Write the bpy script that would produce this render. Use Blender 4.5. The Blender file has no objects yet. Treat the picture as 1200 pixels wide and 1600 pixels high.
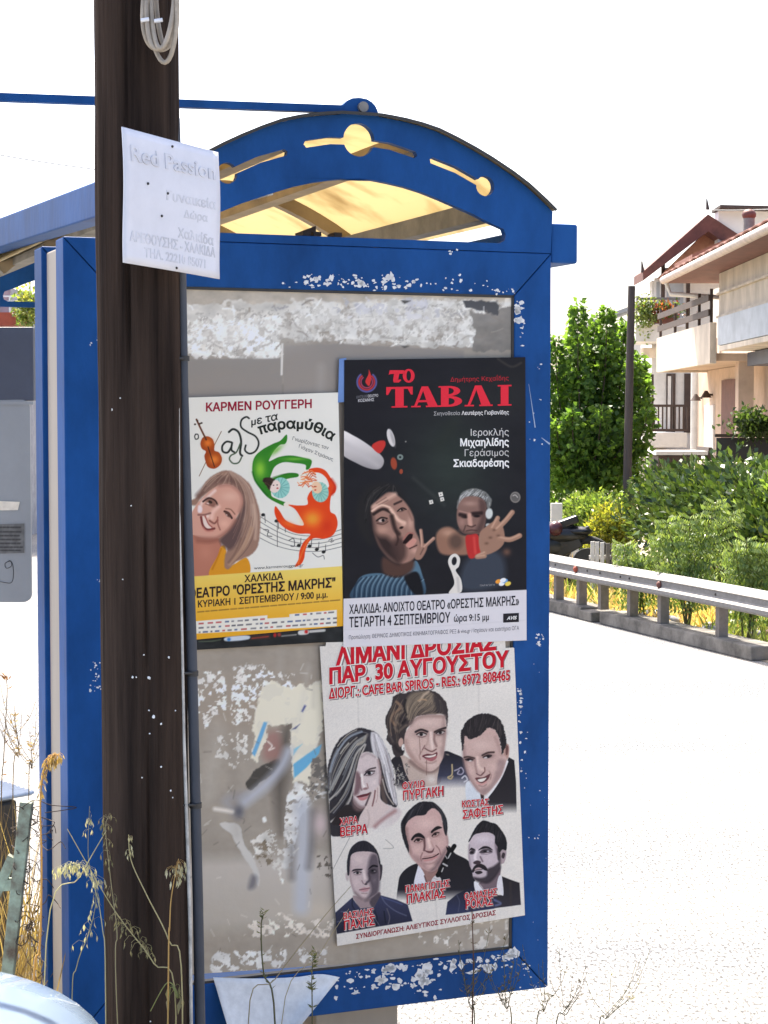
import bpy, math, random
import numpy as np
from mathutils import Vector, Matrix
from mathutils.geometry import tessellate_polygon, delaunay_2d_cdt

random.seed(7); RNG = np.random.default_rng(7)
scn = bpy.context.scene
COL = scn.collection

# ------------------------------------------------------------------ camera
FPX, EYE, HORIZON = 2900.0, 2.05, 655.0            # focal length and horizon in photo pixels, eye height in metres
PITCH = math.atan((800 - HORIZON) / FPX)
cam_d = bpy.data.cameras.new('camera'); cam = bpy.data.objects.new('camera', cam_d); COL.objects.link(cam)
cam_d.sensor_fit = 'VERTICAL'; cam_d.sensor_height = 36; cam_d.sensor_width = 27
cam_d.lens = FPX / 1600 * 36; cam_d.clip_start = 0.05; cam_d.clip_end = 2000
cam.location = (0, 0, EYE); cam.rotation_euler = (math.pi / 2 - PITCH, 0, 0)
scn.camera = cam

# ------------------------------------------------------------------ light
SUN_EL, SUN_AZ = 58.0, -19.0                        # azimuth from +Y, negative = to the left
sdir = Vector((math.sin(math.radians(SUN_AZ)) * math.cos(math.radians(SUN_EL)),
               math.cos(math.radians(SUN_AZ)) * math.cos(math.radians(SUN_EL)), math.sin(math.radians(SUN_EL))))
sun_d = bpy.data.lights.new('sun', 'SUN'); sun_d.energy = 4.6; sun_d.angle = math.radians(0.53); sun_d.color = (1, .93, .82)
sun = bpy.data.objects.new('sun', sun_d); COL.objects.link(sun)
sun.rotation_euler = (-sdir).to_track_quat('-Z', 'Y').to_euler()
world = bpy.data.worlds.new('World'); scn.world = world; world.use_nodes = True
nt = world.node_tree; bg = nt.nodes['Background']
sky = nt.nodes.new('ShaderNodeTexSky'); sky.sky_type = 'NISHITA'; sky.sun_disc = False
sky.sun_elevation = math.radians(SUN_EL); sky.sun_rotation = math.radians(SUN_AZ)
sky.air_density = .8; sky.dust_density = 4.5; sky.ozone_density = .6
nt.links.new(sky.outputs[0], bg.inputs[0]); bg.inputs[1].default_value = 0.15
vs = scn.view_settings; vs.view_transform = 'Standard'; vs.look = 'None'; vs.gamma = 1; vs.use_curve_mapping = False
vs.exposure = 1.70
scn.cycles.max_bounces = 10; scn.cycles.transparent_max_bounces = 12

# ------------------------------------------------------------------ projection helpers
CP = np.array([0, 0, EYE])
FWD = np.array([0, math.cos(PITCH), -math.sin(PITCH)]); UPV = np.array([0, math.sin(PITCH), math.cos(PITCH)]); RGT = np.array([1., 0, 0])
def ray(x, y):
    x = np.asarray(x, float)[..., None]; y = np.asarray(y, float)[..., None]
    return FWD + (x - 600) / FPX * RGT + (800 - y) / FPX * UPV
def at(x, y, Y):
    r = ray(x, y); return CP + r * (Y / r[1])
def ground(x, y, z=0.0):
    r = ray(x, y); return CP + r * ((z - EYE) / r[2])
PHI = math.radians(21.3)
DV = np.array([math.cos(PHI), math.sin(PHI), 0]); NV = np.array([math.sin(PHI), -math.cos(PHI), 0])
AV = at(480, HORIZON, 4.4); AV[2] = 0
def W(s, z, off=0.0):
    s = np.asarray(s, float); z = np.asarray(z, float); off = np.asarray(off, float)
    s, z, off = np.broadcast_arrays(s, z, off)
    return AV + DV * s[..., None] + NV * off[..., None] + np.array([0, 0, 1.]) * z[..., None]
def SZ(x, y, off=0.0):
    r = ray(x, y); t = (np.dot(AV - CP, NV) + off) / (r @ NV)
    X = CP + r * t[..., None]
    return (X - AV) @ DV, X[..., 2]
def sz(x, y): a, b = SZ(x, y); return float(a), float(b)

# ------------------------------------------------------------------ noise
def _hash(ix, iy, seed):
    n = (ix * 374761393 + iy * 668265263 + seed * 1442695041) & 0x7fffffff
    n = ((n ^ (n >> 13)) * 1274126177) & 0x7fffffff
    return ((n ^ (n >> 16)) & 0xffff) / 65535.0
def vnoise(x, y, seed=0):
    x = np.asarray(x, float); y = np.asarray(y, float)
    ix = np.floor(x).astype(np.int64); iy = np.floor(y).astype(np.int64); fx = x - ix; fy = y - iy
    fx = fx * fx * (3 - 2 * fx); fy = fy * fy * (3 - 2 * fy)
    a = _hash(ix, iy, seed); b = _hash(ix + 1, iy, seed); c = _hash(ix, iy + 1, seed); d = _hash(ix + 1, iy + 1, seed)
    return (a * (1 - fx) + b * fx) * (1 - fy) + (c * (1 - fx) + d * fx) * fy
def fbm(x, y, seed=0, octv=4):
    r = 0; a = .5; t = 0
    for i in range(octv):
        r = r + a * vnoise(x * 2 ** i, y * 2 ** i, seed + i * 17); t += a; a *= .55
    return r / t

# ------------------------------------------------------------------ objects, names, labels
def tag(o, label=None, cat=None, group=None, kind=None):
    if label: o['label'] = label
    if cat: o['category'] = cat
    if group: o['group'] = group
    if kind: o['kind'] = kind
    return o
def thing(name, label, cat, loc=(0, 0, 0), group=None, kind=None):
    o = bpy.data.objects.new(name, None); COL.objects.link(o); o.location = loc; o.empty_display_size = .1
    return tag(o, label, cat, group, kind)
def origin(o):
    v = Vector((0, 0, 0))
    while o is not None: v += o.location; o = o.parent
    return v
def lin(c):
    c = np.asarray(c, float) / 255.0
    return np.where(c <= .04045, c / 12.92, ((c + .055) / 1.055) ** 2.4)
class MB:
    """collects shapes in world coordinates; build() links them as one mesh object"""
    def __init__(self): self.v = []; self.f = []; self.sm = []; self.c = []; self.mi = []; self.cur = (1, 1, 1); self.m = 0
    def add(self, vs, fs, smooth=False, col=None):
        b = len(self.v); self.v.extend([tuple(map(float, p)) for p in vs]); self.f.extend([tuple(b + i for i in f) for f in fs])
        self.sm.extend([smooth] * len(fs)); self.c.extend([tuple(col or self.cur)] * len(vs)); self.mi.extend([self.m] * len(fs)); return self
    def hexa(self, p):                      # 8 points: bottom loop 4, top loop 4
        return self.add(p, [(3, 2, 1, 0), (4, 5, 6, 7), (0, 1, 5, 4), (1, 2, 6, 5), (2, 3, 7, 6), (3, 0, 4, 7)])
    def box(self, x0, x1, y0, y1, z0, z1):
        return self.hexa([(x0, y0, z0), (x1, y0, z0), (x1, y1, z0), (x0, y1, z0), (x0, y0, z1), (x1, y0, z1), (x1, y1, z1), (x0, y1, z1)])
    def lbox(self, s0, s1, z0, z1, o0, o1):  # a box in the shelter's own axes, o0 < o1 (o1 towards the camera)
        q = [(s0, o1), (s1, o1), (s1, o0), (s0, o0)]
        return self.hexa([W(s, z0, o) for s, o in q] + [W(s, z1, o) for s, o in q])
    def beam(self, a, b, w, h, up=(0, 0, 1)):
        a = Vector(a); b = Vector(b); t = (b - a).normalized(); up = Vector(up); x = t.cross(up).normalized(); u = x.cross(t)
        P = []
        for c in (a, b): P.append([c - x * w / 2 - u * h / 2, c + x * w / 2 - u * h / 2, c + x * w / 2 + u * h / 2, c - x * w / 2 + u * h / 2])
        return self.add(P[0] + P[1], [(0, 1, 2, 3), (7, 6, 5, 4), (0, 4, 5, 1), (1, 5, 6, 2), (2, 6, 7, 3), (3, 7, 4, 0)])
    def tube(self, pts, r, seg=8, col=None, cap=True):
        pts = [Vector(p) for p in pts]; n = len(pts); r = r if hasattr(r, '__len__') else [r] * n
        vs = []; fs = []; prev = None
        for i, p in enumerate(pts):
            t = (pts[min(i + 1, n - 1)] - pts[max(i - 1, 0)]).normalized()
            if prev is None: prev = t.orthogonal().normalized()
            x = (prev - t * prev.dot(t)); x = x.normalized() if x.length > 1e-6 else t.orthogonal().normalized(); prev = x; y = t.cross(x)
            for k in range(seg):
                a = 2 * math.pi * k / seg; vs.append(p + (x * math.cos(a) + y * math.sin(a)) * r[i])
        for i in range(n - 1):
            for k in range(seg):
                k2 = (k + 1) % seg; fs.append((i * seg + k, i * seg + k2, (i + 1) * seg + k2, (i + 1) * seg + k))
        self.add(vs, fs, True, col)
        if cap:
            self.add(vs[:seg], [tuple(range(seg))[::-1]], False, col); self.add(vs[-seg:], [tuple(range(seg))], False, col)
        return self
    def ball(self, c, r, seg=14, rings=9, col=None, ax=None):
        rx, ry, rz = r if hasattr(r, '__len__') else (r, r, r); vs = []; fs = []
        for i in range(rings + 1):
            th = math.pi * i / rings
            for k in range(seg):
                a = 2 * math.pi * k / seg
                p = Vector((rx * math.sin(th) * math.cos(a), ry * math.sin(th) * math.sin(a), rz * math.cos(th)))
                if ax is not None: p = ax @ p
                vs.append(Vector(c) + p)
        for i in range(rings):
            for k in range(seg):
                k2 = (k + 1) % seg; fs.append((i * seg + k, (i + 1) * seg + k, (i + 1) * seg + k2, i * seg + k2))
        return self.add(vs, fs, True, col)
    def plate(self, outer, holes, fn, o0, o1):
        """flat plate with holes; outline in 2-D, fn(a, b, off) -> world"""
        loops = [outer] + list(holes)
        fl = [p for l in loops for p in l]
        tris = tessellate_polygon([[Vector((p[0], p[1], 0)) for p in l] for l in loops])
        front = [fn(p[0], p[1], o1) for p in fl]; back = [fn(p[0], p[1], o0) for p in fl]; n = len(fl)
        fs = []
        for t in tris:
            a, b, c = [fl[i] for i in t]
            ccw = (b[0] - a[0]) * (c[1] - a[1]) - (b[1] - a[1]) * (c[0] - a[0]) > 0
            t = tuple(t) if ccw else tuple(t)[::-1]
            fs.append(t); fs.append(tuple(n + i for i in t[::-1]))
        b0 = 0
        for l in loops:
            m = len(l)
            area = sum(l[i][0] * l[(i + 1) % m][1] - l[(i + 1) % m][0] * l[i][1] for i in range(m))
            for i in range(m):
                a, b = b0 + i, b0 + (i + 1) % m
                q = (a, n + a, n + b, b)
                if (area > 0) != (l is outer): q = q[::-1]
                fs.append(q)
            b0 += m
        return self.add(front + back, fs)
    def build(self, name, mats, parent=None, color=False, bevel=0):
        me = bpy.data.meshes.new(name); og = origin(parent)
        me.from_pydata([(x - og.x, y - og.y, z - og.z) for x, y, z in self.v], [], self.f)
        mats = mats if isinstance(mats, (list, tuple)) else [mats]
        for m in mats: me.materials.append(m)
        me.polygons.foreach_set('use_smooth', self.sm)
        if len(mats) > 1: me.polygons.foreach_set('material_index', self.mi)
        if color:
            at_ = me.color_attributes.new('Col', 'FLOAT_COLOR', 'POINT')
            a = np.ones((len(self.v), 4), np.float32); a[:, :3] = np.array(self.c); at_.data.foreach_set('color', a.ravel())
        me.update()
        o = bpy.data.objects.new(name, me); COL.objects.link(o)
        if parent is not None: o.parent = parent
        if bevel:
            b = o.modifiers.new('bevel', 'BEVEL'); b.width = bevel; b.segments = 2; b.limit_method = 'ANGLE'
        return o

# ------------------------------------------------------------------ materials
def new_mat(name):
    m = bpy.data.materials.new(name); m.use_nodes = True; n = m.node_tree
    return m, n, n.nodes['Principled BSDF'], n.links.new
def mat(name, col, rough=.6, metal=0, nscale=6, namt=.25, bump=0, bscale=40, attr=False, col2=None, spec=.5, coat=0, stretch=(1, 1, 1)):
    """principled with a mottled base colour (two noises) and optional bump; col is linear albedo"""
    m, n, p, L = new_mat(name)
    tc = n.nodes.new('ShaderNodeTexCoord'); mp = n.nodes.new('ShaderNodeMapping'); mp.inputs['Scale'].default_value = stretch
    L(tc.outputs['Object'], mp.inputs[0])
    a = n.nodes.new('ShaderNodeTexNoise'); a.inputs['Scale'].default_value = nscale; a.inputs['Detail'].default_value = 8; a.inputs['Roughness'].default_value = .65
    L(mp.outputs[0], a.inputs['Vector'])
    r = n.nodes.new('ShaderNodeValToRGB'); r.color_ramp.elements[0].position = .32; r.color_ramp.elements[1].position = .68
    c = np.array(col, float); c2 = np.array(col2, float) if col2 is not None else c * (1 - namt)
    r.color_ramp.elements[0].color = (*c2, 1); r.color_ramp.elements[1].color = (*(c if col2 is not None else np.minimum(c * (1 + namt * .6), .95)), 1)
    L(a.outputs['Fac'], r.inputs[0])
    src = r.outputs[0]
    if attr:
        at_ = n.nodes.new('ShaderNodeAttribute'); at_.attribute_name = 'Col'
        mx = n.nodes.new('ShaderNodeMix'); mx.data_type = 'RGBA'; mx.blend_type = 'MULTIPLY'; mx.inputs[0].default_value = 1
        L(at_.outputs['Color'], mx.inputs[6]); L(src, mx.inputs[7]); src = mx.outputs[2]
    L(src, p.inputs['Base Color'])
    p.inputs['Roughness'].default_value = rough; p.inputs['Metallic'].default_value = metal
    p.inputs['Specular IOR Level'].default_value = spec; p.inputs['Coat Weight'].default_value = coat
    if bump:
        b = n.nodes.new('ShaderNodeTexNoise'); b.inputs['Scale'].default_value = bscale; b.inputs['Detail'].default_value = 6
        L(mp.outputs[0], b.inputs['Vector'])
        bp = n.nodes.new('ShaderNodeBump'); bp.inputs['Strength'].default_value = bump; bp.inputs['Distance'].default_value = .01
        L(b.outputs['Fac'], bp.inputs['Height']); L(bp.outputs[0], p.inputs['Normal'])
    return m
def print_mat(name, rough=.55, bump=.15, spec=.12):
    m, n, p, L = new_mat(name)
    at_ = n.nodes.new('ShaderNodeAttribute'); at_.attribute_name = 'Col'; L(at_.outputs['Color'], p.inputs['Base Color'])
    p.inputs['Roughness'].default_value = rough; p.inputs['Specular IOR Level'].default_value = spec
    tc = n.nodes.new('ShaderNodeTexCoord'); b = n.nodes.new('ShaderNodeTexNoise'); b.inputs['Scale'].default_value = 22; b.inputs['Detail'].default_value = 5
    L(tc.outputs['Object'], b.inputs['Vector'])
    bp = n.nodes.new('ShaderNodeBump'); bp.inputs['Strength'].default_value = bump; bp.inputs['Distance'].default_value = .006
    L(b.outputs['Fac'], bp.inputs['Height']); L(bp.outputs[0], p.inputs['Normal'])
    return m
def leaf_mat(name, trans=.45, rough=.45):
    m, n, p, L = new_mat(name)
    at_ = n.nodes.new('ShaderNodeAttribute'); at_.attribute_name = 'Col'
    L(at_.outputs['Color'], p.inputs['Base Color']); p.inputs['Roughness'].default_value = rough; p.inputs['Specular IOR Level'].default_value = .4
    tr = n.nodes.new('ShaderNodeBsdfTranslucent')
    mx2 = n.nodes.new('ShaderNodeMix'); mx2.data_type = 'RGBA'; mx2.blend_type = 'MULTIPLY'; mx2.inputs[0].default_value = 1; mx2.inputs[7].default_value = (1.5, 1.5, .6, 1)
    L(at_.outputs['Color'], mx2.inputs[6]); L(mx2.outputs[2], tr.inputs[0])
    mx = n.nodes.new('ShaderNodeMixShader'); mx.inputs[0].default_value = trans
    L(p.outputs[0], mx.inputs[1]); L(tr.outputs[0], mx.inputs[2]); L(mx.outputs[0], n.nodes['Material Output'].inputs[0])
    return m
M = {}
M['blue'] = mat('blue paint', (.012, .070, .235), .5, nscale=5, namt=.34, bump=.1, bscale=40, spec=.09, stretch=(1, 1, .5))
M['blue_worn'] = mat('worn blue paint', (.055, .15, .40), .5, nscale=14, namt=.3, bump=.06, bscale=60)
M['alu'] = mat('beige aluminium', (.36, .32, .275), .6, .05, nscale=5, namt=.15, stretch=(1, 1, .15))
M['dark'] = mat('dark metal', (.03, .028, .026), .6)
M['steel'] = mat('galvanised steel', (.21, .20, .19), .6, .15, nscale=20, namt=.2, spec=.3)
M['postmetal'] = mat('dull painted steel', (.22, .19, .165), .7, .1, nscale=20, namt=.2, spec=.2)
M['wood'] = mat('creosoted wood', (.054, .036, .027), .85, nscale=7, namt=.55, col2=(.0085, .0058, .005), bump=.8, bscale=30, stretch=(3, 3, .12), spec=.08)
M['conduit'] = mat('grey plastic pipe', (.06, .066, .08), .5, namt=.2, spec=.2)
M['white'] = mat('white paint', (.74, .75, .78), .5, nscale=12, namt=.08, bump=.1, bscale=30)
M['paper'] = mat('torn paper', (.72, .72, .71), .8, nscale=40, namt=.15)
M['print'] = print_mat('printed paper')
M['panel'] = print_mat('scuffed panel', .3, .3, .5)
m, n, p, L = new_mat('sun bleached asphalt'); M['asphalt'] = m
tc = n.nodes.new('ShaderNodeTexCoord')
def _noise(scale, lo, hi, c0, c1, stretch=(1, 1, 1), detail=3, rough=.6):
    mp = n.nodes.new('ShaderNodeMapping'); mp.inputs['Scale'].default_value = stretch; L(tc.outputs['Object'], mp.inputs[0])
    a = n.nodes.new('ShaderNodeTexNoise'); a.inputs['Scale'].default_value = scale; a.inputs['Detail'].default_value = detail; a.inputs['Roughness'].default_value = rough; L(mp.outputs[0], a.inputs['Vector'])
    r = n.nodes.new('ShaderNodeValToRGB'); r.color_ramp.elements[0].position = lo; r.color_ramp.elements[1].position = hi; r.color_ramp.elements[0].color = (*c0, 1); r.color_ramp.elements[1].color = (*c1, 1); L(a.outputs['Fac'], r.inputs[0]); return r.outputs[0]
def _mul(x, y):
    q = n.nodes.new('ShaderNodeMix'); q.data_type = 'RGBA'; q.blend_type = 'MULTIPLY'; q.inputs[0].default_value = 1; L(x, q.inputs[6]); L(y, q.inputs[7]); return q.outputs[2]
speck = _noise(85, .38, .56, (.24, .24, .24), (1, 1, 1), (1, .45, 1), 3, .7)            # dark stones showing in the worn surface
tracks = _noise(.55, .40, .62, (.345, .328, .302), (.225, .228, .235), (.22, 1, 1), 6)     # paler and bluer wheel tracks
L(_mul(tracks, speck), p.inputs['Base Color']); p.inputs['Roughness'].default_value = .95; p.inputs['Specular IOR Level'].default_value = .1
M['soil'] = mat('dry soil', (.30, .25, .18), .95, nscale=9, namt=.5, bump=.6, bscale=50)
M['concrete'] = mat('weathered concrete', (.17, .155, .135), .9, nscale=5, namt=.6, bump=.4, bscale=30)
M['leaf'] = leaf_mat('leaf'); M['gloss_leaf'] = leaf_mat('glossy leaf', .14, .3); M['tree_leaf'] = leaf_mat('tree leaf', .55, .45); M['straw'] = leaf_mat('dry straw', .35, .7)
M['bark'] = mat('bark', (.09, .07, .05), .9, nscale=20, namt=.4)
M['black'] = mat('black plastic', (.012, .012, .014), .35, namt=.2)
M['rubber'] = mat('rubber', (.02, .02, .02), .8)
M['cable'] = mat('grimy beige cable', (.36, .31, .25), .6, nscale=25, namt=.35)
M['greenp'] = mat('flaking green paint', (.40, .49, .36), .6, nscale=16, col2=(.09, .045, .025), bump=.3)
M['rustwire'] = mat('rusty wire', (.05, .032, .024), .85)
M['car'] = mat('pale blue car paint', (.24, .31, .40), .25, .1, namt=.03, coat=.6)
M['glass'] = mat('dark glass', (.03, .035, .04), .08, namt=.1)
M['cream'] = mat('cream render', (.58, .51, .42), .85, nscale=2.5, namt=.3, stretch=(1, 1, .4))
M['peach'] = mat('peach render', (.54, .41, .31), .85, nscale=2, namt=.22)
M['beige'] = mat('beige render', (.48, .42, .34), .85, nscale=2, namt=.3, stretch=(1, 1, .4))
M['bluegrey'] = mat('blue grey render', (.42, .46, .50), .8, nscale=2, namt=.2)
M['tile'] = mat('red roof tile', (.22, .09, .065), .8, nscale=8, namt=.35)
M['redbrown'] = mat('red brown timber', (.13, .046, .034), .7, nscale=5, namt=.3)
M['brown'] = mat('dark brown timber', (.055, .035, .028), .7, nscale=5, namt=.3)
M['shutter'] = mat('white shutter', (.62, .61, .58), .6, namt=.1)
M['whitewall'] = mat('white render', (.72, .72, .72), .8, nscale=2, namt=.06)
M['grey'] = mat('grey sheet metal', (.25, .265, .28), .5, nscale=3, namt=.12)
M['slate'] = mat('slate blue paint', (.045, .055, .085), .5, nscale=4, namt=.2)
M['redslab'] = mat('orange red paint', (.36, .07, .035), .7)
# translucent roof sheet
m, n, p, L = new_mat('translucent roof sheet')
tc = n.nodes.new('ShaderNodeTexCoord'); a = n.nodes.new('ShaderNodeTexNoise'); a.inputs['Scale'].default_value = 5; a.inputs['Detail'].default_value = 7
L(tc.outputs['Object'], a.inputs['Vector']); r = n.nodes.new('ShaderNodeValToRGB')
r.color_ramp.elements[0].position = .25; r.color_ramp.elements[0].color = (.38, .30, .17, 1); r.color_ramp.elements[1].position = .5; r.color_ramp.elements[1].color = (.60, .52, .35, 1)
L(a.outputs['Fac'], r.inputs[0]); L(r.outputs[0], p.inputs['Base Color'])
tr = n.nodes.new('ShaderNodeBsdfTranslucent'); L(r.outputs[0], tr.inputs[0]); mx = n.nodes.new('ShaderNodeMixShader'); mx.inputs[0].default_value = .75
L(p.outputs[0], mx.inputs[1]); L(tr.outputs[0], mx.inputs[2]); L(mx.outputs[0], n.nodes['Material Output'].inputs[0]); M['roofsheet'] = m
M['dirty'] = mat('dirt caked sheet', (.20, .19, .165), .8, nscale=8, namt=.4)
M['goldrib'] = mat('sun bleached ochre beam', (.27, .205, .12), .7, nscale=6, namt=.3)

# ------------------------------------------------------------------ ground
def sheet(name, poly, z, m, kind='structure', label=None, fn=None):
    mb = MB(); tris = tessellate_polygon([[Vector((x, y, 0)) for x, y in poly]])
    fs = []
    for t in tris:
        a, b, c = [poly[i] for i in t]
        fs.append(t if (b[0] - a[0]) * (c[1] - a[1]) - (b[1] - a[1]) * (c[0] - a[0]) > 0 else t[::-1])
    mb.add([(x, y, z) for x, y in poly], fs); return tag(mb.build(name, m), label, kind=kind)
sheet('road', [(-400, -200), (400, -200), (400, 600), (-400, 600)], 0, M['asphalt'])
vg = [(-9, 1.2), (-3, .9), (1.3, 1.0), (1.5, 2.5), (1.2, 4.0), (.9, 4.8), (.5, 5.3), (-.3, 5.7), (-1.1, 5.8), (-1.9, 5.4), (-2.6, 5.2), (-9, 5.0)]
sheet('verge', vg, .004, M['soil'])
RA = np.array([1.77, 19.7]); RB = np.array([3.12, 15.64]); RD = (RA - RB) / np.linalg.norm(RA - RB); RN = np.array([-RD[1], RD[0]])
if RN[0] < 0: RN = -RN
def rl(t, off=0): p = RB + RD * t + RN * off; return float(p[0]), float(p[1])     # along the guard rail, off = behind it
sheet('roadside_ground', [rl(-14, .08), rl(60, .08), (60, 80), (60, 2)], .004, M['soil'])

mb = MB(); hx = np.linspace(-260, 260, 80); hz = 4.5 + 5 * fbm(hx / 60 + 9, hx * 0, 4, 4); V = []
for x, z in zip(hx, hz): V += [(x, 170 + abs(x) * .15, 0), (x, 190 + abs(x) * .15, z), (x, 260 + abs(x) * .15, z * 1.05)]
mb.add(V, [(3 * i + k, 3 * i + k + 3, 3 * i + k + 4, 3 * i + k + 1) for i in range(79) for k in range(2)], True)
tag(mb.build('hills', mat('far scrubby slope', (.16, .17, .11), .95, nscale=.25, namt=.5)), kind='structure')

# ------------------------------------------------------------------ bus shelter
S0, S1, Z0, Z1 = -.578, .641, .613, 2.460            # outer edges of the advert frame
I0, I1, J0, J1 = -.478, .541, .722, 2.355            # inner edges
base = W(.03, 0, -1.2)
shelter = thing('bus_shelter', 'blue bus shelter with an arched end plate over a pasted notice panel', 'bus shelter', base)
LEN = 2.7                                           # how far the shelter runs away from the camera
def frame(name, o0, o1):
    mb = MB(); g = .0012
    for q in ([(S0, Z0), (S1, Z0), (I1, J0), (I0, J0)], [(S1, Z0), (S1, Z1), (I1, J1), (I1, J0)], [(S1, Z1), (S0, Z1), (I0, J1), (I1, J1)], [(S0, Z1), (S0, Z0), (I0, J0), (I0, J1)]):
        c = np.mean(q, 0); q = [tuple(np.array(p) + (c - np.array(p)) / np.linalg.norm(c - np.array(p)) * g) for p in q]
        mb.hexa([W(s, z, o0) for s, z in q] + [W(s, z, o1) for s, z in q])
    return mb.build(name, M['blue'], shelter, bevel=.003)
frame('front_frame', -.085, 0.0)
frame('rear_frame', -.345, -.255)
mb = MB()
mb.lbox(S0 + .012, I0 + .01, Z0 + .02, Z1 - .015, -.254, -.086); mb.lbox(I1 - .01, S1 - .012, Z0 + .02, Z1 - .015, -.254, -.086)
mb.lbox(I0 + .011, I1 - .011, Z1 - .06, Z1 - .016, -.254, -.086); mb.lbox(I0 + .011, I1 - .011, Z0 + .021, Z0 + .06, -.254, -.086)
mb.build('box_side', M['alu'], shelter, bevel=.004)
mb = MB(); 
for s in (-.36, .17): mb.lbox(s - .11, s + .11, 0, Z0 - .002, -.22, -.12)
mb.build('support_leg', M['alu'], shelter, bevel=.004)
mb = MB()
for a, b, c, d in ((I0 - .004, I1 + .004, J1 - .006, J1 + .004), (I0 - .004, I1 + .004, J0 - .004, J0 + .006), (I0 - .004, I0 + .006, J0, J1), (I1 - .006, I1 + .004, J0, J1)):
    mb.lbox(a, b, c, d, -.02, -.0035)
mb.build('recess_shade_strip', M['dark'], shelter)  # dark strip in place of the shade along the recess edge

# arch plate (right half measured, mirrored about its crown)
SC = .134
def cz(x, y): return sz(300 + x / 1.9355, 120 + y / 1.9355)
right = [cz(*p) for p in [(1092, 408), (1060, 376), (1010, 330), (960, 292), (900, 252), (850, 222), (795, 192), (740, 165), (690, 148), (640, 135), (600, 127), (566, 121)]]
ring = [cz(*p) for p in [(563, 104), (556, 88), (545, 76), (530, 67), (510, 63)]]
half = right + ring
outer = [(S1 - .001, Z1 + .0015)] + half + [(2 * SC - s, z) for s, z in half[::-1]] + [(2 * SC - S1 + .001, Z1 + .0015)]
inr = [cz(*p) for p in [(930, 503), (946, 496), (950, 478), (944, 460), (900, 440), (850, 414), (800, 392), (750, 370), (700, 350), (650, 334), (600, 322), (550, 312), (505, 306)]]
hole = inr + [(2 * SC - s, z) for s, z in inr[::-1]]
def circ(c, r, n=20, a0=0, a1=2 * math.pi): return [(c[0] + r * math.cos(a0 + (a1 - a0) * i / n), c[1] + r * math.sin(a0 + (a1 - a0) * i / n)) for i in range(n)]
def slot_circle(cpx, rad, tips, w):
    """a keyhole: circle with one or two slots that follow the arch; tips are crop points at the slot centre line"""
    c = cz(*cpx); out = []
    dirs = []
    for tip in tips:
        t = np.array(cz(*tip)) - c; L_ = np.linalg.norm(t); t = t / L_; dirs.append((math.atan2(t[1], t[0]), L_, t))
    dirs.sort(key=lambda q: q[0]); hw = math.asin(w / 2 / rad)
    for i, (a, L_, t) in enumerate(dirs):
        nrm = np.array([-t[1], t[0]]); cc = np.array(c)
        sag = .006 * (L_ / .12) ** 2
        down = np.array([0, -1.]) * sag
        out += [tuple(cc + t * math.cos(hw) * rad - nrm * w / 2), tuple(cc + t * L_ * .55 - nrm * w / 2 - down * .5), tuple(cc + t * L_ - nrm * w / 2), tuple(cc + t * (L_ + w * .35)), tuple(cc + t * L_ + nrm * w / 2), tuple(cc + t * L_ * .55 + nrm * w / 2 - down * .5), tuple(cc + t * math.cos(hw) * rad + nrm * w / 2)]
        a2 = dirs[(i + 1) % len(dirs)][0]
        if i + 1 >= len(dirs): a2 += 2 * math.pi
        b0, b1 = a + hw, a2 - hw
        out += [(c[0] + rad * math.cos(b0 + (b1 - b0) * k / 18), c[1] + rad * math.sin(b0 + (b1 - b0) * k / 18)) for k in range(1, 18)]
    return out
holes = [hole, slot_circle((506, 190), .0395, [(345, 203), (676, 236)], .0165), slot_circle((888, 330), .0245, [(726, 252)], .0155)]
hl = slot_circle((888, 330), .0245, [(726, 252)], .0155)
holes.append([(2 * SC - s, z) for s, z in hl[::-1]])
mb = MB(); mb.plate(outer, holes, W, -.024, -.002); mb.build('arch_plate', M['blue'], shelter)
mb = MB(); mb.plate(outer, [hole], W, -LEN - .02, -LEN); mb.build('rear_arch_plate', M['blue'], shelter)
c = cz(516, 92); mb = MB(); mb.tube([W(c[0], c[1], -.03), W(c[0], c[1], .008)], .0125, 12); mb.build('bolt', M['steel'], shelter)
# vaulted sheet over the arch, with edge trim, purlins and cross ribs
prof = [p for p in right] + [(2 * SC - s, z) for s, z in right[::-1]]
cxm = np.array([SC, 2.0])
def offs(p, k): q = np.array(p) - cxm; return tuple(np.array(p) + q / np.linalg.norm(q) * k)
mb = MB()
N = len(prof)
for a, b in ((.002, .006),):
    P0 = [W(*offs(p, a), .012) for p in prof]; P1 = [W(*offs(p, a), -LEN - .06) for p in prof]
    Q0 = [W(*offs(p, b), .012) for p in prof]; Q1 = [W(*offs(p, b), -LEN - .06) for p in prof]
    fs = []
    for i in range(N - 1): fs += [(i, i + 1, N + i + 1, N + i), (2 * N + i, 3 * N + i, 3 * N + i + 1, 2 * N + i + 1), (i, 2 * N + i, 2 * N + i + 1, i + 1)]
    mb.add(P0 + P1 + Q0 + Q1, fs)
mb.build('roof_sheet', M['roofsheet'], shelter)
mb = MB(); P0 = [W(*offs(p, .0065), .016) for p in prof]; P1 = [W(*offs(p, .0065), -.03) for p in prof]
mb.add(P0 + P1, [(i, i + 1, N + i + 1, N + i) for i in range(N - 1)]); P0 = [W(*offs(p, -.001), .016) for p in prof]; P2 = [W(*offs(p, .0065), .016) for p in prof]
mb.add(P0 + P2, [(i, i + 1, N + i + 1, N + i) for i in range(N - 1)]); mb.build('roof_edge_trim', M['dark'], shelter)
def arc_pt(f):                                     # f 0..1 along the vault from right to left
    x = f * (N - 1); i = min(int(x), N - 2); t = x - i
    return np.array(prof[i]) * (1 - t) + np.array(prof[i + 1]) * t
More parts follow.
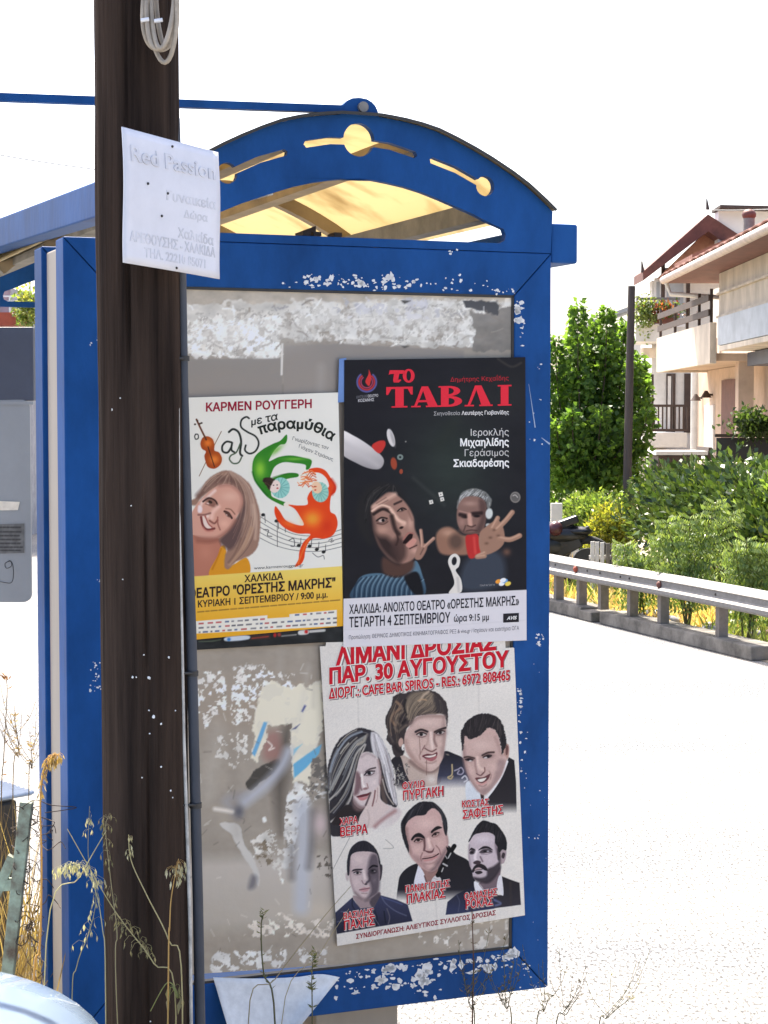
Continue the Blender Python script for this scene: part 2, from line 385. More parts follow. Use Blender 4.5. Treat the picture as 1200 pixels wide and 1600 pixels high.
for f in (.07, .33, .67, .93):
    a = offs(arc_pt(f), -.03); mb = MB(); mb.beam(W(*a, -.03), W(*a, -LEN), .05, .05); mb.build('purlin', M['goldrib'] if f in (.33, .67) else M['dirty'], shelter)
for o in (1.25, 2.05):
    mb = MB(); q = [offs(p, -.002) for p in prof]; q2 = [offs(p, -.04) for p in prof]
    V = [W(*p, -o) for p in q] + [W(*p, -o) for p in q2] + [W(*p, -o - .04) for p in q] + [W(*p, -o - .04) for p in q2]
    fs = []
    for i in range(N - 1): fs += [(i, N + i, N + i + 1, i + 1), (2 * N + i, 2 * N + i + 1, 3 * N + i + 1, 3 * N + i), (N + i, 3 * N + i, 3 * N + i + 1, N + i + 1)]
    mb.add(V, fs); mb.build('cross_rib', M['goldrib'], shelter)
# dirt caked strips of sheet lining the vault on the left
mb = MB(); lo = [offs(arc_pt(f), -.008) for f in np.linspace(.55, .98, 9)]
for i in range(8):
    for (o0, o1) in ((-.55, -2.6),): mb.add([W(*lo[i], o0), W(*lo[i + 1], o0), W(*lo[i + 1], o1), W(*lo[i], o1)], [(0, 1, 2, 3)])
mb.build('dirty_lining', M['dirty'], shelter)
# eave beams, right one shows its end as a tab
mb = MB(); mb.lbox(S1 + .002, .717, 2.438, 2.536, -LEN, -.004); mb.build('eave_beam', M['blue'], shelter, bevel=.006)
sl = -.44
def plane_s(x, y, s):                               # photo point on the vertical plane s = const that runs along the shelter
    r = ray(x, y); t = ((AV - CP) @ DV + s) / (r @ DV); X = CP + r * t; return float((X - AV) @ NV), float(X[2])
e = [plane_s(*p, sl) for p in ((146, 284), (0, 340), (0, 386), (146, 340))]
def ext(p, q, o): k = (o - p[0]) / (q[0] - p[0]); return p[1] + (q[1] - p[1]) * k
zt0, zt1 = ext(e[0], e[1], -.02), ext(e[0], e[1], -LEN - .6); zb0, zb1 = ext(e[3], e[2], -.02), ext(e[3], e[2], -LEN - .6)
print('eave', e, zt0, zt1, zb0, zb1)
mb = MB(); a0, a1 = sl, sl + .07
mb.hexa([W(a0, zb0, -.02), W(a1, zb0, -.02), W(a1, zb1, -LEN - .6), W(a0, zb1, -LEN - .6), W(a0, zt0, -.02), W(a1, zt0, -.02), W(a1, zt1, -LEN - .6), W(a0, zt1, -LEN - .6)])
mb.build('eave_beam', M['blue'], shelter, bevel=.004)
mb = MB(); 
k = .012; mb.hexa([W(a1 + .001, zb0 + k, -.04), W(.6, 2.47 + k, -.04), W(.6, 2.47 + k, -LEN), W(a1 + .001, zb1 + k, -LEN - .55), W(a1 + .001, zb0 + k + .01, -.04), W(-.2, zb0 + k + .06, -.04), W(-.2, zb1 + k + .06, -LEN), W(a1 + .001, zb1 + k + .01, -LEN - .55)])
# soffit strip beside the left eave only
mb = MB(); mb.hexa([W(a1 + .001, zb0 + .012, -.04), W(a1 + .30, zb0 + .05, -.04), W(a1 + .30, zb1 + .05, -LEN - .55), W(a1 + .001, zb1 + .012, -LEN - .55)] + [W(a1 + .001, zb0 + .018, -.04), W(a1 + .30, zb0 + .056, -.04), W(a1 + .30, zb1 + .056, -LEN - .55), W(a1 + .001, zb1 + .018, -LEN - .55)])
mb.build('soffit', M['whitewall'], shelter)
for s in (-.5, .6):
    mb = MB(); mb.lbox(s - .04, s + .04, 0, 2.42, -LEN - .04, -LEN + .04); mb.build('rear_post', M['blue'], shelter, bevel=.005)
mb = MB(); mb.lbox(.598, .628, .55, 2.2, -LEN + .06, -.36)
# tie bar from the lug to the left, past the frame
rb0 = cz(458, 97); b2 = sz(0, 151); dirb = np.array(b2) - np.array(rb0)
mb = MB(); A_ = W(rb0[0], rb0[1], -.012); B_ = W(rb0[0] + dirb[0] * 1.9, rb0[1] + dirb[1] * 1.9, -.012)
mb.beam(A_, B_, .022, .018); mb.build('tie_bar', M['blue'], shelter)
E_ = B_; mb = MB(); mb.tube([(E_[0], E_[1], 0), (E_[0], E_[1], E_[2] + .05)], .035, 12); mb.build('tie_post', M['blue'], shelter)
# small brackets and a clump of leaves above the panel
for px in (505, 522, 555):
    a, b = sz(px, 372); mb = MB(); mb.lbox(a - .006, a + .006, Z1 + .001, Z1 + .045, -.18, -.168); mb.lbox(a - .006, a + .014, Z1 + .036, Z1 + .046, -.167, -.13); mb.build('bracket', M['brown'], shelter)
tri = [sz(505, 352), sz(537, 340), sz(537, 372), sz(510, 372)]
mb = MB(); mb.plate([(a, b) for a, b in [tri[0], tri[3], tri[2], tri[1]]], [], W, -.21, -.2); mb.build('bracket', M['brown'], shelter)

# ------------------------------------------------------------------ printed sheets
def spline(pts, closed=True, k=6):
    p = np.array(pts, float); n = len(p); out = []
    for i in range(n if closed else n - 1):
        if closed: a, b, c, d = p[i - 1], p[i], p[(i + 1) % n], p[(i + 2) % n]
        else: a, b, c, d = p[max(i - 1, 0)], p[i], p[i + 1], p[min(i + 2, n - 1)]
        for j in range(k):
            t = j / k
            out.append(.5 * (2 * b + (c - a) * t + (2 * a - 5 * b + 4 * c - d) * t * t + (3 * b - a - 3 * c + d) * t ** 3))
    if not closed: out.append(p[-1])
    return np.array(out)
def resample(p, n=14):
    c = spline(p, False, 6); i = np.linspace(0, len(c) - 1, n); k = np.arange(len(c))
    return np.stack([np.interp(i, k, c[:, 0]), np.interp(i, k, c[:, 1])], 1)
GAIN = np.array([1.12, 1.07, .97])                                          # printed tone as seen in the shade -> albedo
class Art:
    """a sheet of paper as a fine grid; printed by evaluating shapes at every grid point"""
    def __init__(s, corners, ox, oy, k, nu, nv, off, seed=1, wave=.0012):
        s.ox, s.oy, s.k, s.off, s.seed, s.wave = ox, oy, k, off, seed, wave
        TL, TR, BR, BL = [np.array(c, float) for c in corners]
        u, v = np.meshgrid(np.linspace(0, 1, nu), np.linspace(0, 1, nv)); u = u[..., None]; v = v[..., None]
        P = (TL * (1 - u) + TR * u) * (1 - v) + (BL * (1 - u) + BR * u) * v
        s.X = P[..., 0]; s.Y = P[..., 1]; s.C = np.ones((nv, nu, 3)) * 220; s.nu, s.nv = nu, nv; s.keep = np.ones((nv, nu), bool)
        s.tv = []; s.tf = []; s.tc = []; s.aa = (s.X[0, -1] - s.X[0, 0]) / nu
    def world(s, X, Y, extra=0):
        a, b = SZ(s.ox + np.asarray(X) / s.k, s.oy + np.asarray(Y) / s.k, s.off)
        d = (fbm(a * 5, b * 2.2, s.seed, 2) - .5) * 2 * s.wave
        return W(a, b, s.off + d + extra)
    def box(s, x0, x1, y0, y1):
        m = (s.X >= x0) & (s.X <= x1) & (s.Y >= y0) & (s.Y <= y1)
        r = np.where(m.any(1))[0]; c = np.where(m.any(0))[0]
        if len(r) == 0 or len(c) == 0: return None
        return slice(r[0], r[-1] + 1), slice(c[0], c[-1] + 1)
    def mix(s, sl, m, col, alpha=1):
        m = np.clip(m * alpha, 0, 1)[..., None]; s.C[sl] = s.C[sl] * (1 - m) + np.asarray(col, float) * m
    def sd(s, X, Y, p, closed=True):
        best = np.full(X.shape, 1e9); ins = np.zeros(X.shape, bool); n = len(p)
        for i in range(n if closed else n - 1):
            a = p[i]; b = p[(i + 1) % n]; e = b - a; L2 = e @ e + 1e-9
            t = np.clip(((X - a[0]) * e[0] + (Y - a[1]) * e[1]) / L2, 0, 1)
            best = np.minimum(best, (X - a[0] - t * e[0]) ** 2 + (Y - a[1] - t * e[1]) ** 2)
            if closed and abs(e[1]) > 1e-9:
                cr = ((a[1] > Y) != (b[1] > Y)) & (X < e[0] * (Y - a[1]) / e[1] + a[0]); ins ^= cr
        d = np.sqrt(best); return np.where(ins, -d, d) if closed else d
    def mask(s, pts, soft=None, smooth=True, rough=0, rs=20):
        soft = soft or s.aa * 1.2; p = spline(pts) if smooth else np.array(pts, float); g = soft + rough
        sl = s.box(p[:, 0].min() - g, p[:, 0].max() + g, p[:, 1].min() - g, p[:, 1].max() + g)
        if sl is None: return None, None
        X = s.X[sl]; Y = s.Y[sl]; d = s.sd(X, Y, p)
        if rough: d = d + (fbm(X / rs, Y / rs, 5, 4) - .5) * 2 * rough
        return sl, np.clip(.5 - d / soft, 0, 1)
    def poly(s, pts, col, soft=None, smooth=True, alpha=1, rough=0, rs=20):
        sl, m = s.mask(pts, soft, smooth, rough, rs)
        if sl is not None: s.mix(sl, m, col, alpha)
    def grad(s, pts, c0, c1, y0, y1, soft=None, smooth=True, alpha=1, axis=1, fade=None):
        sl, m = s.mask(pts, soft, smooth)
        if sl is None: return
        q = s.Y[sl] if axis else s.X[sl]; t = np.clip((q - y0) / (y1 - y0), 0, 1)[..., None]
        col = np.asarray(c0, float) * (1 - t) + np.asarray(c1, float) * t
        if fade: m = m * np.clip((fade[1] - s.Y[sl]) / (fade[1] - fade[0]), 0, 1)
        m = np.clip(m * alpha, 0, 1)[..., None]; s.C[sl] = s.C[sl] * (1 - m) + col * m
    def ell(s, x, y, rx, ry, col, ang=0, soft=None, alpha=1):
        R = max(rx, ry) * 1.6 + 4; sl = s.box(x - R, x + R, y - R, y + R)
        if sl is None: return
        a = math.radians(ang); dx = s.X[sl] - x; dy = s.Y[sl] - y
        q = np.hypot((dx * math.cos(a) + dy * math.sin(a)) / rx, (-dx * math.sin(a) + dy * math.cos(a)) / ry)
        s.mix(sl, np.clip(.5 - (q - 1) * min(rx, ry) / (soft or s.aa * 1.2), 0, 1), col, alpha)
    def glow(s, x, y, rx, ry, col, alpha=.5, ang=0):
        sl = s.box(x - rx * 2.4, x + rx * 2.4, y - ry * 2.4, y + ry * 2.4) if not ang else s.box(x - 2.4 * max(rx, ry), x + 2.4 * max(rx, ry), y - 2.4 * max(rx, ry), y + 2.4 * max(rx, ry))
        if sl is None: return
        a = math.radians(ang); dx = s.X[sl] - x; dy = s.Y[sl] - y
        q = ((dx * math.cos(a) + dy * math.sin(a)) / rx) ** 2 + ((-dx * math.sin(a) + dy * math.cos(a)) / ry) ** 2
        s.mix(sl, np.exp(-q * 1.3), col, alpha)
    def line(s, pts, w, col, soft=None, alpha=1, smooth=True, taper=False):
        p = spline(pts, False, 5) if smooth and len(pts) > 2 else np.array(pts, float); soft = soft or s.aa * 1.2; g = w + soft
        sl = s.box(p[:, 0].min() - g, p[:, 0].max() + g, p[:, 1].min() - g, p[:, 1].max() + g)
        if sl is None: return
        d = s.sd(s.X[sl], s.Y[sl], p, False); s.mix(sl, np.clip(.5 - (d - w / 2) / soft, 0, 1), col, alpha)
    def hair(s, outline, base, tones, strokes, n=40, w=5, seed=1, alpha=.6):
        """hair mass with strands; strokes = guide curves, strands interpolate between neighbours"""
        s.poly(outline, base, soft=s.aa * 2.4, rough=5, rs=9)
        R = random.Random(seed)
        pm = s.mask(outline, s.aa * 2)
        sl, m = pm; keep = s.C[sl].copy(); s.C[sl] *= (1 + (fbm(s.X[sl] / 16, s.Y[sl] / 26, seed, 3) - .5) * .9)[..., None]
        for i in range(n):
            f = R.random() * (len(strokes) - 1); j = min(int(f), len(strokes) - 2); t = f - j
            a = resample(strokes[j]); b = resample(strokes[j + 1])
            q = a * (1 - t) + b * t + np.array([R.uniform(-4, 4), R.uniform(-4, 4)])
            i0 = R.randint(0, len(q) // 3); i1 = R.randint(2 * len(q) // 3, len(q))
            s.line(q[i0:i1], w * R.uniform(.5, 1.4), R.choice(tones), soft=w, alpha=alpha * R.uniform(.5, 1), smooth=False)
        s.C[sl] = keep * (1 - m[..., None]) + s.C[sl] * m[..., None]
    def noise(s, amt, sx, sy=None, seed=3):
        sy = sy or sx; s.C *= (1 + (fbm(s.X / sx, s.Y / sy, seed, 4) - .5) * 2 * amt)[..., None]
    # ---- lettering: real outlines laid 0.4 mm above the sheet, in the same mesh
    def text(s, t, a, b, cap, col, bold=.015, up=None, lift=1, dx=0, dy=0, shear=0, curve=None, keepcap=True):
        V, F = glyphs(t, bold); a = np.array(a, float) + (dx, dy); b = np.array(b, float) + (dx, dy)
        x0, x1 = V[:, 0].min(), V[:, 0].max(); u = (V[:, 0] - x0 + shear * V[:, 1]) / (x1 - x0); hgt = V[:, 1] / .728 * cap
        if curve is not None:
            c = spline(curve, False, 12); seg = np.r_[0, np.cumsum(np.linalg.norm(np.diff(c, axis=0), axis=1))]
            q = u * seg[-1]; X = np.interp(q, seg, c[:, 0]); Y = np.interp(q, seg, c[:, 1]); q2 = np.clip(q + 2, 0, seg[-1]); q1 = np.clip(q - 2, 0, seg[-1])
            tx = np.interp(q2, seg, c[:, 0]) - np.interp(q1, seg, c[:, 0]); ty = np.interp(q2, seg, c[:, 1]) - np.interp(q1, seg, c[:, 1]); n_ = np.hypot(tx, ty) + 1e-9
            X = X + ty / n_ * hgt; Y = Y - tx / n_ * hgt
        else:
            up_ = np.array(up if up is not None else (0, -1.)); X = a[0] + (b[0] - a[0]) * u + up_[0] * hgt; Y = a[1] + (b[1] - a[1]) * u + up_[1] * hgt
        s.shape(X, Y, F, col, lift)
    def shape(s, X, Y, F, col, lift=1):
        P = s.world(X, Y, .0004 * lift); b0 = sum(len(v) for v in s.tv)
        s.tv.append(P); s.tf += [tuple(b0 + i for i in f) for f in F]; s.tc.append(np.tile(np.asarray(col, float), (len(P), 1)))
    def solid(s, pts, col, lift=1):
        tris = tessellate_polygon([[Vector((x, -y, 0)) for x, y in pts]]); F = []
        for t in tris:
            A, B, C_ = [np.array([pts[i][0], -pts[i][1]]) for i in t]
            F.append(tuple(t) if (B - A)[0] * (C_ - A)[1] - (B - A)[1] * (C_ - A)[0] > 0 else tuple(t)[::-1])
        s.shape([p[0] for p in pts], [p[1] for p in pts], F, col, lift)
    def build(s, name, m, parent=None, cut=None):
        P = s.world(s.X, s.Y).reshape(-1, 3); col = s.C.reshape(-1, 3); nu, nv = s.nu, s.nv
        i = np.arange(nv * nu).reshape(nv, nu)
        q = np.stack([i[1:, :-1], i[1:, 1:], i[:-1, 1:], i[:-1, :-1]], -1).reshape(-1, 4)
        if cut is not None: k_ = cut.reshape(-1); q = q[~(k_[q].any(1))]
        nt_ = sum(len(v) for v in s.tv); nP = len(P)
        V = np.concatenate([P] + s.tv) if nt_ else P; Cc = np.concatenate([col] + s.tc) if nt_ else col
        og = np.array(origin(parent)); V = V - og
        me = bpy.data.meshes.new(name)
        loops = [q.ravel()] + [np.array(f) + nP for f in s.tf]; sizes = np.r_[np.full(len(q), 4), np.array([len(f) for f in s.tf], int)] if s.tf else np.full(len(q), 4)
        lv = np.concatenate(loops).astype(np.int32); st = np.r_[0, np.cumsum(sizes)[:-1]].astype(np.int32)
        me.vertices.add(len(V)); me.vertices.foreach_set('co', V.astype(np.float32).ravel())
        me.loops.add(len(lv)); me.loops.foreach_set('vertex_index', lv)
        me.polygons.add(len(sizes)); me.polygons.foreach_set('loop_start', st)
        me.polygons.foreach_set('use_smooth', np.r_[np.ones(len(q), bool), np.zeros(len(s.tf), bool)])
        me.materials.append(m); me.update(calc_edges=True); me.validate()
        at_ = me.color_attributes.new('Col', 'FLOAT_COLOR', 'POINT'); A = np.ones((len(V), 4), np.float32)
        A[:, :3] = np.clip(lin(np.clip(Cc, 0, 255)) * GAIN, .004, .84); at_.data.foreach_set('color', A.ravel())
        o = bpy.data.objects.new(name, me); COL.objects.link(o)
        if parent is not None: o.parent = parent
        return o
_G = {}
def outlines(t, bold):
    """the letter outlines of a line of text as closed loops, from Blender's own built-in font"""
    c = bpy.data.curves.new('lettering', 'FONT'); c.body = t; c.size = 1; c.resolution_u = 4; c.offset = bold; c.fill_mode = 'NONE'
    o = bpy.data.objects.new('lettering', c); COL.objects.link(o)
    me = bpy.data.meshes.new_from_object(o.evaluated_get(bpy.context.evaluated_depsgraph_get()))
    V = [v.co[:2] for v in me.vertices]; nxt = {}
    for e in me.edges: nxt.setdefault(e.vertices[0], []).append(e.vertices[1]); nxt.setdefault(e.vertices[1], []).append(e.vertices[0])
    bpy.data.objects.remove(o); bpy.data.curves.remove(c); bpy.data.meshes.remove(me)
    seen = set(); loops = []
    for s0 in range(len(V)):
        if s0 in seen or s0 not in nxt: continue
        lp = [s0]; seen.add(s0); cur = s0 + 1 if (s0 + 1) in nxt[s0] else nxt[s0][0]
        while cur not in seen:
            seen.add(cur); lp.append(cur); n_ = [k for k in nxt[cur] if k not in seen]
            if not n_: break
            cur = n_[0]
        if len(lp) > 2: loops.append([V[k] for k in lp])
    if not bold: return loops
    Q = [np.array(l) for l in loops]; A2 = [(q[:, 0] * np.roll(q[:, 1], -1) - np.roll(q[:, 0], -1) * q[:, 1]).sum() for q in Q]; out = []
    def inside(p, q):
        x, y = p; a = q; b_ = np.roll(q, -1, 0); c_ = (a[:, 1] > y) != (b_[:, 1] > y); return bool(np.sum(c_ & (x < (b_[:, 0] - a[:, 0]) * (y - a[:, 1]) / (b_[:, 1] - a[:, 1] + 1e-12) + a[:, 0])) % 2)
    for k, q in enumerate(Q):                           # fatten: move every outline outwards with a limited mitre
        sg = np.sign(A2[k])
        for j, h in enumerate(Q):
            if j != k and abs(A2[j]) > abs(A2[k]) and (h.min(0) <= q.min(0)).all() and (h.max(0) >= q.max(0)).all() and all(inside(p, h) for p in q[::3]): sg = np.sign(A2[j])
        keep = np.linalg.norm(q - np.roll(q, 1, 0), axis=1) > 1e-5; q = q[keep]
        e = np.roll(q, -1, 0) - q; e /= np.linalg.norm(e, axis=1, keepdims=True) + 1e-12; n_ = np.stack([e[:, 1], -e[:, 0]], 1) * sg; m_ = n_ + np.roll(n_, 1, 0)
        out.append((q + m_ * np.minimum(2 / ((m_ ** 2).sum(1) + 1e-9), 1.6)[:, None] * bold).tolist())
    return out
def fill(loops):
    vs_ = [Vector(p) for l in loops for p in l]; ed = []; b = 0
    for l in loops: ed += [(b + k, b + (k + 1) % len(l)) for k in range(len(l))]; b += len(l)
    r = delaunay_2d_cdt(vs_, ed, [], 0, 1e-6); P = np.array([v[:] for v in r[0]]); T = [f for f in r[2] if len(f) == 3]
    cen = np.array([P[list(f)].mean(0) for f in T]); wn = np.zeros(len(T), int)
    for l in loops:
        q = np.array(l); lo, hi = q.min(0), q.max(0); near = np.where((cen >= lo).all(1) & (cen <= hi).all(1))[0]
        if len(near) == 0: continue
        x, y = cen[near, 0], cen[near, 1]; w_ = np.zeros(len(near), int)
        for k in range(len(q)):
            a = q[k]; b_ = q[(k + 1) % len(q)]; left = (b_[0] - a[0]) * (y - a[1]) - (x - a[0]) * (b_[1] - a[1])
            w_ += ((a[1] <= y) & (b_[1] > y) & (left > 0)).astype(int) - ((a[1] > y) & (b_[1] <= y) & (left < 0)).astype(int)
        wn[near] += w_
    out = []
    for f, w_ in zip(T, wn):
        if w_ == 0: continue
        A_, B_, C_ = P[f[0]], P[f[1]], P[f[2]]; out.append(tuple(f) if (B_ - A_)[0] * (C_ - A_)[1] - (B_ - A_)[1] * (C_ - A_)[0] > 0 else tuple(f)[::-1])
    return np.c_[P, np.zeros(len(P))], out
def glyphs(t, bold=0.0):
    if (t, bold) not in _G: _G[(t, bold)] = fill(outlines(t, bold))
    return _G[(t, bold)]

# ------------------------------------------------------------------ notice panel (part of the shelter): scuffed sheet with torn paper left on it
A = Art([(176, 446), (806, 461), (801, 1488), (190, 1530)], 0, 0, 1, 380, 640, -.007, wave=0)
X, Y = A.X, A.Y
A.C[:] = (150, 142, 133)
A.noise(.10, 160, 90, 4); A.noise(.05, 12, 9, 9)
A.grad([(170, 600), (815, 600), (815, 1010), (170, 1010)], (128, 120, 113), (140, 130, 120), 600, 1010, smooth=False)
# brighter band near the foot, a light reflection painted in, and scratches
A.grad([(180, 1345), (560, 1335), (820, 1330), (820, 1440), (560, 1440), (180, 1462)], (196, 189, 184), (176, 170, 163), 1340, 1440, soft=26, smooth=False, alpha=.8)
A.glow(610, 1425, 160, 22, (215, 200, 180), .7)
A.glow(400, 1100, 160, 60, (158, 143, 128), .7)
# top: torn white backing paper
def torn(pts, col, rough, rs, thr=None, seed=0, alpha=1, soft=2.2, hole=.45, sc=9):
    p = np.array(pts, float); sl, m = A.mask(pts, soft, False, rough, rs)
    if sl is None: return
    x, y = A.X[sl], A.Y[sl]; nz = fbm(x / sc, y / sc, seed, 4)
    if thr: m = m * np.clip((nz - thr) / .05, 0, 1)
    tone = np.asarray(col, float) * (1 + (fbm(x / 22, y / 16, seed + 5, 4) - .5) * .35)[..., None]
    m = np.clip(m * alpha, 0, 1)[..., None]; A.C[sl] = A.C[sl] * (1 - m) + tone * m
torn([(170, 448), (808, 462), (808, 492), (600, 488), (450, 478), (170, 476)], (176, 168, 157), 6, 30, seed=2)
torn([(170, 474), (800, 470), (790, 540), (720, 545), (560, 532), (440, 530), (438, 560), (170, 556)], (196, 194, 190), 12, 26, .28, seed=21, sc=26)
torn([(170, 500), (800, 474), (795, 538), (560, 530), (440, 532), (440, 558), (170, 556)], (150, 143, 136), 12, 20, .56, seed=23, sc=11, alpha=.8)
torn([(260, 496), (440, 496), (440, 560), (260, 560)], (236, 236, 236), 14, 22, .46, seed=3, sc=8, alpha=.8)
torn([(460, 470), (800, 472), (795, 535), (470, 534)], (228, 229, 230), 18, 30, .46, seed=8, sc=8, alpha=.5)
torn([(170, 490), (800, 474), (795, 538), (170, 556)], (118, 112, 106), 10, 20, .63, seed=24, sc=5, alpha=.4)
torn([(500, 466), (700, 470), (690, 500), (520, 496)], (184, 184, 192), 14, 22, .55, seed=14, sc=9)
for (tx, ty, tw) in ((632, 484, 34), (690, 490, 40), (425, 482, 26)):
    for k in range(6): A.line([(tx + k * tw / 6, ty + random.uniform(-2, 2)), (tx + k * tw / 6 + tw / 9, ty + random.uniform(-5, 5))], 2.2, (140, 138, 142), alpha=.8)
torn([(738, 490), (806, 480), (808, 545), (742, 548)], (120, 116, 112), 9, 14, seed=11)
A.poly([(724, 470), (778, 470), (778, 493), (750, 486), (728, 480)], (62, 62, 66), smooth=False, rough=3, rs=8)
A.poly([(626, 469), (642, 470), (632, 475)], (60, 58, 56), smooth=False)
for i in range(70):
    x, y = RNG.uniform(280, 800), RNG.uniform(476, 556); l = RNG.uniform(4, 22); a = RNG.normal(0, .7)
    A.line([(x, y), (x + l * math.cos(a) * .5, y + l * math.sin(a) * .5 + RNG.uniform(-4, 4)), (x + l * math.cos(a), y + l * math.sin(a))], RNG.uniform(1, 2.6), [(250, 250, 250), (150, 145, 140), (120, 112, 106), (246, 246, 248)][i % 4], alpha=.75)
# grey squares where older bills were
A.grad([(443, 540), (535, 537), (725, 548), (725, 610), (443, 620)], (134, 128, 124), (142, 134, 128), 540, 620, smooth=False, soft=3)
A.grad([(170, 562), (441, 560), (441, 625), (170, 630)], (132, 127, 123), (140, 132, 126), 560, 625, smooth=False, soft=3)
A.line([(441, 538), (440, 585)], 3, (215, 213, 210)); A.poly([(625, 540), (640, 541), (632, 544)], (60, 58, 56), smooth=False)
# lower left: scraps, torn cream sheet, smears
def z2(pts): return [(280 + x / 2.963, 1000 + y / 2.963) for x, y in pts]
torn(z2([(0, 150), (215, 140), (215, 330), (100, 410), (0, 400)]), (226, 224, 222), 10, 12, .50, seed=31, sc=7)
torn(z2([(245, 120), (370, 115), (420, 150), (530, 160), (520, 230), (370, 250), (330, 390), (250, 380)]), (230, 228, 226), 9, 10, .47, seed=35, sc=6)
torn(z2([(165, 440), (330, 445), (340, 530), (250, 610), (170, 540)]), (222, 220, 216), 10, 12, .55, seed=37, sc=6)
A.poly(z2([(485, 400), (525, 330), (515, 560), (490, 720), (470, 900), (440, 720), (430, 560)]), (60, 54, 50), soft=20, alpha=.75)
A.poly(z2([(312, 665), (345, 610), (400, 575), (465, 555), (440, 610), (390, 650), (330, 695)]), (40, 38, 38), rough=3, rs=8)
A.poly(z2([(395, 440), (460, 430), (470, 540), (400, 555), (385, 500)]), (150, 105, 100), soft=14, alpha=.8)
A.line(z2([(410, 470), (430, 490), (415, 510), (440, 500)]), 2, (225, 215, 210))
cream = [(340, 395), (356, 330), (372, 262), (390, 215), (430, 188), (470, 208), (522, 226), (552, 205), (578, 200), (585, 230), (612, 200), (655, 188), (668, 300), (664, 400), (640, 480), (615, 560), (600, 675), (560, 655), (525, 660), (520, 560), (512, 470), (520, 390), (470, 392), (415, 396), (400, 470), (360, 575), (335, 545), (350, 470)]
A.poly(z2(cream), (222, 217, 200), smooth=False, rough=4, rs=7)
sl, m = A.mask(z2(cream), 2, False, 4, 7); A.mix(sl, m * (fbm(A.X[sl] / 30, A.Y[sl] / 30, 6) > .55), (208, 204, 192), .5)
A.poly(z2([(337, 525), (365, 450), (392, 378), (408, 382), (385, 450), (350, 540)]), (92, 160, 208), smooth=False)
A.poly(z2([(532, 640), (528, 575), (590, 530), (660, 482), (648, 525), (590, 590)]), (88, 165, 208), smooth=False)
A.poly(z2([(528, 535), (530, 505), (570, 482), (545, 510)]), (120, 185, 215), smooth=False)
A.poly(z2([(565, 330), (580, 300), (588, 305), (572, 335)]), (50, 60, 130), smooth=False); A.poly(z2([(520, 415), (560, 388), (540, 412)]), (60, 70, 120), smooth=False)
A.line(z2([(505, 515), (470, 590), (400, 670), (300, 750)]), 16, (176, 182, 198), soft=14, alpha=.85)
A.line(z2([(300, 720), (220, 745), (270, 800)]), 9, (150, 152, 166), soft=18, alpha=.75); A.glow(280 + 275 / 2.963, 1000 + 795 / 2.963, 9, 12, (60, 66, 86), .8)
A.line(z2([(165, 782), (205, 788), (245, 795)]), 6, (220, 214, 208), soft=5)
A.poly(z2([(188, 855), (215, 845), (280, 860), (300, 940), (345, 1010), (370, 1090), (365, 1140), (335, 1060), (270, 960), (240, 900)]), (196, 194, 192), rough=2, rs=8)
A.poly(z2([(335, 1090), (360, 1100), (350, 1145), (320, 1150)]), (92, 92, 104), soft=8, alpha=.8)
torn(z2([(495, 740), (540, 660), (600, 690), (605, 760), (560, 830), (530, 1000), (520, 1060), (480, 1060), (485, 900)]), (214, 214, 214), 5, 9, .38, seed=41, sc=7)
torn(z2([(335, 930), (430, 870), (470, 980), (480, 1120), (440, 1060), (400, 960), (350, 1010)]), (212, 210, 206), 7, 9, .44, seed=43, sc=6)
torn(z2([(350, 940), (400, 930), (440, 1030), (380, 1050)]), (120, 108, 92), 8, 10, .5, seed=44, sc=6)
A.line(z2([(572, 770), (575, 900), (570, 1050), (565, 1235)]), 24, (178, 184, 198), soft=16, alpha=.85)
A.line(z2([(620, 800), (612, 960), (600, 1050)]), 8, (70, 70, 78), soft=14, alpha=.6); A.line(z2([(520, 960), (520, 1100)]), 8, (90, 88, 92), soft=14, alpha=.7)
A.glow(280 + 655 / 2.963, 1000 + 850 / 2.963, 14, 22, (205, 185, 192), .8); A.poly(z2([(385, 825), (398, 818), (405, 838), (390, 845)]), (235, 233, 230))
torn(z2([(610, 560), (680, 520), (685, 700), (640, 740), (600, 700)]), (96, 92, 90), 8, 9, .42, seed=51, sc=6); torn(z2([(640, 620), (680, 600), (690, 720), (620, 760)]), (215, 215, 215), 8, 9, .5, seed=53, sc=5)
torn(z2([(630, 1000), (700, 990), (700, 1090), (640, 1090)]), (90, 82, 76), 8, 9, .5, seed=55, sc=6)
torn(z2([(160, 1450), (500, 1430), (500, 1500), (130, 1560)]), (216, 216, 216), 8, 9, .47, seed=57, sc=7)
torn(z2([(450, 1255), (560, 1290), (720, 1290), (700, 1380), (300, 1370), (330, 1290)]), (222, 214, 205), 8, 10, .52, seed=59, sc=8)
torn(z2([(550, 1430), (680, 1430), (680, 1500), (560, 1490)]), (215, 215, 215), 6, 8, .5, seed=61, sc=5)
torn([(640, 1440), (795, 1420), (795, 1480), (650, 1490)], (205, 202, 198), 6, 10, .58, seed=63, sc=8)
for i in range(60):
    x, y = RNG.uniform(300, 520), RNG.uniform(1020, 1500); l = RNG.uniform(3, 14); a = RNG.uniform(0, 6.3)
    A.line([(x, y), (x + l * math.cos(a), y + l * math.sin(a))], RNG.uniform(.8, 1.6), [(220, 218, 214), (90, 84, 80)][i % 2], alpha=.6)
A.glow(370, 520, 90, 30, (240, 240, 240), .55); A.glow(600, 500, 130, 22, (222, 221, 219), .45)  # soft white glare painted over the top strip
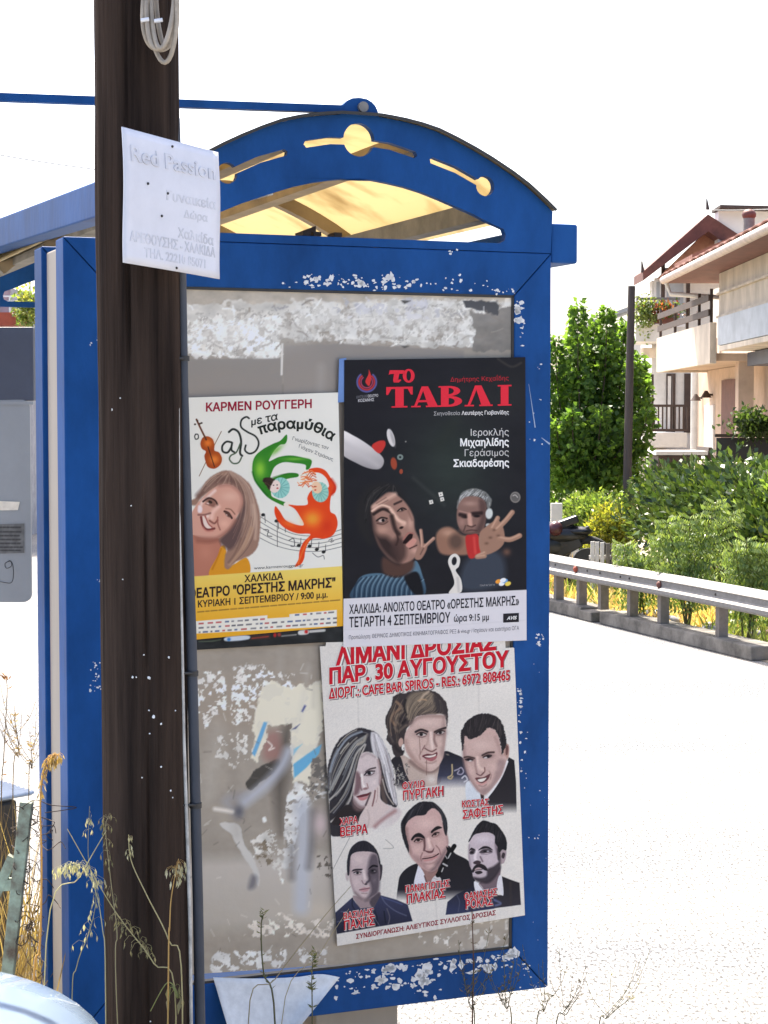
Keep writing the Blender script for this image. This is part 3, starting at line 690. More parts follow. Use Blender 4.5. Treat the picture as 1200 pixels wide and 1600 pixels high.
for i in range(46):
    x = RNG.uniform(180, 800); y = RNG.uniform(560, 1480); A.line([(x, y), (x + RNG.normal(0, 6), y + RNG.uniform(30, 150))], RNG.uniform(2, 12), [(190, 187, 184), (112, 105, 99)][i % 2], soft=RNG.uniform(8, 26), alpha=RNG.uniform(.1, .35))
panel = A.build('notice_panel', M['panel'], shelter)

RED = (190, 26, 44)
# ------------------------------------------------------------------ poster: island concert, six faces
P3 = Art([(30, 45), (1001, 20), (1056, 1408), (118, 1562)], 490, 990, 3.2, 430, 640, .0035, seed=11, wave=.0016)
P3.C[:] = (216, 212, 208); P3.noise(.035, 300, 200, 2)
for x in (215, 560, 820): P3.line([(x, 60), (x + 18, 700), (x + 60, 1500)], 4, (188, 184, 180), soft=10, alpha=.6)
P3.line([(360, 1030), (400, 1070), (350, 1075)], 3, (150, 146, 142))
def strands(*g): return [list(x) for x in g]
class Zoom:
    """paints on a sheet in the coordinates of an enlargement of one portrait (origin in photo pixels, scale)"""
    def __init__(s, A, ox, oy, k): s.A = A; s.ox = ox; s.oy = oy; s.k = k; s.q = A.k / k
    def T(s, pts): return [(((x / s.k + s.ox) - s.A.ox) * s.A.k, ((y / s.k + s.oy) - s.A.oy) * s.A.k) for x, y in pts]
    def p(s, pts, col, soft=12, alpha=1, smooth=True, rough=0, rs=30): s.A.poly(s.T(pts), col, max(soft * s.q, s.A.aa), smooth, alpha, rough * s.q, rs * s.q)
    def l(s, pts, w, col, soft=12, alpha=1): s.A.line(s.T(pts), w * s.q, col, max(soft * s.q, s.A.aa), alpha)
    def e(s, x, y, rx, ry, col, ang=0, soft=10, alpha=1): (X, Y), = s.T([(x, y)]); s.A.ell(X, Y, rx * s.q, ry * s.q, col, ang, max(soft * s.q, s.A.aa), alpha)
    def g(s, x, y, rx, ry, col, alpha=.6, ang=0): (X, Y), = s.T([(x, y)]); s.A.glow(X, Y, rx * s.q, ry * s.q, col, alpha, ang)
    def f(s, pts, c0, c1, y0, y1, soft=14, fade=None, smooth=True):
        Y = lambda y: s.T([(0, y)])[0][1]; s.A.grad(s.T(pts), c0, c1, Y(y0), Y(y1), max(soft * s.q, s.A.aa), smooth, 1, 1, None if fade is None else (Y(fade[0]), Y(fade[1])))
    def strands(s, guides, n, w, tones, alpha=.5, seed=1, outline=None, jit=8):
        R = random.Random(seed)
        if outline is not None: sl, m = s.A.mask(s.T(outline), s.A.aa * 2); keep = s.A.C[sl].copy()
        for i in range(n):
            x = R.random() * (len(guides) - 1); j = min(int(x), len(guides) - 2); t = x - j; a = resample(guides[j]); b = resample(guides[j + 1])
            q = a * (1 - t) + b * t + np.cumsum(np.array([[R.uniform(-1, 1), R.uniform(-1, 1)] for _ in range(14)]), 0) * jit * .4; i0 = R.randint(0, 6); i1 = R.randint(8, 14)
            s.A.line(s.T(q[i0:i1]), w * s.q * R.uniform(.4, 1.4), R.choice(tones), s.A.aa * 1.3, alpha * R.uniform(.4, 1), smooth=False)
        if outline is not None: s.A.C[sl] = keep * (1 - m[..., None]) + s.A.C[sl] * m[..., None]
# -- long haired blonde, fingers at her mouth
z = Zoom(P3, 505, 1125, 8.65)
z.f([(760, 1090), (900, 1150), (1000, 1180), (1060, 1260), (960, 1400), (760, 1520), (600, 1560), (480, 1450), (560, 1250)], (200, 186, 186), (212, 206, 206), 1150, 1500, 40, (1380, 1560))
HH = [(620, 130), (480, 110), (340, 170), (220, 260), (130, 420), (60, 650), (60, 900), (80, 1100), (80, 1300), (95, 1540), (250, 1560), (420, 1400), (520, 1250), (600, 1100), (500, 1060), (430, 1060), (400, 950), (440, 720), (500, 500), (600, 430), (720, 480), (760, 600), (780, 760), (760, 900), (770, 1080), (850, 1130), (990, 1170), (985, 1000), (940, 700), (900, 500), (820, 330), (740, 190)]
z.p(HH, (48, 46, 52), 16, rough=10)
z.p([(640, 170), (740, 190), (830, 330), (910, 540), (960, 800), (1000, 1130), (950, 1100), (880, 900), (820, 650), (760, 520), (680, 460), (650, 350)], (196, 194, 200), 24)
LG = [[(600, 180), (480, 120), (300, 210), (150, 420), (70, 700), (70, 900)], [(600, 190), (440, 230), (260, 420), (130, 700), (80, 950)], [(600, 220), (450, 330), (290, 580), (160, 850), (80, 1060)], [(580, 260), (480, 400), (370, 680), (260, 940), (90, 1120)], [(570, 320), (490, 480), (420, 760), (350, 1040), (200, 1260), (100, 1380)], [(560, 400), (480, 600), (440, 780), (400, 1000), (300, 1200), (120, 1420)]]
z.strands(LG, 60, 16, [(150, 152, 158), (176, 176, 176), (120, 124, 128), (190, 184, 172), (34, 32, 38), (28, 26, 32)], .8, 3, HH)
for q, w, c_ in (([(570, 220), (420, 330), (270, 600), (150, 840), (80, 980)], 30, (158, 160, 158)), ([(560, 330), (440, 470), (340, 760), (210, 960), (80, 1080)], 22, (192, 188, 182)), ([(575, 330), (500, 520), (440, 780), (370, 1060), (250, 1250), (100, 1375)], 18, (208, 202, 196)), ([(520, 160), (330, 250), (170, 470), (90, 700)], 24, (140, 150, 164)), ([(600, 200), (540, 290), (470, 330)], 40, (160, 154, 144))): z.l(q, w, c_, 20, .85)
z.strands([[(660, 180), (640, 300), (660, 440)], [(700, 190), (760, 400), (830, 640), (880, 900), (940, 1090)], [(740, 200), (850, 420), (930, 720), (990, 1120)]], 40, 14, [(226, 224, 230), (150, 146, 152), (120, 112, 116), (206, 202, 206)], .7, 4, HH)
z.l([(790, 780), (800, 960), (840, 1110)], 60, (84, 72, 70), 30); z.l([(800, 800), (860, 1000), (950, 1140)], 16, (170, 160, 154), 14); z.l([(620, 180), (600, 300), (640, 420)], 40, (56, 54, 62), 30, .8)
z.p([(300, 1150), (480, 1200), (580, 1170), (500, 1300), (480, 1370), (200, 1420), (120, 1380)], (42, 37, 40), 16)
z.p([(490, 510), (560, 435), (660, 460), (730, 520), (760, 620), (782, 760), (760, 880), (700, 1000), (630, 1110), (540, 1195), (470, 1185), (405, 1100), (425, 940), (445, 760)], (202, 188, 190), 14)
z.p([(440, 700), (500, 740), (505, 900), (470, 1000), (410, 1010), (430, 860)], (104, 78, 84), 40, .85); z.p([(400, 1050), (480, 1140), (560, 1160), (650, 1060), (600, 1180), (480, 1240), (400, 1180)], (112, 90, 92), 40, .75); z.l([(745, 540), (772, 700), (765, 860)], 34, (140, 116, 118), 30, .7); z.l([(520, 500), (600, 450), (700, 500)], 30, (150, 134, 138), 30, .6)
z.l([(575, 702), (630, 664), (705, 645)], 20, (66, 55, 60), 10); z.g(625, 715, 80, 44, (116, 98, 104), .7); z.e(628, 722, 46, 18, (170, 165, 168), -12, 8); z.e(622, 720, 25, 23, (28, 28, 34)); z.e(655, 714, 11, 8, (222, 222, 226), 0, 6); z.l([(555, 745), (610, 695), (695, 690)], 16, (36, 30, 36), 8); z.l([(575, 750), (640, 748), (690, 715)], 9, (90, 74, 80), 8)
z.l([(520, 740), (532, 850), (556, 905)], 30, (232, 220, 220), 22); z.l([(497, 780), (500, 890), (520, 945)], 22, (118, 90, 94), 18, .8); z.e(572, 928, 36, 16, (140, 108, 110), -10, 14); z.l([(592, 860), (608, 912)], 14, (156, 122, 122), 12); z.g(690, 840, 40, 40, (222, 208, 208), .6)
z.p([(448, 1035), (520, 1008), (600, 990), (655, 962), (610, 1020), (540, 1040), (480, 1052)], (92, 44, 52), 9); z.p([(470, 1052), (560, 1042), (610, 1028), (575, 1075), (510, 1088)], (186, 124, 128), 10)
z.p([(640, 960), (690, 965), (735, 890), (768, 905), (775, 1060), (850, 1140), (880, 1200), (760, 1340), (690, 1440), (620, 1460), (500, 1440), (485, 1330), (560, 1190), (605, 1100)], (206, 190, 188), 14)
z.l([(702, 955), (690, 1050), (665, 1160)], 20, (112, 74, 76), 12, .85); z.l([(640, 985), (605, 1075), (575, 1150)], 24, (66, 52, 56), 14, .8); z.l([(735, 920), (735, 1040), (715, 1110)], 10, (160, 128, 126), 10, .7); z.l([(600, 1220), (620, 1330), (600, 1450)], 16, (176, 156, 154), 20, .6); z.l([(970, 1230), (850, 1310), (760, 1380), (700, 1440)], 46, (150, 108, 110), 46, .75)
# -- woman with short waved hair, earring, black dress with gold brooches
z = Zoom(P3, 595, 1070, 8.571)
z.p([(255, 940), (420, 1010), (620, 1140), (760, 1100), (800, 1060), (780, 1330), (400, 1340), (300, 1180)], (182, 164, 156), 16); z.l([(400, 1030), (540, 1130), (680, 1165), (795, 1080)], 60, (122, 100, 96), 40, .8); z.g(680, 1270, 70, 70, (214, 208, 206), .8)
z.f([(140, 1010), (255, 955), (320, 1150), (390, 1310), (420, 1420), (230, 1420), (190, 1140)], (38, 36, 42), (50, 48, 56), 1000, 1350, 10, (1300, 1420)); z.f([(845, 895), (1000, 930), (1110, 990), (1140, 1100), (1200, 1260), (1150, 1400), (780, 1400), (785, 1100)], (30, 30, 38), (70, 74, 100), 900, 1380, 10, (1220, 1390))
R_ = random.Random(5)
for i in range(40): x, y = R_.uniform(170, 360), R_.uniform(1020, 1330); z.l([(x, y), (x + R_.uniform(-20, 20), y + 16), (x + R_.uniform(-26, 26), y + 30)], 12, R_.choice([(150, 146, 138), (110, 104, 100), (176, 172, 166), (60, 56, 60)]), 8, .7)
z.l([(955, 1070), (955, 1200), (900, 1240), (940, 1260), (965, 1225)], 20, (170, 154, 120), 10); z.l([(990, 1150), (1040, 1130), (1080, 1110), (1110, 1160), (1080, 1200), (1030, 1190), (1050, 1150)], 18, (150, 146, 166), 10); z.l([(1090, 1250), (1130, 1220), (1160, 1270), (1120, 1300)], 20, (190, 190, 200), 10); z.e(895, 935, 24, 10, (110, 104, 100), 20)
HF = [(330, 110), (250, 112), (160, 170), (140, 280), (75, 400), (60, 520), (90, 640), (80, 740), (140, 820), (170, 930), (220, 970), (300, 930), (330, 760), (340, 600), (420, 520), (470, 430), (560, 410), (700, 395), (850, 400), (885, 560), (900, 400), (880, 260), (820, 160), (720, 90), (620, 60), (480, 62)]
z.p(HF, (56, 50, 52), 12, rough=12)
z.p([(330, 220), (420, 110), (560, 86), (680, 110), (740, 200), (700, 290), (560, 330), (430, 400), (370, 470), (330, 350)], (118, 106, 94), 50); z.strands([[(640, 80), (480, 120), (370, 240), (350, 430)], [(660, 100), (520, 200), (420, 330), (380, 500)], [(700, 130), (600, 270), (500, 360), (420, 500)], [(740, 170), (720, 280), (640, 350), (500, 400)], [(800, 200), (850, 300), (860, 400), (700, 390)]], 90, 13, [(150, 134, 116), (84, 74, 68), (60, 54, 54), (130, 116, 102), (170, 152, 132)], .7, 6, HF)
z.l([(520, 220), (575, 140), (640, 90)], 26, (186, 166, 148), 26, .9); z.l([(500, 210), (560, 195), (610, 205)], 20, (176, 146, 116), 16, .8); z.p([(700, 150), (800, 200), (870, 320), (885, 500), (845, 400), (780, 370), (730, 290)], (58, 53, 56), 50, .85)
for q, c_, w in (([(210, 230), (270, 300), (190, 370), (140, 450), (190, 540)], (140, 112, 92), 36), ([(260, 280), (300, 350), (230, 400), (200, 480), (260, 540)], (112, 100, 88), 30), ([(180, 570), (230, 620), (300, 570), (340, 540)], (100, 88, 80), 30), ([(110, 480), (140, 580), (120, 660), (160, 760)], (84, 76, 76), 26), ([(240, 440), (290, 510), (330, 470)], (30, 27, 30), 30), ([(120, 400), (100, 500), (130, 620)], (40, 37, 42), 26), ([(330, 200), (310, 300), (340, 400)], (34, 31, 34), 30), ([(190, 820), (230, 880), (290, 900)], (40, 36, 40), 40)): z.l(q, w, c_, 22, .85)
z.strands([[(220, 150), (150, 300), (90, 480), (110, 700)], [(300, 200), (220, 350), (170, 500), (200, 760)], [(330, 400), (280, 500), (260, 600), (250, 800)]], 40, 10, [(120, 104, 92), (40, 36, 40), (150, 128, 108)], .6, 7, HF)
z.e(268, 770, 32, 60, (184, 154, 144), 5); z.e(302, 835, 24, 44, (226, 224, 222), 8, 8); z.e(308, 850, 9, 14, (140, 138, 140), 0, 6)
z.p([(330, 640), (420, 520), (480, 435), (600, 408), (760, 400), (852, 430), (872, 560), (872, 700), (852, 860), (832, 980), (780, 1080), (700, 1150), (620, 1152), (520, 1100), (420, 1010), (345, 900), (315, 780)], (194, 168, 162), 14)
z.p([(852, 430), (874, 560), (872, 700), (840, 960), (800, 900), (825, 700), (815, 500)], (150, 126, 124), 50, .7); z.l([(335, 760), (380, 900), (480, 1040), (600, 1135)], 56, (156, 128, 122), 50, .7); z.l([(390, 540), (480, 450), (620, 418), (850, 424)], 44, (140, 116, 112), 40, .7); z.g(640, 505, 170, 50, (212, 188, 182), .6); z.g(430, 790, 80, 80, (212, 186, 178), .6); z.g(800, 790, 36, 56, (206, 180, 172), .5); z.g(690, 1080, 70, 36, (212, 190, 184), .6)
z.g(545, 650, 100, 50, (108, 86, 88), .75); z.g(795, 640, 84, 48, (104, 82, 84), .75)
z.l([(465, 630), (540, 600), (625, 628)], 28, (48, 39, 42), 12); z.l([(722, 632), (790, 600), (868, 575)], 28, (54, 43, 45), 12)
z.e(548, 666, 56, 19, (186, 178, 176), 0, 8); z.e(540, 664, 24, 22, (36, 31, 34)); z.l([(480, 664), (540, 636), (612, 660)], 16, (40, 32, 35), 8); z.l([(500, 692), (550, 704), (605, 684)], 10, (112, 88, 88), 10)
z.e(802, 642, 46, 18, (178, 170, 168), -10, 8); z.e(796, 640, 23, 21, (40, 34, 37)); z.l([(740, 652), (798, 616), (856, 622)], 16, (40, 32, 35), 8); z.l([(750, 672), (800, 672), (845, 650)], 9, (116, 92, 92), 10)
z.l([(668, 640), (680, 760), (690, 845)], 38, (220, 198, 192), 28); z.l([(722, 660), (716, 740), (745, 820)], 28, (130, 102, 100), 22, .85); z.l([(640, 640), (628, 760), (600, 830)], 22, (170, 142, 138), 24, .6); z.l([(590, 850), (640, 880), (690, 892), (742, 862)], 17, (110, 78, 78), 12); z.l([(588, 815), (556, 872)], 14, (124, 92, 90), 12); z.l([(548, 890), (518, 945), (528, 1000)], 16, (146, 116, 112), 18, .8)
z.p([(552, 952), (620, 925), (690, 930), (752, 902), (752, 950), (690, 990), (620, 998), (580, 978)], (98, 50, 58), 9); z.p([(585, 958), (680, 946), (738, 928), (725, 956), (650, 974)], (224, 214, 208), 7); z.p([(590, 985), (660, 982), (748, 950), (738, 992), (680, 1024), (625, 1010)], (158, 96, 102), 10); z.l([(600, 1040), (680, 1050), (740, 1020)], 18, (150, 122, 118), 20, .7)
z.l([(512, 690), (522, 800), (528, 930)], 8, (112, 84, 82), 8, .8); z.l([(612, 1010), (614, 1130), (610, 1210)], 8, (110, 82, 80), 8, .8)
# -- smiling man leaning in, open white collar
z = Zoom(P3, 710, 1105, 9.41)
z.f([(800, 735), (880, 780), (905, 1100), (915, 1560), (700, 1560), (520, 1470), (480, 1360), (640, 1100)], (32, 30, 36), (44, 42, 48), 760, 1500, 8, (1400, 1560), False); z.p([(165, 1145), (230, 1080), (300, 1140), (395, 1280), (400, 1400), (200, 1400)], (206, 212, 222), 12)
z.l([(775, 800), (690, 1010), (560, 1220), (440, 1360)], 34, (222, 220, 224), 8); z.p([(385, 1270), (430, 1280), (430, 1360), (395, 1350)], (60, 44, 44), 10)
z.p([(715, 610), (770, 538), (806, 580), (794, 740), (740, 770)], (176, 142, 134), 8); z.p([(760, 562), (794, 590), (778, 700), (752, 680)], (104, 72, 70), 12)
z.p([(150, 400), (230, 440), (330, 400), (430, 340), (520, 290), (600, 330), (660, 460), (690, 640), (722, 700), (770, 752), (742, 850), (690, 1000), (620, 1110), (500, 1250), (420, 1292), (340, 1222), (230, 1062), (170, 900), (140, 740), (128, 600)], (190, 162, 157), 12)
z.p([(640, 780), (745, 800), (690, 1000), (500, 1250), (420, 1292), (370, 1220), (520, 1150), (590, 1010)], (136, 114, 116), 50, .6); z.l([(138, 580), (160, 850), (245, 1070), (350, 1220)], 46, (152, 124, 122), 40, .75); z.g(400, 560, 190, 90, (212, 188, 182), .6); z.g(570, 880, 90, 70, (208, 180, 174), .6); z.g(250, 930, 50, 70, (208, 180, 174), .5); z.l([(600, 440), (660, 600), (690, 700)], 40, (160, 132, 128), 40, .6)
HK = [(90, 380), (110, 330), (180, 210), (300, 120), (430, 90), (560, 110), (650, 160), (720, 280), (755, 440), (762, 540), (700, 690), (690, 600), (660, 460), (600, 340), (500, 300), (430, 370), (330, 440), (230, 470), (150, 430), (132, 640), (105, 560)]
z.p(HK, (40, 37, 41), 14, rough=14, rs=24); z.strands([[(130, 330), (140, 420), (120, 560)], [(250, 160), (240, 300), (230, 450)], [(430, 100), (400, 220), (350, 420)], [(600, 140), (560, 220), (520, 290)], [(680, 220), (700, 400), (720, 600)]], 60, 10, [(66, 60, 62), (26, 24, 28), (84, 76, 76)], .6, 8, HK)
z.g(220, 765, 90, 36, (112, 88, 88), .75); z.g(490, 715, 100, 40, (112, 88, 88), .75)
z.l([(148, 738), (210, 730), (298, 752)], 26, (70, 54, 54), 14); z.l([(412, 708), (490, 670), (580, 662)], 28, (68, 52, 52), 14)
z.e(218, 774, 58, 22, (58, 46, 48), 4); z.e(226, 790, 32, 10, (202, 196, 198), 0, 8); z.e(206, 774, 20, 18, (28, 23, 27)); z.e(485, 727, 64, 24, (58, 47, 49), -10); z.e(466, 742, 32, 11, (204, 198, 202), -8, 8); z.e(496, 727, 21, 19, (30, 25, 29)); z.l([(160, 770), (220, 752), (280, 772)], 10, (46, 36, 38), 8); z.l([(420, 738), (490, 700), (550, 706)], 11, (46, 36, 38), 8)
z.l([(335, 740), (362, 880), (425, 920)], 44, (214, 188, 180), 34); z.l([(302, 770), (312, 880), (330, 962)], 24, (150, 120, 118), 24, .8); z.l([(444, 890), (446, 945), (405, 985)], 17, (120, 88, 86), 12); z.l([(328, 978), (386, 1003), (430, 965)], 17, (108, 76, 78), 12)
z.p([(308, 1040), (420, 1030), (480, 1000), (528, 980), (495, 1062), (420, 1114), (356, 1104)], (98, 60, 64), 9); z.p([(345, 1066), (430, 1046), (470, 1040), (430, 1088), (372, 1096)], (230, 222, 217), 7); z.l([(335, 1112), (400, 1136), (470, 1100)], 20, (196, 146, 144), 12); z.l([(510, 940), (540, 1000), (525, 1060)], 14, (146, 114, 112), 14, .7); z.l([(360, 1150), (420, 1166), (470, 1140)], 16, (140, 112, 112), 16, .7)
# -- man holding a clarinet, centre
z = Zoom(P3, 615, 1245, 8.889)
for q in ([(335, 925), (200, 980), (100, 1080), (65, 1200), (50, 1480), (200, 1500), (290, 1230), (335, 1000)], [(590, 1080), (740, 690), (860, 790), (1040, 890), (1100, 1050), (1125, 1260), (900, 1420), (650, 1420), (560, 1260)]): z.f(q, (30, 29, 35), (36, 36, 46), 900, 1400, 8, (1290, 1440))
z.p([(380, 970), (500, 1030), (610, 1000), (600, 1060), (535, 1190), (430, 1190)], (146, 114, 110), 12); z.p([(350, 955), (400, 1020), (435, 1100), (435, 1200), (285, 1230), (330, 1000)], (216, 215, 226), 9); z.p([(525, 1180), (580, 1095), (655, 1130), (640, 1180)], (204, 200, 204), 9); z.l([(430, 1100), (455, 1180)], 16, (84, 56, 56), 14)
z.p([(160, 440), (200, 320), (300, 240), (430, 230), (480, 180), (560, 150), (645, 215), (692, 400), (742, 520), (762, 640), (742, 760), (680, 880), (600, 1010), (500, 1042), (380, 980), (310, 910), (240, 832), (208, 690)], (194, 162, 159), 12)
z.p([(750, 690), (680, 880), (590, 1012), (500, 1042), (560, 950), (660, 810)], (108, 88, 92), 60, .85); z.p([(240, 820), (400, 985), (500, 1042), (430, 910), (330, 820)], (156, 126, 126), 60, .7); z.g(450, 370, 170, 90, (218, 190, 185), .65); z.l([(175, 440), (190, 600), (235, 780)], 46, (144, 112, 110), 40, .75); z.g(330, 730, 60, 60, (212, 180, 174), .55); z.g(640, 640, 50, 60, (212, 180, 174), .55); z.g(520, 960, 70, 30, (206, 176, 172), .6); z.l([(690, 380), (735, 520), (755, 640)], 30, (160, 130, 128), 26, .6)
HP = [(100, 400), (130, 300), (230, 170), (350, 80), (450, 65), (560, 80), (660, 170), (730, 290), (750, 420), (735, 540), (702, 480), (665, 280), (610, 190), (540, 160), (480, 200), (430, 255), (300, 268), (200, 340), (162, 450), (212, 700), (205, 770), (130, 580)]
z.p(HP, (33, 33, 39), 12, rough=5); z.strands([[(150, 300), (120, 430), (200, 720)], [(230, 190), (170, 320), (160, 440)], [(360, 90), (280, 180), (220, 300)], [(460, 75), (420, 150), (380, 250)], [(560, 90), (640, 190), (690, 360)], [(640, 160), (720, 300), (735, 500)]], 60, 9, [(58, 58, 66), (20, 20, 26), (76, 74, 80)], .55, 9, HP)
z.g(345, 590, 100, 50, (124, 94, 94), .75); z.g(580, 510, 80, 44, (124, 94, 94), .75)
z.p([(242, 590), (290, 525), (360, 502), (422, 545), (434, 585), (370, 562), (300, 564), (262, 606)], (26, 24, 28), 8); z.p([(516, 486), (570, 428), (622, 406), (675, 430), (622, 452), (560, 482), (535, 505)], (28, 25, 28), 8)
z.e(345, 606, 44, 14, (186, 164, 160), -8, 8); z.l([(288, 622), (330, 584), (398, 592)], 18, (44, 34, 38), 8); z.e(342, 602, 24, 19, (38, 28, 30)); z.l([(300, 634), (350, 640), (395, 612)], 9, (130, 98, 96), 10); z.e(582, 524, 38, 12, (184, 160, 156), -12, 8); z.l([(536, 545), (578, 503), (630, 500)], 18, (44, 33, 36), 8); z.e(578, 520, 22, 17, (38, 28, 30)); z.l([(545, 560), (590, 555), (630, 525)], 9, (130, 98, 96), 10)
z.l([(425, 590), (432, 680), (424, 742)], 28, (100, 72, 74), 18); z.l([(482, 590), (505, 700)], 46, (220, 192, 186), 32); z.p([(416, 738), (470, 750), (530, 750), (566, 705), (545, 772), (480, 780)], (100, 68, 72), 10); z.l([(520, 620), (556, 700)], 20, (176, 144, 140), 18, .7)
z.l([(405, 862), (480, 852), (560, 832), (626, 792)], 18, (70, 42, 46), 8); z.l([(430, 886), (520, 872), (604, 834)], 22, (190, 136, 136), 14); z.l([(420, 836), (500, 822), (580, 800)], 14, (170, 130, 128), 14, .8); z.l([(402, 780), (378, 840), (388, 890)], 16, (132, 98, 98), 14, .85); z.l([(590, 676), (634, 730), (656, 806)], 15, (132, 98, 98), 12, .85); z.l([(430, 930), (520, 930), (600, 890)], 16, (150, 118, 118), 20, .7)
z.l([(845, 685), (760, 820), (680, 980), (615, 1090)], 62, (15, 15, 19), 8); z.p([(735, 690), (790, 730), (850, 670), (856, 700), (800, 790), (750, 760)], (16, 16, 20), 8)
for q, w in (([(760, 850), (795, 785)], 18), ([(690, 930), (745, 960)], 22), ([(670, 1040), (690, 990)], 16), ([(560, 1130), (610, 1150)], 14), ([(720, 820), (745, 860)], 10)): z.l(q, w, (176, 176, 180), 8)
# -- man with a moustache and beard, face turned away
z = Zoom(P3, 690, 1275, 9.231)
z.f([(868, 868), (1000, 920), (1122, 962), (1142, 1280), (900, 1312), (760, 1330), (780, 1140), (885, 1140)], (36, 34, 40), (50, 48, 58), 900, 1300, 8, None, False); z.f([(470, 955), (500, 1090), (760, 1080), (800, 1200), (760, 1335), (300, 1402), (58, 1428), (86, 1240), (220, 1130), (440, 1020)], (32, 33, 44), (48, 54, 84), 1000, 1350, 8, None, False); z.l([(220, 1140), (260, 1240), (240, 1380)], 14, (84, 86, 110), 14, .6); z.l([(760, 1210), (850, 1260), (780, 1290)], 30, (110, 120, 165), 24, .7); z.l([(990, 960), (1000, 1280)], 30, (56, 50, 52), 26, .7)
z.p([(560, 950), (830, 740), (836, 900), (800, 1040), (600, 1080), (540, 980)], (112, 97, 106), 14); z.l([(640, 940), (760, 860), (830, 740)], 50, (62, 54, 62), 40, .8); z.p([(468, 950), (540, 975), (605, 1068), (500, 1100)], (222, 221, 228), 8); z.p([(826, 865), (870, 900), (888, 1146), (796, 1040)], (216, 214, 222), 8); z.l([(540, 985), (600, 1060)], 14, (150, 140, 146), 10)
z.p([(845, 520), (905, 480), (932, 500), (930, 570), (900, 672), (848, 676)], (166, 150, 156), 8); z.p([(880, 528), (915, 545), (895, 612), (862, 590)], (56, 48, 54), 12)
z.p([(400, 380), (430, 310), (480, 250), (600, 225), (720, 228), (775, 300), (790, 400), (828, 500), (836, 600), (852, 680), (760, 850), (640, 935), (520, 935), (460, 890), (438, 790), (402, 690), (390, 560)], (190, 177, 186), 10)
z.g(590, 340, 140, 60, (214, 204, 212), .7); z.g(680, 620, 80, 60, (204, 190, 198), .6); z.l([(400, 420), (395, 560), (420, 720)], 26, (150, 136, 146), 22, .7); z.p([(770, 380), (830, 500), (836, 600), (800, 560), (770, 470)], (120, 106, 116), 30, .8)
z.p([(838, 540), (836, 640), (752, 720), (662, 766), (645, 862), (560, 892), (465, 880), (480, 922), (560, 962), (700, 960), (820, 800), (852, 690)], (54, 48, 56), 34, .95); z.p([(800, 470), (842, 520), (838, 640), (806, 620)], (50, 45, 52), 20, .9)
HT = [(388, 375), (420, 300), (500, 150), (600, 65), (700, 90), (790, 120), (880, 230), (935, 350), (932, 490), (880, 484), (832, 525), (800, 440), (765, 380), (765, 290), (690, 240), (560, 244), (470, 274), (420, 345)]
z.p(HT, (31, 30, 35), 10, rough=5); z.strands([[(440, 290), (420, 330), (400, 370)], [(560, 100), (520, 180), (480, 260)], [(680, 95), (660, 160), (640, 235)], [(820, 160), (800, 260), (780, 360)], [(910, 300), (880, 400), (840, 510)]], 50, 9, [(56, 53, 58), (18, 17, 21), (72, 68, 74)], .5, 10, HT)
z.p([(435, 800), (470, 728), (540, 685), (625, 715), (668, 785), (625, 785), (560, 752), (500, 752), (462, 815)], (38, 33, 39), 10); z.p([(480, 806), (560, 790), (590, 820), (520, 842)], (44, 38, 44), 10); z.p([(478, 772), (530, 742), (575, 760), (520, 780)], (178, 154, 158), 8); z.l([(470, 785), (530, 775), (585, 772)], 9, (40, 30, 36), 8); z.g(520, 862, 50, 20, (176, 160, 168), .6)
z.p([(398, 505), (430, 458), (492, 488), (486, 512), (430, 490)], (40, 35, 41), 8); z.p([(402, 525), (440, 490), (494, 508), (474, 545), (420, 556)], (66, 58, 66), 12); z.e(440, 525, 20, 12, (26, 23, 28)); z.p([(524, 498), (600, 438), (682, 443), (740, 495), (660, 468), (590, 476)], (33, 29, 35), 8); z.p([(545, 525), (600, 480), (690, 478), (734, 522), (660, 530), (590, 540)], (70, 62, 70), 14); z.e(628, 508, 26, 14, (28, 25, 30)); z.e(668, 508, 18, 8, (168, 162, 172), 0, 6); z.l([(570, 548), (650, 552), (720, 530)], 10, (130, 116, 126), 12)
z.l([(508, 500), (482, 600), (500, 640)], 38, (222, 212, 220), 28); z.p([(456, 672), (510, 640), (566, 660), (545, 695), (480, 695)], (62, 50, 58), 12); z.l([(560, 590), (592, 655)], 22, (96, 82, 92), 18, .85)
# -- short haired man, half his face in shade, navy shirt
z = Zoom(P3, 520, 1305, 9.231)
z.p([(290, 870), (400, 900), (470, 930), (650, 820), (690, 860), (600, 1040), (400, 1050), (330, 970)], (152, 134, 138), 12); z.p([(540, 930), (670, 830), (680, 930), (600, 1040), (545, 1010)], (78, 70, 79), 24)
z.f([(20, 1130), (280, 898), (330, 975), (400, 1056), (600, 1036), (690, 865), (920, 930), (1080, 1000), (1152, 1240), (640, 1322), (58, 1424)], (54, 58, 86), (34, 36, 54), 950, 1380, 8, None, False)
for q, c_ in (([(285, 910), (280, 1010), (330, 1090)], (28, 30, 46)), ([(700, 880), (760, 980), (900, 1090), (1060, 1160)], (92, 96, 124)), ([(720, 900), (900, 960), (1000, 1000)], (74, 84, 126)), ([(600, 1080), (640, 1200), (620, 1310)], (24, 26, 40)), ([(780, 1060), (820, 1180), (800, 1280)], (96, 92, 104)), ([(740, 1100), (760, 1260)], (22, 24, 36)), ([(120, 1100), (200, 1120), (220, 1240)], (80, 86, 116)), ([(60, 1250), (160, 1230)], (90, 94, 116))): z.l(q, 16, c_, 14, .8)
z.e(205, 600, 22, 60, (186, 172, 174), -6); z.p([(676, 440), (716, 445), (704, 600), (676, 650)], (56, 50, 57), 8)
z.p([(238, 560), (243, 330), (290, 245), (400, 215), (560, 222), (632, 270), (662, 400), (682, 540), (667, 700), (652, 820), (560, 900), (470, 942), (400, 912), (308, 822), (258, 700)], (190, 172, 175), 10)
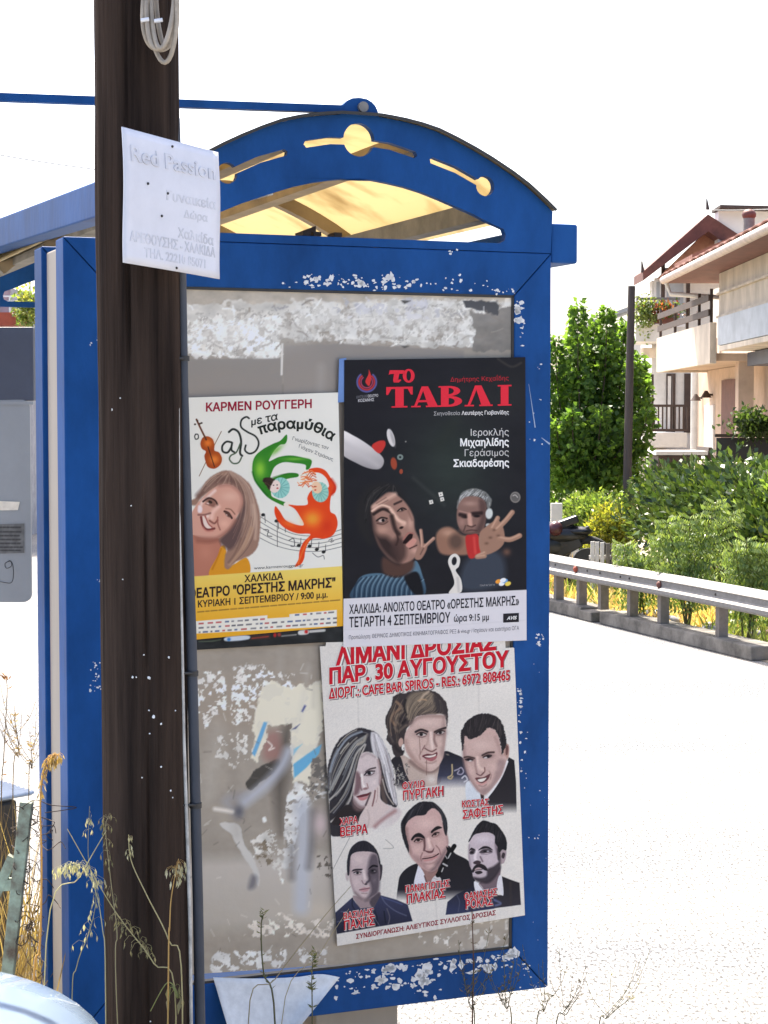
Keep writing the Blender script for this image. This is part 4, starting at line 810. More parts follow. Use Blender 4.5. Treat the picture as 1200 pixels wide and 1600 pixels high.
z.p([(545, 290), (640, 285), (672, 430), (678, 620), (656, 822), (560, 902), (470, 944), (545, 800), (520, 650), (495, 520)], (80, 72, 82), 56, .9); z.g(370, 350, 100, 70, (212, 196, 196), .7); z.g(340, 680, 60, 70, (206, 188, 190), .6); z.l([(248, 360), (250, 600), (300, 800)], 30, (158, 138, 142), 28, .7); z.l([(320, 830), (420, 915), (520, 930)], 40, (120, 104, 108), 40, .8); z.g(450, 860, 44, 24, (202, 186, 188), .6); z.g(600, 650, 34, 50, (120, 108, 118), .6)
HV = [(210, 560), (203, 420), (230, 250), (300, 140), (400, 84), (500, 90), (600, 170), (660, 280), (692, 440), (670, 425), (642, 285), (560, 244), (400, 234), (292, 264), (252, 335), (236, 565)]
z.p(HV, (37, 37, 46), 10, rough=4); z.strands([[(250, 240), (220, 350), (220, 520)], [(330, 120), (300, 180), (290, 250)], [(440, 90), (430, 150), (420, 230)], [(560, 140), (570, 190), (580, 240)], [(650, 270), (665, 340), (680, 430)]], 44, 9, [(60, 60, 70), (24, 24, 32)], .5, 11, HV)
z.g(350, 535, 80, 34, (134, 116, 122), .7); z.p([(272, 522), (310, 488), (424, 484), (424, 504), (320, 514)], (46, 40, 48), 8); z.p([(506, 498), (570, 428), (644, 438), (644, 462), (580, 458)], (30, 27, 34), 10)
z.e(354, 548, 44, 14, (182, 172, 174), 0, 8); z.e(356, 546, 19, 17, (26, 24, 29)); z.l([(302, 542), (350, 524), (410, 538)], 13, (38, 33, 40), 8); z.l([(310, 566), (355, 574), (405, 558)], 9, (140, 120, 126), 10); z.e(580, 520, 58, 40, (50, 45, 53), 0, 26, .9); z.e(574, 512, 18, 13, (24, 22, 28)); z.e(604, 520, 14, 7, (130, 124, 134), 0, 6)
z.l([(440, 510), (462, 625)], 36, (214, 199, 200), 26); z.l([(520, 550), (532, 640), (490, 684)], 30, (72, 62, 72), 20, .9); z.e(476, 706, 22, 12, (54, 42, 50)); z.l([(418, 655), (440, 698)], 13, (126, 102, 110), 12)
z.p([(382, 788), (450, 752), (490, 758), (532, 746), (510, 800), (440, 818)], (182, 140, 147), 9); z.l([(382, 788), (450, 778), (532, 762)], 11, (96, 66, 76), 8); z.l([(420, 838), (490, 840)], 16, (140, 120, 124), 14, .8)
# fine creases and a rust drip
P3.line([(790, 1375), (796, 1430), (792, 1500)], 5, (70, 50, 40), soft=8, alpha=.8)

P3.line([(90, 1190), (180, 1020)], 3, (120, 116, 112), alpha=.7); P3.line([(290, 1400), (330, 1460)], 2.5, (150, 150, 155), alpha=.6)
P3.noise(.05, 5, 5, 17); P3.noise(.03, 2.6, 2.6, 19)
def outl(A, t, a, b, cap, col=RED, edge=(232, 228, 226), shadow=(120, 112, 116), bold=.03):
    A.text(t, a, b, cap, shadow, bold + .045, lift=1, dx=5, dy=4); A.text(t, a, b, cap, edge, bold + .04, lift=2); A.text(t, a, b, cap, col, bold, lift=3)
outl(P3, 'ΛΙΜΑΝΙ ΔΡΟΣΙΑΣ', (110, 156), (912, 78), 84, bold=.045)
outl(P3, 'ΠΑΡ. 30 ΑΥΓΟΥΣΤΟΥ', (78, 250), (975, 162), 76, bold=.045)
outl(P3, 'ΔΙΟΡΓ.: CAFE BAR SPIROS - RES.: 6972 808465', (75, 325), (980, 230), 50, bold=.03)
for t, a, b, cap in [('ΦΥΛΙΩ', (443, 778), (553, 766), 34), ('ΠΥΡΓΑΚΗ', (447, 832), (648, 808), 46), ('ΚΩΣΤΑΣ', (742, 868), (875, 857), 32), ('ΣΑΦΕΤΗΣ', (745, 926), (945, 898), 42),
                     ('ΧΑΡΑ', (128, 957), (220, 945), 34), ('ΒΕΡΡΑ', (133, 1014), (268, 995), 45), ('ΠΑΝΑΓΙΩΤΗΣ', (457, 1294), (680, 1262), 33), ('ΠΛΑΚΙΑΣ', (465, 1349), (658, 1317), 45),
                     ('ΘΑΝΑΣΗΣ', (752, 1331), (915, 1305), 33), ('ΡΟΚΑΣ', (760, 1376), (895, 1354), 42), ('ΒΑΣΙΛΗΣ', (148, 1429), (298, 1405), 33), ('ΠΑΧΗΣ', (152, 1481), (305, 1455), 45)]:
    outl(P3, t, a, b, cap, bold=.03)
P3.text('ΣΥΝΔΙΟΡΓΑΝΩΣΗ: ΑΛΙΕΥΤΙΚΟΣ ΣΥΛΛΟΓΟΣ ΔΡΟΣΙΑΣ', (212, 1526), (910, 1406), 23, (140, 30, 44), .03)
cut = (P3.X + (P3.Y - 20) * -.9 > 985) | ((P3.X < 60) & (P3.Y < 62)) | ((P3.Y < 70) & (P3.X > 960))
tag(P3.build('poster', M['print'], cut=cut), 'white concert poster with six faces and red lettering, lowest on the panel', 'poster')

# ------------------------------------------------------------------ poster: black theatre bill with two men
P2 = Art([(60, 75), (1003, 60), (1010, 1535), (55, 1572)], 520, 540, 3.3333, 400, 600, .0062, seed=5, wave=.0012)
P2.C[:] = (29, 29, 35); P2.glow(620, 620, 260, 330, (46, 56, 52), .8); P2.glow(900, 250, 200, 160, (38, 40, 42), .7); P2.noise(.12, 160, 90, 5)
P2.line([(640, 380), (560, 520)], 40, (40, 46, 42), soft=60, alpha=.6); P2.line([(420, 690), (580, 830)], 14, (62, 66, 66), soft=20, alpha=.5)
P2.line([(980, 90), (930, 110), (860, 70)], 10, (70, 66, 62), soft=10, alpha=.6)
# emblem: an open ring of three bands around a flame
for r_, w_, c_ in ((50, 9, (86, 84, 140)), (40, 8, (176, 50, 60)), (30, 7, (150, 60, 90))):
    P2.line([(177 + r_ * math.sin(t), 190 + r_ * -math.cos(t)) for t in np.linspace(.7, 5.6, 26)], w_, c_, smooth=False)
P2.poly([(180, 205), (170, 185), (186, 150), (188, 125), (200, 160), (196, 195), (190, 210)], (196, 52, 52))
P2.text('ΔΗΠΕΘΕ', (122, 275), (180, 270), 14, (110, 110, 118), .0); P2.text('ΘΕΑΤΡΟ', (182, 270), (236, 266), 14, (180, 180, 186), .02); P2.text('ΚΟΖΑΝΗΣ', (132, 294), (215, 288), 15, (190, 190, 196), .02)
TR_ = (212, 44, 62)
# slab serif title drawn by hand
def slab(A, ch, x, y, w, h, col):
    """heavy slab-serif capitals on a baseline that climbs a little to the right"""
    def q(*pts): A.solid([(x + px * w, y - py * h - (px * w) * .018) for px, py in pts], col, 2)
    t = .13
    if ch == 'Τ':
        q((.34, .06), (.66, .06), (.66, .98), (.34, .98)); q((.2, 0), (.8, 0), (.8, .07), (.2, .07)); q((0, .9), (1, .9), (1, 1), (0, 1)); q((0, .62), (.07, .62), (.2, .92), (0, .92)); q((.93, .62), (1, .62), (1, .92), (.8, .92))
    if ch in 'ΑΛ':
        q((.36, 1.0), (.60, 1.0), (.95, .06), (.60, .06)); q((.36, 1.0), (.44, .86), (.18, .06), (.08, .06)); q((-.03, 0), (.32, 0), (.32, .07), (-.03, .07)); q((.52, 0), (1.03, 0), (1.03, .07), (.52, .07))
        if ch == 'Α': q((.2, .24), (.66, .24), (.64, .34), (.23, .34))
    if ch == 'Ι':
        q((.22, .06), (.78, .06), (.78, .94), (.22, .94)); q((0, 0), (1, 0), (1, .07), (0, .07)); q((0, .93), (1, .93), (1, 1), (0, 1))
    if ch == 'Β':
        q((.1, .06), (.42, .06), (.42, .94), (.1, .94)); q((0, 0), (.45, 0), (.45, .07), (0, .07)); q((0, .93), (.45, .93), (.45, 1), (0, 1))
        for cy, hh, rr in ((.26, .26, .56), (.755, .245, .48)):
            o_ = [(.42 + rr * math.cos(a), cy + hh * math.sin(a)) for a in np.linspace(-math.pi / 2, math.pi / 2, 16)]; i_ = [(.42 + rr * .45 * math.cos(a), cy + hh * .62 * math.sin(a)) for a in np.linspace(math.pi / 2, -math.pi / 2, 16)]
            for k in range(15): q(o_[k], o_[k + 1], i_[14 - k], i_[15 - k])
for ch, x, w_ in (('Τ', 278, 138), ('Α', 412, 140), ('Β', 550, 125), ('Λ', 690, 138), ('Ι', 858, 72)): slab(P2, ch, x, 324 - (x - 278) * .018, w_, 108, TR_)
def q2(pts): P2.solid(pts, TR_, 2)
q2([(291, 152), (296, 128), (372, 128), (372, 146), (300, 148)]); q2([(318, 146), (346, 146), (340, 178), (352, 176), (356, 180), (344, 192), (318, 192), (314, 184)])
oo = [(395 + 31 * math.cos(a), 157 + 36 * math.sin(a)) for a in np.linspace(0, 2 * math.pi, 25)]; oi = [(395 + 12 * math.cos(a), 157 + 26 * math.sin(a)) for a in np.linspace(0, 2 * math.pi, 25)]
for k in range(24): q2([oo[k], oi[k], oi[k + 1], oo[k + 1]])
P2.text('Δημήτρης Κεχαΐδης', (612, 188), (916, 180), 23, (176, 40, 52), .0)
P2.text('Σκηνοθεσία', (526, 364), (662, 361), 20, (176, 176, 180), 0); P2.text('Λευτέρης Γιοβανίδης', (670, 361), (917, 357), 20, (212, 212, 216), .02)
P2.text('Ιεροκλής', (718, 470), (916, 467), 36, (198, 198, 202), 0); P2.text('Μιχαηλίδης', (663, 523), (917, 520), 38, (226, 226, 230), .03)
P2.text('Γεράσιμος', (686, 576), (916, 573), 36, (190, 190, 194), 0); P2.text('Σκιαδαρέσης', (627, 631), (918, 628), 38, (226, 226, 230), .03)
# flying counters and dice
P2.grad([(40, 445), (110, 470), (190, 520), (255, 575), (266, 610), (246, 640), (200, 642), (130, 615), (40, 555)], (226, 222, 224), (150, 146, 150), 460, 640, soft=5)
P2.line([(50, 500), (140, 560), (235, 625)], 26, (186, 182, 186), soft=26, alpha=.6)
P2.poly([(203, 525), (230, 500), (268, 495), (274, 520), (256, 552), (236, 560)], (186, 52, 48), soft=5); P2.ell(303, 480, 18, 48, (206, 202, 204), -16); P2.ell(312, 482, 8, 40, (150, 148, 152), -16, soft=8, alpha=.7)
P2.ell(318, 614, 16, 32, (150, 66, 46), -8, soft=5); P2.ell(351, 581, 16, 15, (116, 130, 128)); P2.ell(351, 581, 6, 6, (30, 36, 40)); P2.ell(356, 656, 9, 13, (150, 70, 50)); P2.ell(380, 500, 4, 4, (130, 130, 130))
for x, y, r_ in ((512, 815, 12), (562, 775, 13), (569, 800, 12)): P2.poly([(x - r_, y - r_ * .7), (x + r_ * .6, y - r_), (x + r_, y + r_ * .6), (x - r_ * .6, y + r_)], (214, 212, 208), smooth=False); P2.ell(x, y, 3, 3, (60, 60, 60))
P2.ell(950, 790, 27, 29, (120, 116, 114)); P2.ell(950, 790, 20, 22, (92, 90, 90)); P2.line([(938, 782), (950, 778), (962, 790)], 5, (170, 166, 164))
# man on the left: dark hair, startled, striped shirt
P2.grad([(98, 1318), (120, 1240), (160, 1196), (250, 1186), (330, 1210), (390, 1180), (430, 1120), (462, 1180), (476, 1300), (300, 1315)], (82, 112, 134), (44, 66, 88), 1180, 1310, soft=6)
for k in range(13):
    x = 110 + k * 26; P2.line([(x + 40, 1190 + abs(k - 5) * 4), (x + 8, 1250), (x, 1310)], 6, (24, 36, 54), soft=6, alpha=.8); P2.line([(x + 52, 1190 + abs(k - 5) * 4), (x + 20, 1250), (x + 12, 1310)], 3.5, (150, 172, 186), soft=5, alpha=.6)
P2.poly([(372, 1210), (400, 1185), (440, 1180), (462, 1230), (470, 1300), (420, 1290)], (20, 21, 27), soft=10)
z = Zoom(P2, 545, 740, 4.286)
z.p([(230, 560), (330, 600), (430, 580), (430, 640), (380, 680), (300, 690), (230, 660)], (78, 56, 50), 26)
z.p([(50, 300), (70, 170), (130, 85), (240, 55), (340, 95), (430, 270), (380, 220), (330, 140), (262, 118), (160, 200), (140, 330), (160, 480), (90, 420)], (34, 33, 35), 40, .95); z.strands([[(250, 65), (120, 140), (80, 320)], [(280, 75), (180, 160), (130, 340)], [(310, 85), (370, 170), (410, 250)]], 40, 7, [(62, 60, 60), (16, 16, 18), (80, 76, 74)], .5, 21)
z.p([(150, 225), (200, 170), (270, 124), (332, 150), (392, 210), (432, 290), (442, 370), (472, 440), (478, 490), (452, 552), (400, 592), (330, 602), (262, 562), (200, 482), (165, 382), (154, 290)], (152, 117, 106), 14)
z.p([(150, 250), (168, 400), (230, 525), (335, 604), (320, 500), (262, 430), (186, 400)], (44, 33, 33), 50, .95); z.p([(330, 420), (380, 470), (380, 560), (330, 590), (280, 500)], (66, 48, 46), 36, .85); z.l([(165, 222), (240, 178), (310, 138)], 26, (204, 168, 153), 22, .85); z.l([(185, 200), (250, 160)], 7, (110, 82, 74), 8, .7); z.l([(200, 212), (262, 178)], 7, (110, 82, 74), 8, .7)
z.l([(156, 250), (218, 212), (275, 226)], 13, (218, 184, 168), 9); z.l([(166, 272), (228, 238), (286, 262)], 20, (48, 35, 34), 10); z.l([(306, 205), (352, 184)], 14, (58, 42, 41), 8)
z.e(222, 314, 36, 18, (96, 70, 64), -12, 16); z.e(222, 314, 23, 11, (186, 166, 160), -12, 5); z.e(230, 313, 11, 11, (24, 20, 22), 0, 4); z.l([(186, 316), (218, 294), (256, 300)], 9, (36, 27, 27), 5); z.l([(190, 334), (230, 340), (262, 322)], 7, (84, 60, 56), 7); z.e(354, 243, 24, 12, (92, 66, 60), -18, 10); z.e(352, 243, 14, 7, (168, 144, 136), -18, 4); z.e(356, 242, 8, 7, (26, 21, 23), 0, 4); z.l([(326, 252), (356, 230), (384, 240)], 8, (36, 27, 27), 5)
z.l([(282, 240), (330, 308), (372, 330)], 24, (218, 180, 163), 15); z.l([(288, 285), (308, 365), (334, 404)], 28, (46, 33, 32), 18, .9); z.g(366, 342, 24, 18, (212, 172, 155), .8); z.e(352, 362, 14, 8, (34, 22, 22), -20, 7); z.g(228, 375, 44, 24, (188, 147, 131), .75); z.l([(316, 384), (330, 440), (318, 478)], 12, (52, 36, 35), 10, .85); z.g(412, 330, 22, 50, (200, 161, 146), .75); z.l([(398, 250), (424, 310)], 14, (120, 90, 82), 14, .6)
z.p([(362, 462), (398, 410), (428, 398), (420, 442), (386, 468)], (30, 15, 17), 6); z.l([(366, 440), (398, 398), (434, 402)], 10, (160, 106, 98), 7); z.p([(384, 474), (430, 432), (454, 450), (424, 492), (395, 494)], (192, 138, 127), 8); z.g(442, 516, 30, 24, (200, 159, 146), .8); z.l([(408, 502), (455, 480)], 8, (70, 43, 42), 7)
z.p([(442, 566), (466, 486), (508, 468), (524, 500), (484, 572)], (150, 115, 102), 9)
for q in ([(492, 490), (488, 430), (482, 380)], [(506, 492), (540, 460), (568, 434)]): z.l(q, 22, (156, 120, 106), 8); z.l([(a - 3, b - 3) for a, b in q], 8, (206, 168, 150), 8, .8)
z.l([(480, 540), (500, 500)], 8, (84, 60, 54), 8, .7)
# man on the right: grey hair, reaching arm
P2.poly([(660, 1230), (680, 1140), (740, 1085), (850, 1070), (896, 1130), (890, 1230), (800, 1275), (690, 1278)], (56, 63, 76), soft=40)
z.p([(722, 235), (735, 160), (790, 108), (870, 103), (932, 138), (958, 182), (932, 235), (910, 180), (850, 150), (780, 160), (745, 215)], (112, 114, 114), 8, rough=6); z.strands([[(800, 112), (745, 160), (732, 220)], [(860, 106), (800, 140), (760, 190)], [(900, 120), (880, 140), (860, 155)], [(950, 170), (935, 200), (930, 230)]], 50, 7, [(176, 178, 180), (70, 72, 74), (198, 200, 202)], .7, 22)
z.p([(728, 225), (770, 162), (850, 152), (912, 190), (918, 290), (892, 392), (830, 404), (760, 394), (724, 320)], (128, 99, 92), 10); z.p([(870, 180), (915, 195), (918, 300), (885, 390), (850, 380), (880, 300)], (80, 60, 58), 26, .85); z.g(810, 200, 54, 20, (168, 136, 126), .8)
z.l([(745, 275), (800, 284), (824, 270), (886, 264)], 24, (44, 31, 32), 14); z.e(775, 290, 22, 10, (30, 22, 24), 0, 8); z.e(856, 284, 22, 10, (30, 22, 24), 0, 8); z.l([(740, 250), (790, 262)], 9, (170, 134, 124), 8, .7); z.l([(806, 276), (812, 342)], 30, (190, 148, 135), 14); z.l([(794, 348), (820, 356), (846, 346)], 9, (74, 52, 50), 8); z.g(757, 325, 26, 30, (164, 127, 117), .75); z.l([(780, 350), (768, 385)], 9, (72, 52, 50), 9, .8); z.l([(786, 384), (820, 378), (856, 382)], 9, (70, 46, 45), 7, .8); z.l([(740, 380), (800, 400), (880, 390)], 18, (84, 63, 60), 16, .7)
z.e(939, 268, 24, 36, (196, 201, 201), 6, 8); z.e(932, 345, 16, 12, (180, 184, 184), 0, 8)
P2.poly([(536, 1000), (560, 955), (610, 945), (670, 985), (720, 1000), (720, 1080), (640, 1092), (560, 1080)], (140, 104, 88), soft=14); P2.glow(600, 975, 40, 22, (190, 152, 132), .7); P2.ell(640, 1020, 36, 40, (70, 56, 52), soft=30, alpha=.7)
P2.poly([(690, 1000), (720, 984), (758, 990), (772, 1085), (740, 1105), (706, 1100)], (176, 46, 46), soft=8); P2.line([(735, 1000), (742, 1080)], 12, (214, 84, 78), soft=12, alpha=.6)
P2.poly([(760, 990), (800, 940), (860, 910), (890, 960), (890, 1030), (840, 1075), (775, 1085)], (150, 116, 100), soft=7)
for f, w_ in (([(850, 960), (900, 910), (934, 868)], 26), ([(866, 1000), (920, 1010), (972, 990)], 27), ([(830, 950), (846, 920), (858, 898)], 24), ([(790, 1080), (750, 1100), (790, 1096)], 22)): P2.line(f, w_, (158, 122, 104), soft=6); P2.line([(p[0] - 2, p[1] - 4) for p in f], w_ * .35, (196, 160, 140), soft=7, alpha=.7)
for x, y in ((840, 960), (862, 990), (820, 1000), (800, 1030)): P2.glow(x, y, 12, 8, (92, 66, 56), .7)
P2.glow(905, 1075, 24, 22, (130, 92, 76), .7)
P2.poly([(604, 1290), (632, 1242), (622, 1190), (600, 1130), (612, 1095), (640, 1084), (662, 1110), (656, 1150), (640, 1172), (668, 1220), (668, 1284)], (214, 210, 206)); P2.ell(632, 1122, 13, 22, (30, 30, 36), 8); P2.line([(650, 1210), (655, 1280)], 10, (170, 166, 164), soft=12, alpha=.6)
P2.text('ΠΑΡΑΓΩΓΗ', (766, 1254), (842, 1250), 9, (150, 150, 156), 0)
for x, y, c_ in ((862, 1228, (226, 150, 60)), (880, 1240, (235, 235, 240)), (896, 1226, (110, 160, 210)), (912, 1240, (235, 200, 90)), (886, 1222, (240, 240, 240))): P2.ell(x, y, 16, 11, c_, -20)
# white strip with the date
P2.poly([(40, 1319), (1020, 1271), (1020, 1560), (40, 1600)], (210, 208, 216), smooth=False); P2.line([(60, 1480), (400, 1470), (1000, 1430)], 3, (190, 188, 196), soft=6, alpha=.5)
D_ = (40, 38, 46)
P2.text('ΧΑΛΚΙΔΑ: ΑΝΟΙΧΤΟ ΘΕΑΤΡΟ «ΟΡΕΣΤΗΣ ΜΑΚΡΗΣ»', (85, 1397), (970, 1350), 47, D_, .022)
P2.text('ΤΕΤΑΡΤΗ 4 ΣΕΠΤΕΜΒΡΙΟΥ', (85, 1467), (612, 1440), 52, D_, .022); P2.text('ώρα 9:15 μμ', (630, 1438), (812, 1429), 36, D_, .02)
P2.solid([(887, 1443), (969, 1439), (969, 1392), (887, 1396)][::-1], (36, 34, 40), 1); P2.text('AVIS', (905, 1428), (955, 1425), 18, (226, 226, 230), .03, lift=2, shear=.25)
P2.text('Προπώληση: ΘΕΡΙΝΟΣ ΔΗΜΟΤΙΚΟΣ ΚΙΝΗΜΑΤΟΓΡΑΦΟΣ ΡΕΞ & viva.gr / Ισχύουν και εισιτήρια ΟΓΑ', (84, 1530), (970, 1480), 21, (84, 82, 92), .0)
tag(P2.build('poster', M['print']), 'black theatre poster with big red title and two startled men', 'poster')
mb = MB(); q = [(529, 561), (540, 559), (538, 628), (527, 629)]
mb.plate([sz(*p) for p in q], [], W, .0042, .0048); tag(mb.build('blue_poster_edge', mat('faded blue print', (.14, .26, .55), .6)), 'narrow strip of a pale blue poster peeping out left of the black poster', 'poster')

# ------------------------------------------------------------------ poster: white children's show bill with yellow foot
P1 = Art([(14, 148), (884, 118), (912, 1416), (30, 1497)], 280, 580, 3.556, 340, 500, .0045, seed=21, wave=.0014)
P1.C[:] = (220, 219, 214); P1.noise(.02, 300, 200, 2)
# violin
P1.line([(112, 582), (170, 460), (234, 335)], 4, (120, 90, 66), smooth=False)
P1.poly([(118, 400), (132, 368), (160, 362), (186, 378), (196, 410), (196, 440), (222, 452), (238, 486), (228, 520), (196, 542), (160, 532), (146, 500), (140, 470), (148, 446), (126, 430)], (150, 62, 22)); P1.glow(160, 400, 30, 28, (222, 120, 44), .9); P1.glow(195, 490, 34, 32, (226, 128, 50), .9)
P1.line([(150, 380), (120, 320), (96, 268)], 10, (96, 52, 30)); P1.line([(196, 530), (160, 420)], 5, (50, 30, 22))
for x, y in ((88, 295), (100, 275), (114, 292), (124, 288)): P1.ell(x, y, 6, 5, (60, 44, 36))
P1.line([(90, 350), (104, 352), (106, 372), (92, 378), (86, 362), (92, 350)], 6, (40, 40, 36))
K_ = (38, 42, 38)
# hand lettered word: alpha, lambda, flourished sigma
P1.line([(290, 395), (262, 392), (240, 415), (242, 445), (268, 452), (288, 425), (294, 398), (290, 436), (306, 450)], 11, K_)
P1.line([(276, 338), (300, 322), (330, 340), (344, 390), (338, 452), (350, 470)], 12, K_); P1.line([(340, 400), (318, 450), (288, 468), (280, 490), (300, 512), (330, 508), (346, 480)], 8, (70, 86, 66))
P1.line([(388, 262), (372, 254), (346, 272), (344, 310), (380, 338), (424, 362), (442, 400), (426, 442), (392, 458), (366, 440), (370, 412)], 10, K_)
P1.text('με τα', (400, 302), (548, 270), 44, K_, .02)
P1.text('παραμύθια', (0, 0), (0, 0), 56, K_, .035, curve=[(446, 352), (540, 326), (640, 318), (740, 330), (850, 388)])
P1.text('ΚΑΡΜΕΝ ΡΟΥΓΓΕΡΗ', (148, 223), (737, 203), 47, (142, 26, 52), .03)
P1.text('Γνωρίζοντας τον', (628, 382), (828, 436), 21, (66, 64, 66), 0, shear=.25); P1.text('Γιόχαν Στράους', (664, 424), (852, 500), 21, (66, 64, 66), 0, shear=.25)
# music staff sweeping behind the dancers
for i in range(5):
    P1.line([(448, 806 + i * 30), (540, 862 + i * 27), (650, 908 + i * 22), (780, 912 + i * 22), (906, 878 + i * 24)], 2.6, (60, 60, 58))
for x, y in ((466, 798), (540, 832), (578, 850), (664, 968), (724, 972), (764, 990), (802, 1004)): P1.ell(x, y, 11, 9, (36, 36, 36), -15); P1.line([(x + 10, y), (x + 12, y + (44 if y < 900 else -40))], 3, (40, 40, 40), smooth=False)
P1.line([(545, 840), (545, 975)], 3, (60, 60, 58)); P1.line([(470, 880), (496, 884), (490, 912), (515, 918)], 4, (50, 50, 50)); P1.line([(610, 940), (635, 930), (640, 970), (620, 972)], 4, (50, 50, 50)); P1.line([(740, 1010), (770, 1032), (800, 1024), (806, 1044)], 3, (50, 50, 50)); P1.line([(830, 940), (850, 930), (842, 950), (858, 944)], 3, (60, 60, 60))
# green dancer
GR = [(596, 352), (600, 380), (588, 404), (560, 410), (530, 440), (506, 480), (502, 500), (556, 476), (620, 468), (690, 480), (736, 496), (724, 540), (704, 546), (700, 520), (640, 510), (580, 506), (534, 528), (514, 566), (508, 596), (540, 586), (600, 566), (656, 568), (660, 586), (610, 596), (560, 612), (520, 640), (512, 690), (548, 712), (600, 734), (596, 752), (552, 736), (490, 700), (440, 640), (412, 590), (406, 530), (420, 476), (462, 436), (520, 404), (562, 386)]
P1.poly(GR, (46, 122, 34)); P1.glow(450, 545, 34, 56, (140, 196, 60), .9); P1.glow(540, 440, 50, 16, (96, 168, 50), .7, -40); P1.glow(640, 488, 70, 10, (110, 176, 60), .8); P1.line([(408, 560), (430, 620), (490, 690)], 8, (24, 84, 26), soft=10, alpha=.7); P1.line([(520, 590), (580, 572), (650, 570)], 4, (24, 84, 26), soft=6, alpha=.6)
P1.ell(562, 648, 52, 58, (140, 196, 190), 10)
for k in range(14): a = k * .45; P1.line([(556, 646), (562 + 50 * math.cos(a), 648 + 56 * math.sin(a))], 3, (70, 134, 132), alpha=.7)
P1.ell(532, 640, 30, 36, (232, 206, 200), 20); P1.hair([(462, 606), (490, 590), (530, 600), (516, 622), (500, 660), (486, 640)], (50, 36, 30), [(30, 22, 20), (90, 70, 50)], strands([(470, 604), (500, 600), (520, 606)], [(480, 620), (490, 640), (500, 655)]), 16, 4, 3)
P1.ell(546, 650, 6, 4, (170, 60, 60)); P1.ell(524, 634, 4, 3, (40, 30, 30)); P1.ell(544, 632, 4, 3, (40, 30, 30)); P1.ell(690, 588, 26, 18, (226, 218, 206)); P1.ell(600, 742, 20, 16, (230, 216, 206)); P1.line([(676, 580), (700, 566), (716, 590)], 4, (190, 170, 150))
# orange dancer
OR = [(722, 544), (770, 536), (812, 552), (844, 596), (870, 640), (866, 672), (846, 690), (838, 730), (840, 780), (868, 800), (880, 850), (858, 906), (810, 930), (748, 928), (716, 956), (700, 1000), (694, 1040), (676, 1072), (642, 1086), (662, 1046), (668, 1000), (690, 950), (728, 906), (660, 902), (596, 878), (552, 838), (530, 790), (534, 750), (560, 780), (590, 826), (640, 850), (692, 854), (666, 800), (640, 764), (606, 742), (660, 746), (712, 740), (712, 700), (740, 660), (806, 652), (832, 640), (818, 596), (782, 566), (730, 560)]
P1.poly(OR, (214, 66, 24)); P1.glow(740, 820, 56, 50, (240, 150, 50), .95); P1.glow(610, 850, 46, 16, (232, 110, 40), .7, 20); P1.glow(820, 860, 36, 46, (196, 48, 24), .6); P1.line([(846, 600), (868, 640), (850, 684)], 12, (180, 36, 22), soft=14, alpha=.7); P1.line([(720, 930), (690, 990), (660, 1070)], 8, (236, 120, 50), soft=8, alpha=.7)
P1.ell(784, 672, 46, 56, (146, 196, 186), -5)
for k in range(14): a = k * .45; P1.line([(780, 668), (784 + 44 * math.cos(a), 672 + 54 * math.sin(a))], 3, (76, 138, 132), alpha=.7)
P1.ell(764, 646, 28, 34, (238, 190, 160), -20); P1.ell(756, 660, 6, 4, (190, 60, 50)); P1.ell(754, 640, 4, 3, (60, 30, 30))
for k in range(16):
    x, y = 740 + random.uniform(-24, 40), 590 + random.uniform(-20, 60); l = random.uniform(30, 70)
    P1.line([(x, y), (x - l * .4, y - 10 + random.uniform(-14, 14)), (x - l * .7, y + random.uniform(-18, 18)), (x - l, y + random.uniform(-16, 16))], 5, random.choice([(214, 96, 46), (190, 70, 36), (232, 140, 84)]), alpha=.85)
# smiling woman with shoulder length brown hair
z = Zoom(P1, 300, 730, 9.409)
z.p([(-150, 1030), (380, 1040), (430, 1120), (430, 1240), (250, 1600), (-150, 1620)], (174, 114, 96), 24); z.g(200, 1250, 120, 140, (192, 132, 112), .6); z.l([(90, 1080), (250, 1090), (400, 1060)], 60, (136, 84, 72), 60, .7)
z.p([(250, 1585), (380, 1300), (420, 1180), (490, 1165), (560, 1440), (800, 1330), (846, 1560), (560, 1590)], (208, 142, 36), 12); z.l([(430, 1200), (380, 1330), (300, 1500)], 24, (176, 104, 24), 24, .7)
HW = [(-60, 520), (90, 420), (200, 220), (340, 100), (500, 48), (640, 90), (780, 180), (880, 300), (950, 500), (1000, 700), (1002, 900), (970, 1150), (880, 1280), (800, 1325), (640, 1400), (540, 1500), (480, 1460), (490, 1300), (520, 1180), (400, 1060), (540, 930), (680, 700), (740, 500), (700, 360), (560, 260), (400, 270), (260, 360), (140, 440), (60, 560)]
z.p(HW, (146, 115, 101), 26, rough=8)
z.l([(100, 420), (300, 225), (500, 180), (650, 230), (750, 380)], 90, (108, 80, 73), 60, .85); z.p([(690, 290), (770, 420), (800, 600), (750, 800), (720, 1000), (640, 1150), (540, 1215), (410, 1090), (520, 940), (680, 720), (740, 520)], (88, 68, 68), 60, .92)
z.strands([[(420, 90), (250, 200), (110, 400)], [(520, 70), (380, 150), (200, 320)], [(580, 80), (720, 260), (800, 480), (780, 800), (640, 1150)], [(620, 90), (800, 260), (880, 500), (860, 850), (700, 1250)], [(660, 100), (850, 300), (950, 600), (940, 950), (800, 1250), (560, 1450)]], 130, 14, [(176, 148, 132), (120, 92, 82), (96, 74, 70), (196, 168, 150), (150, 118, 102)], .55, 12, HW)
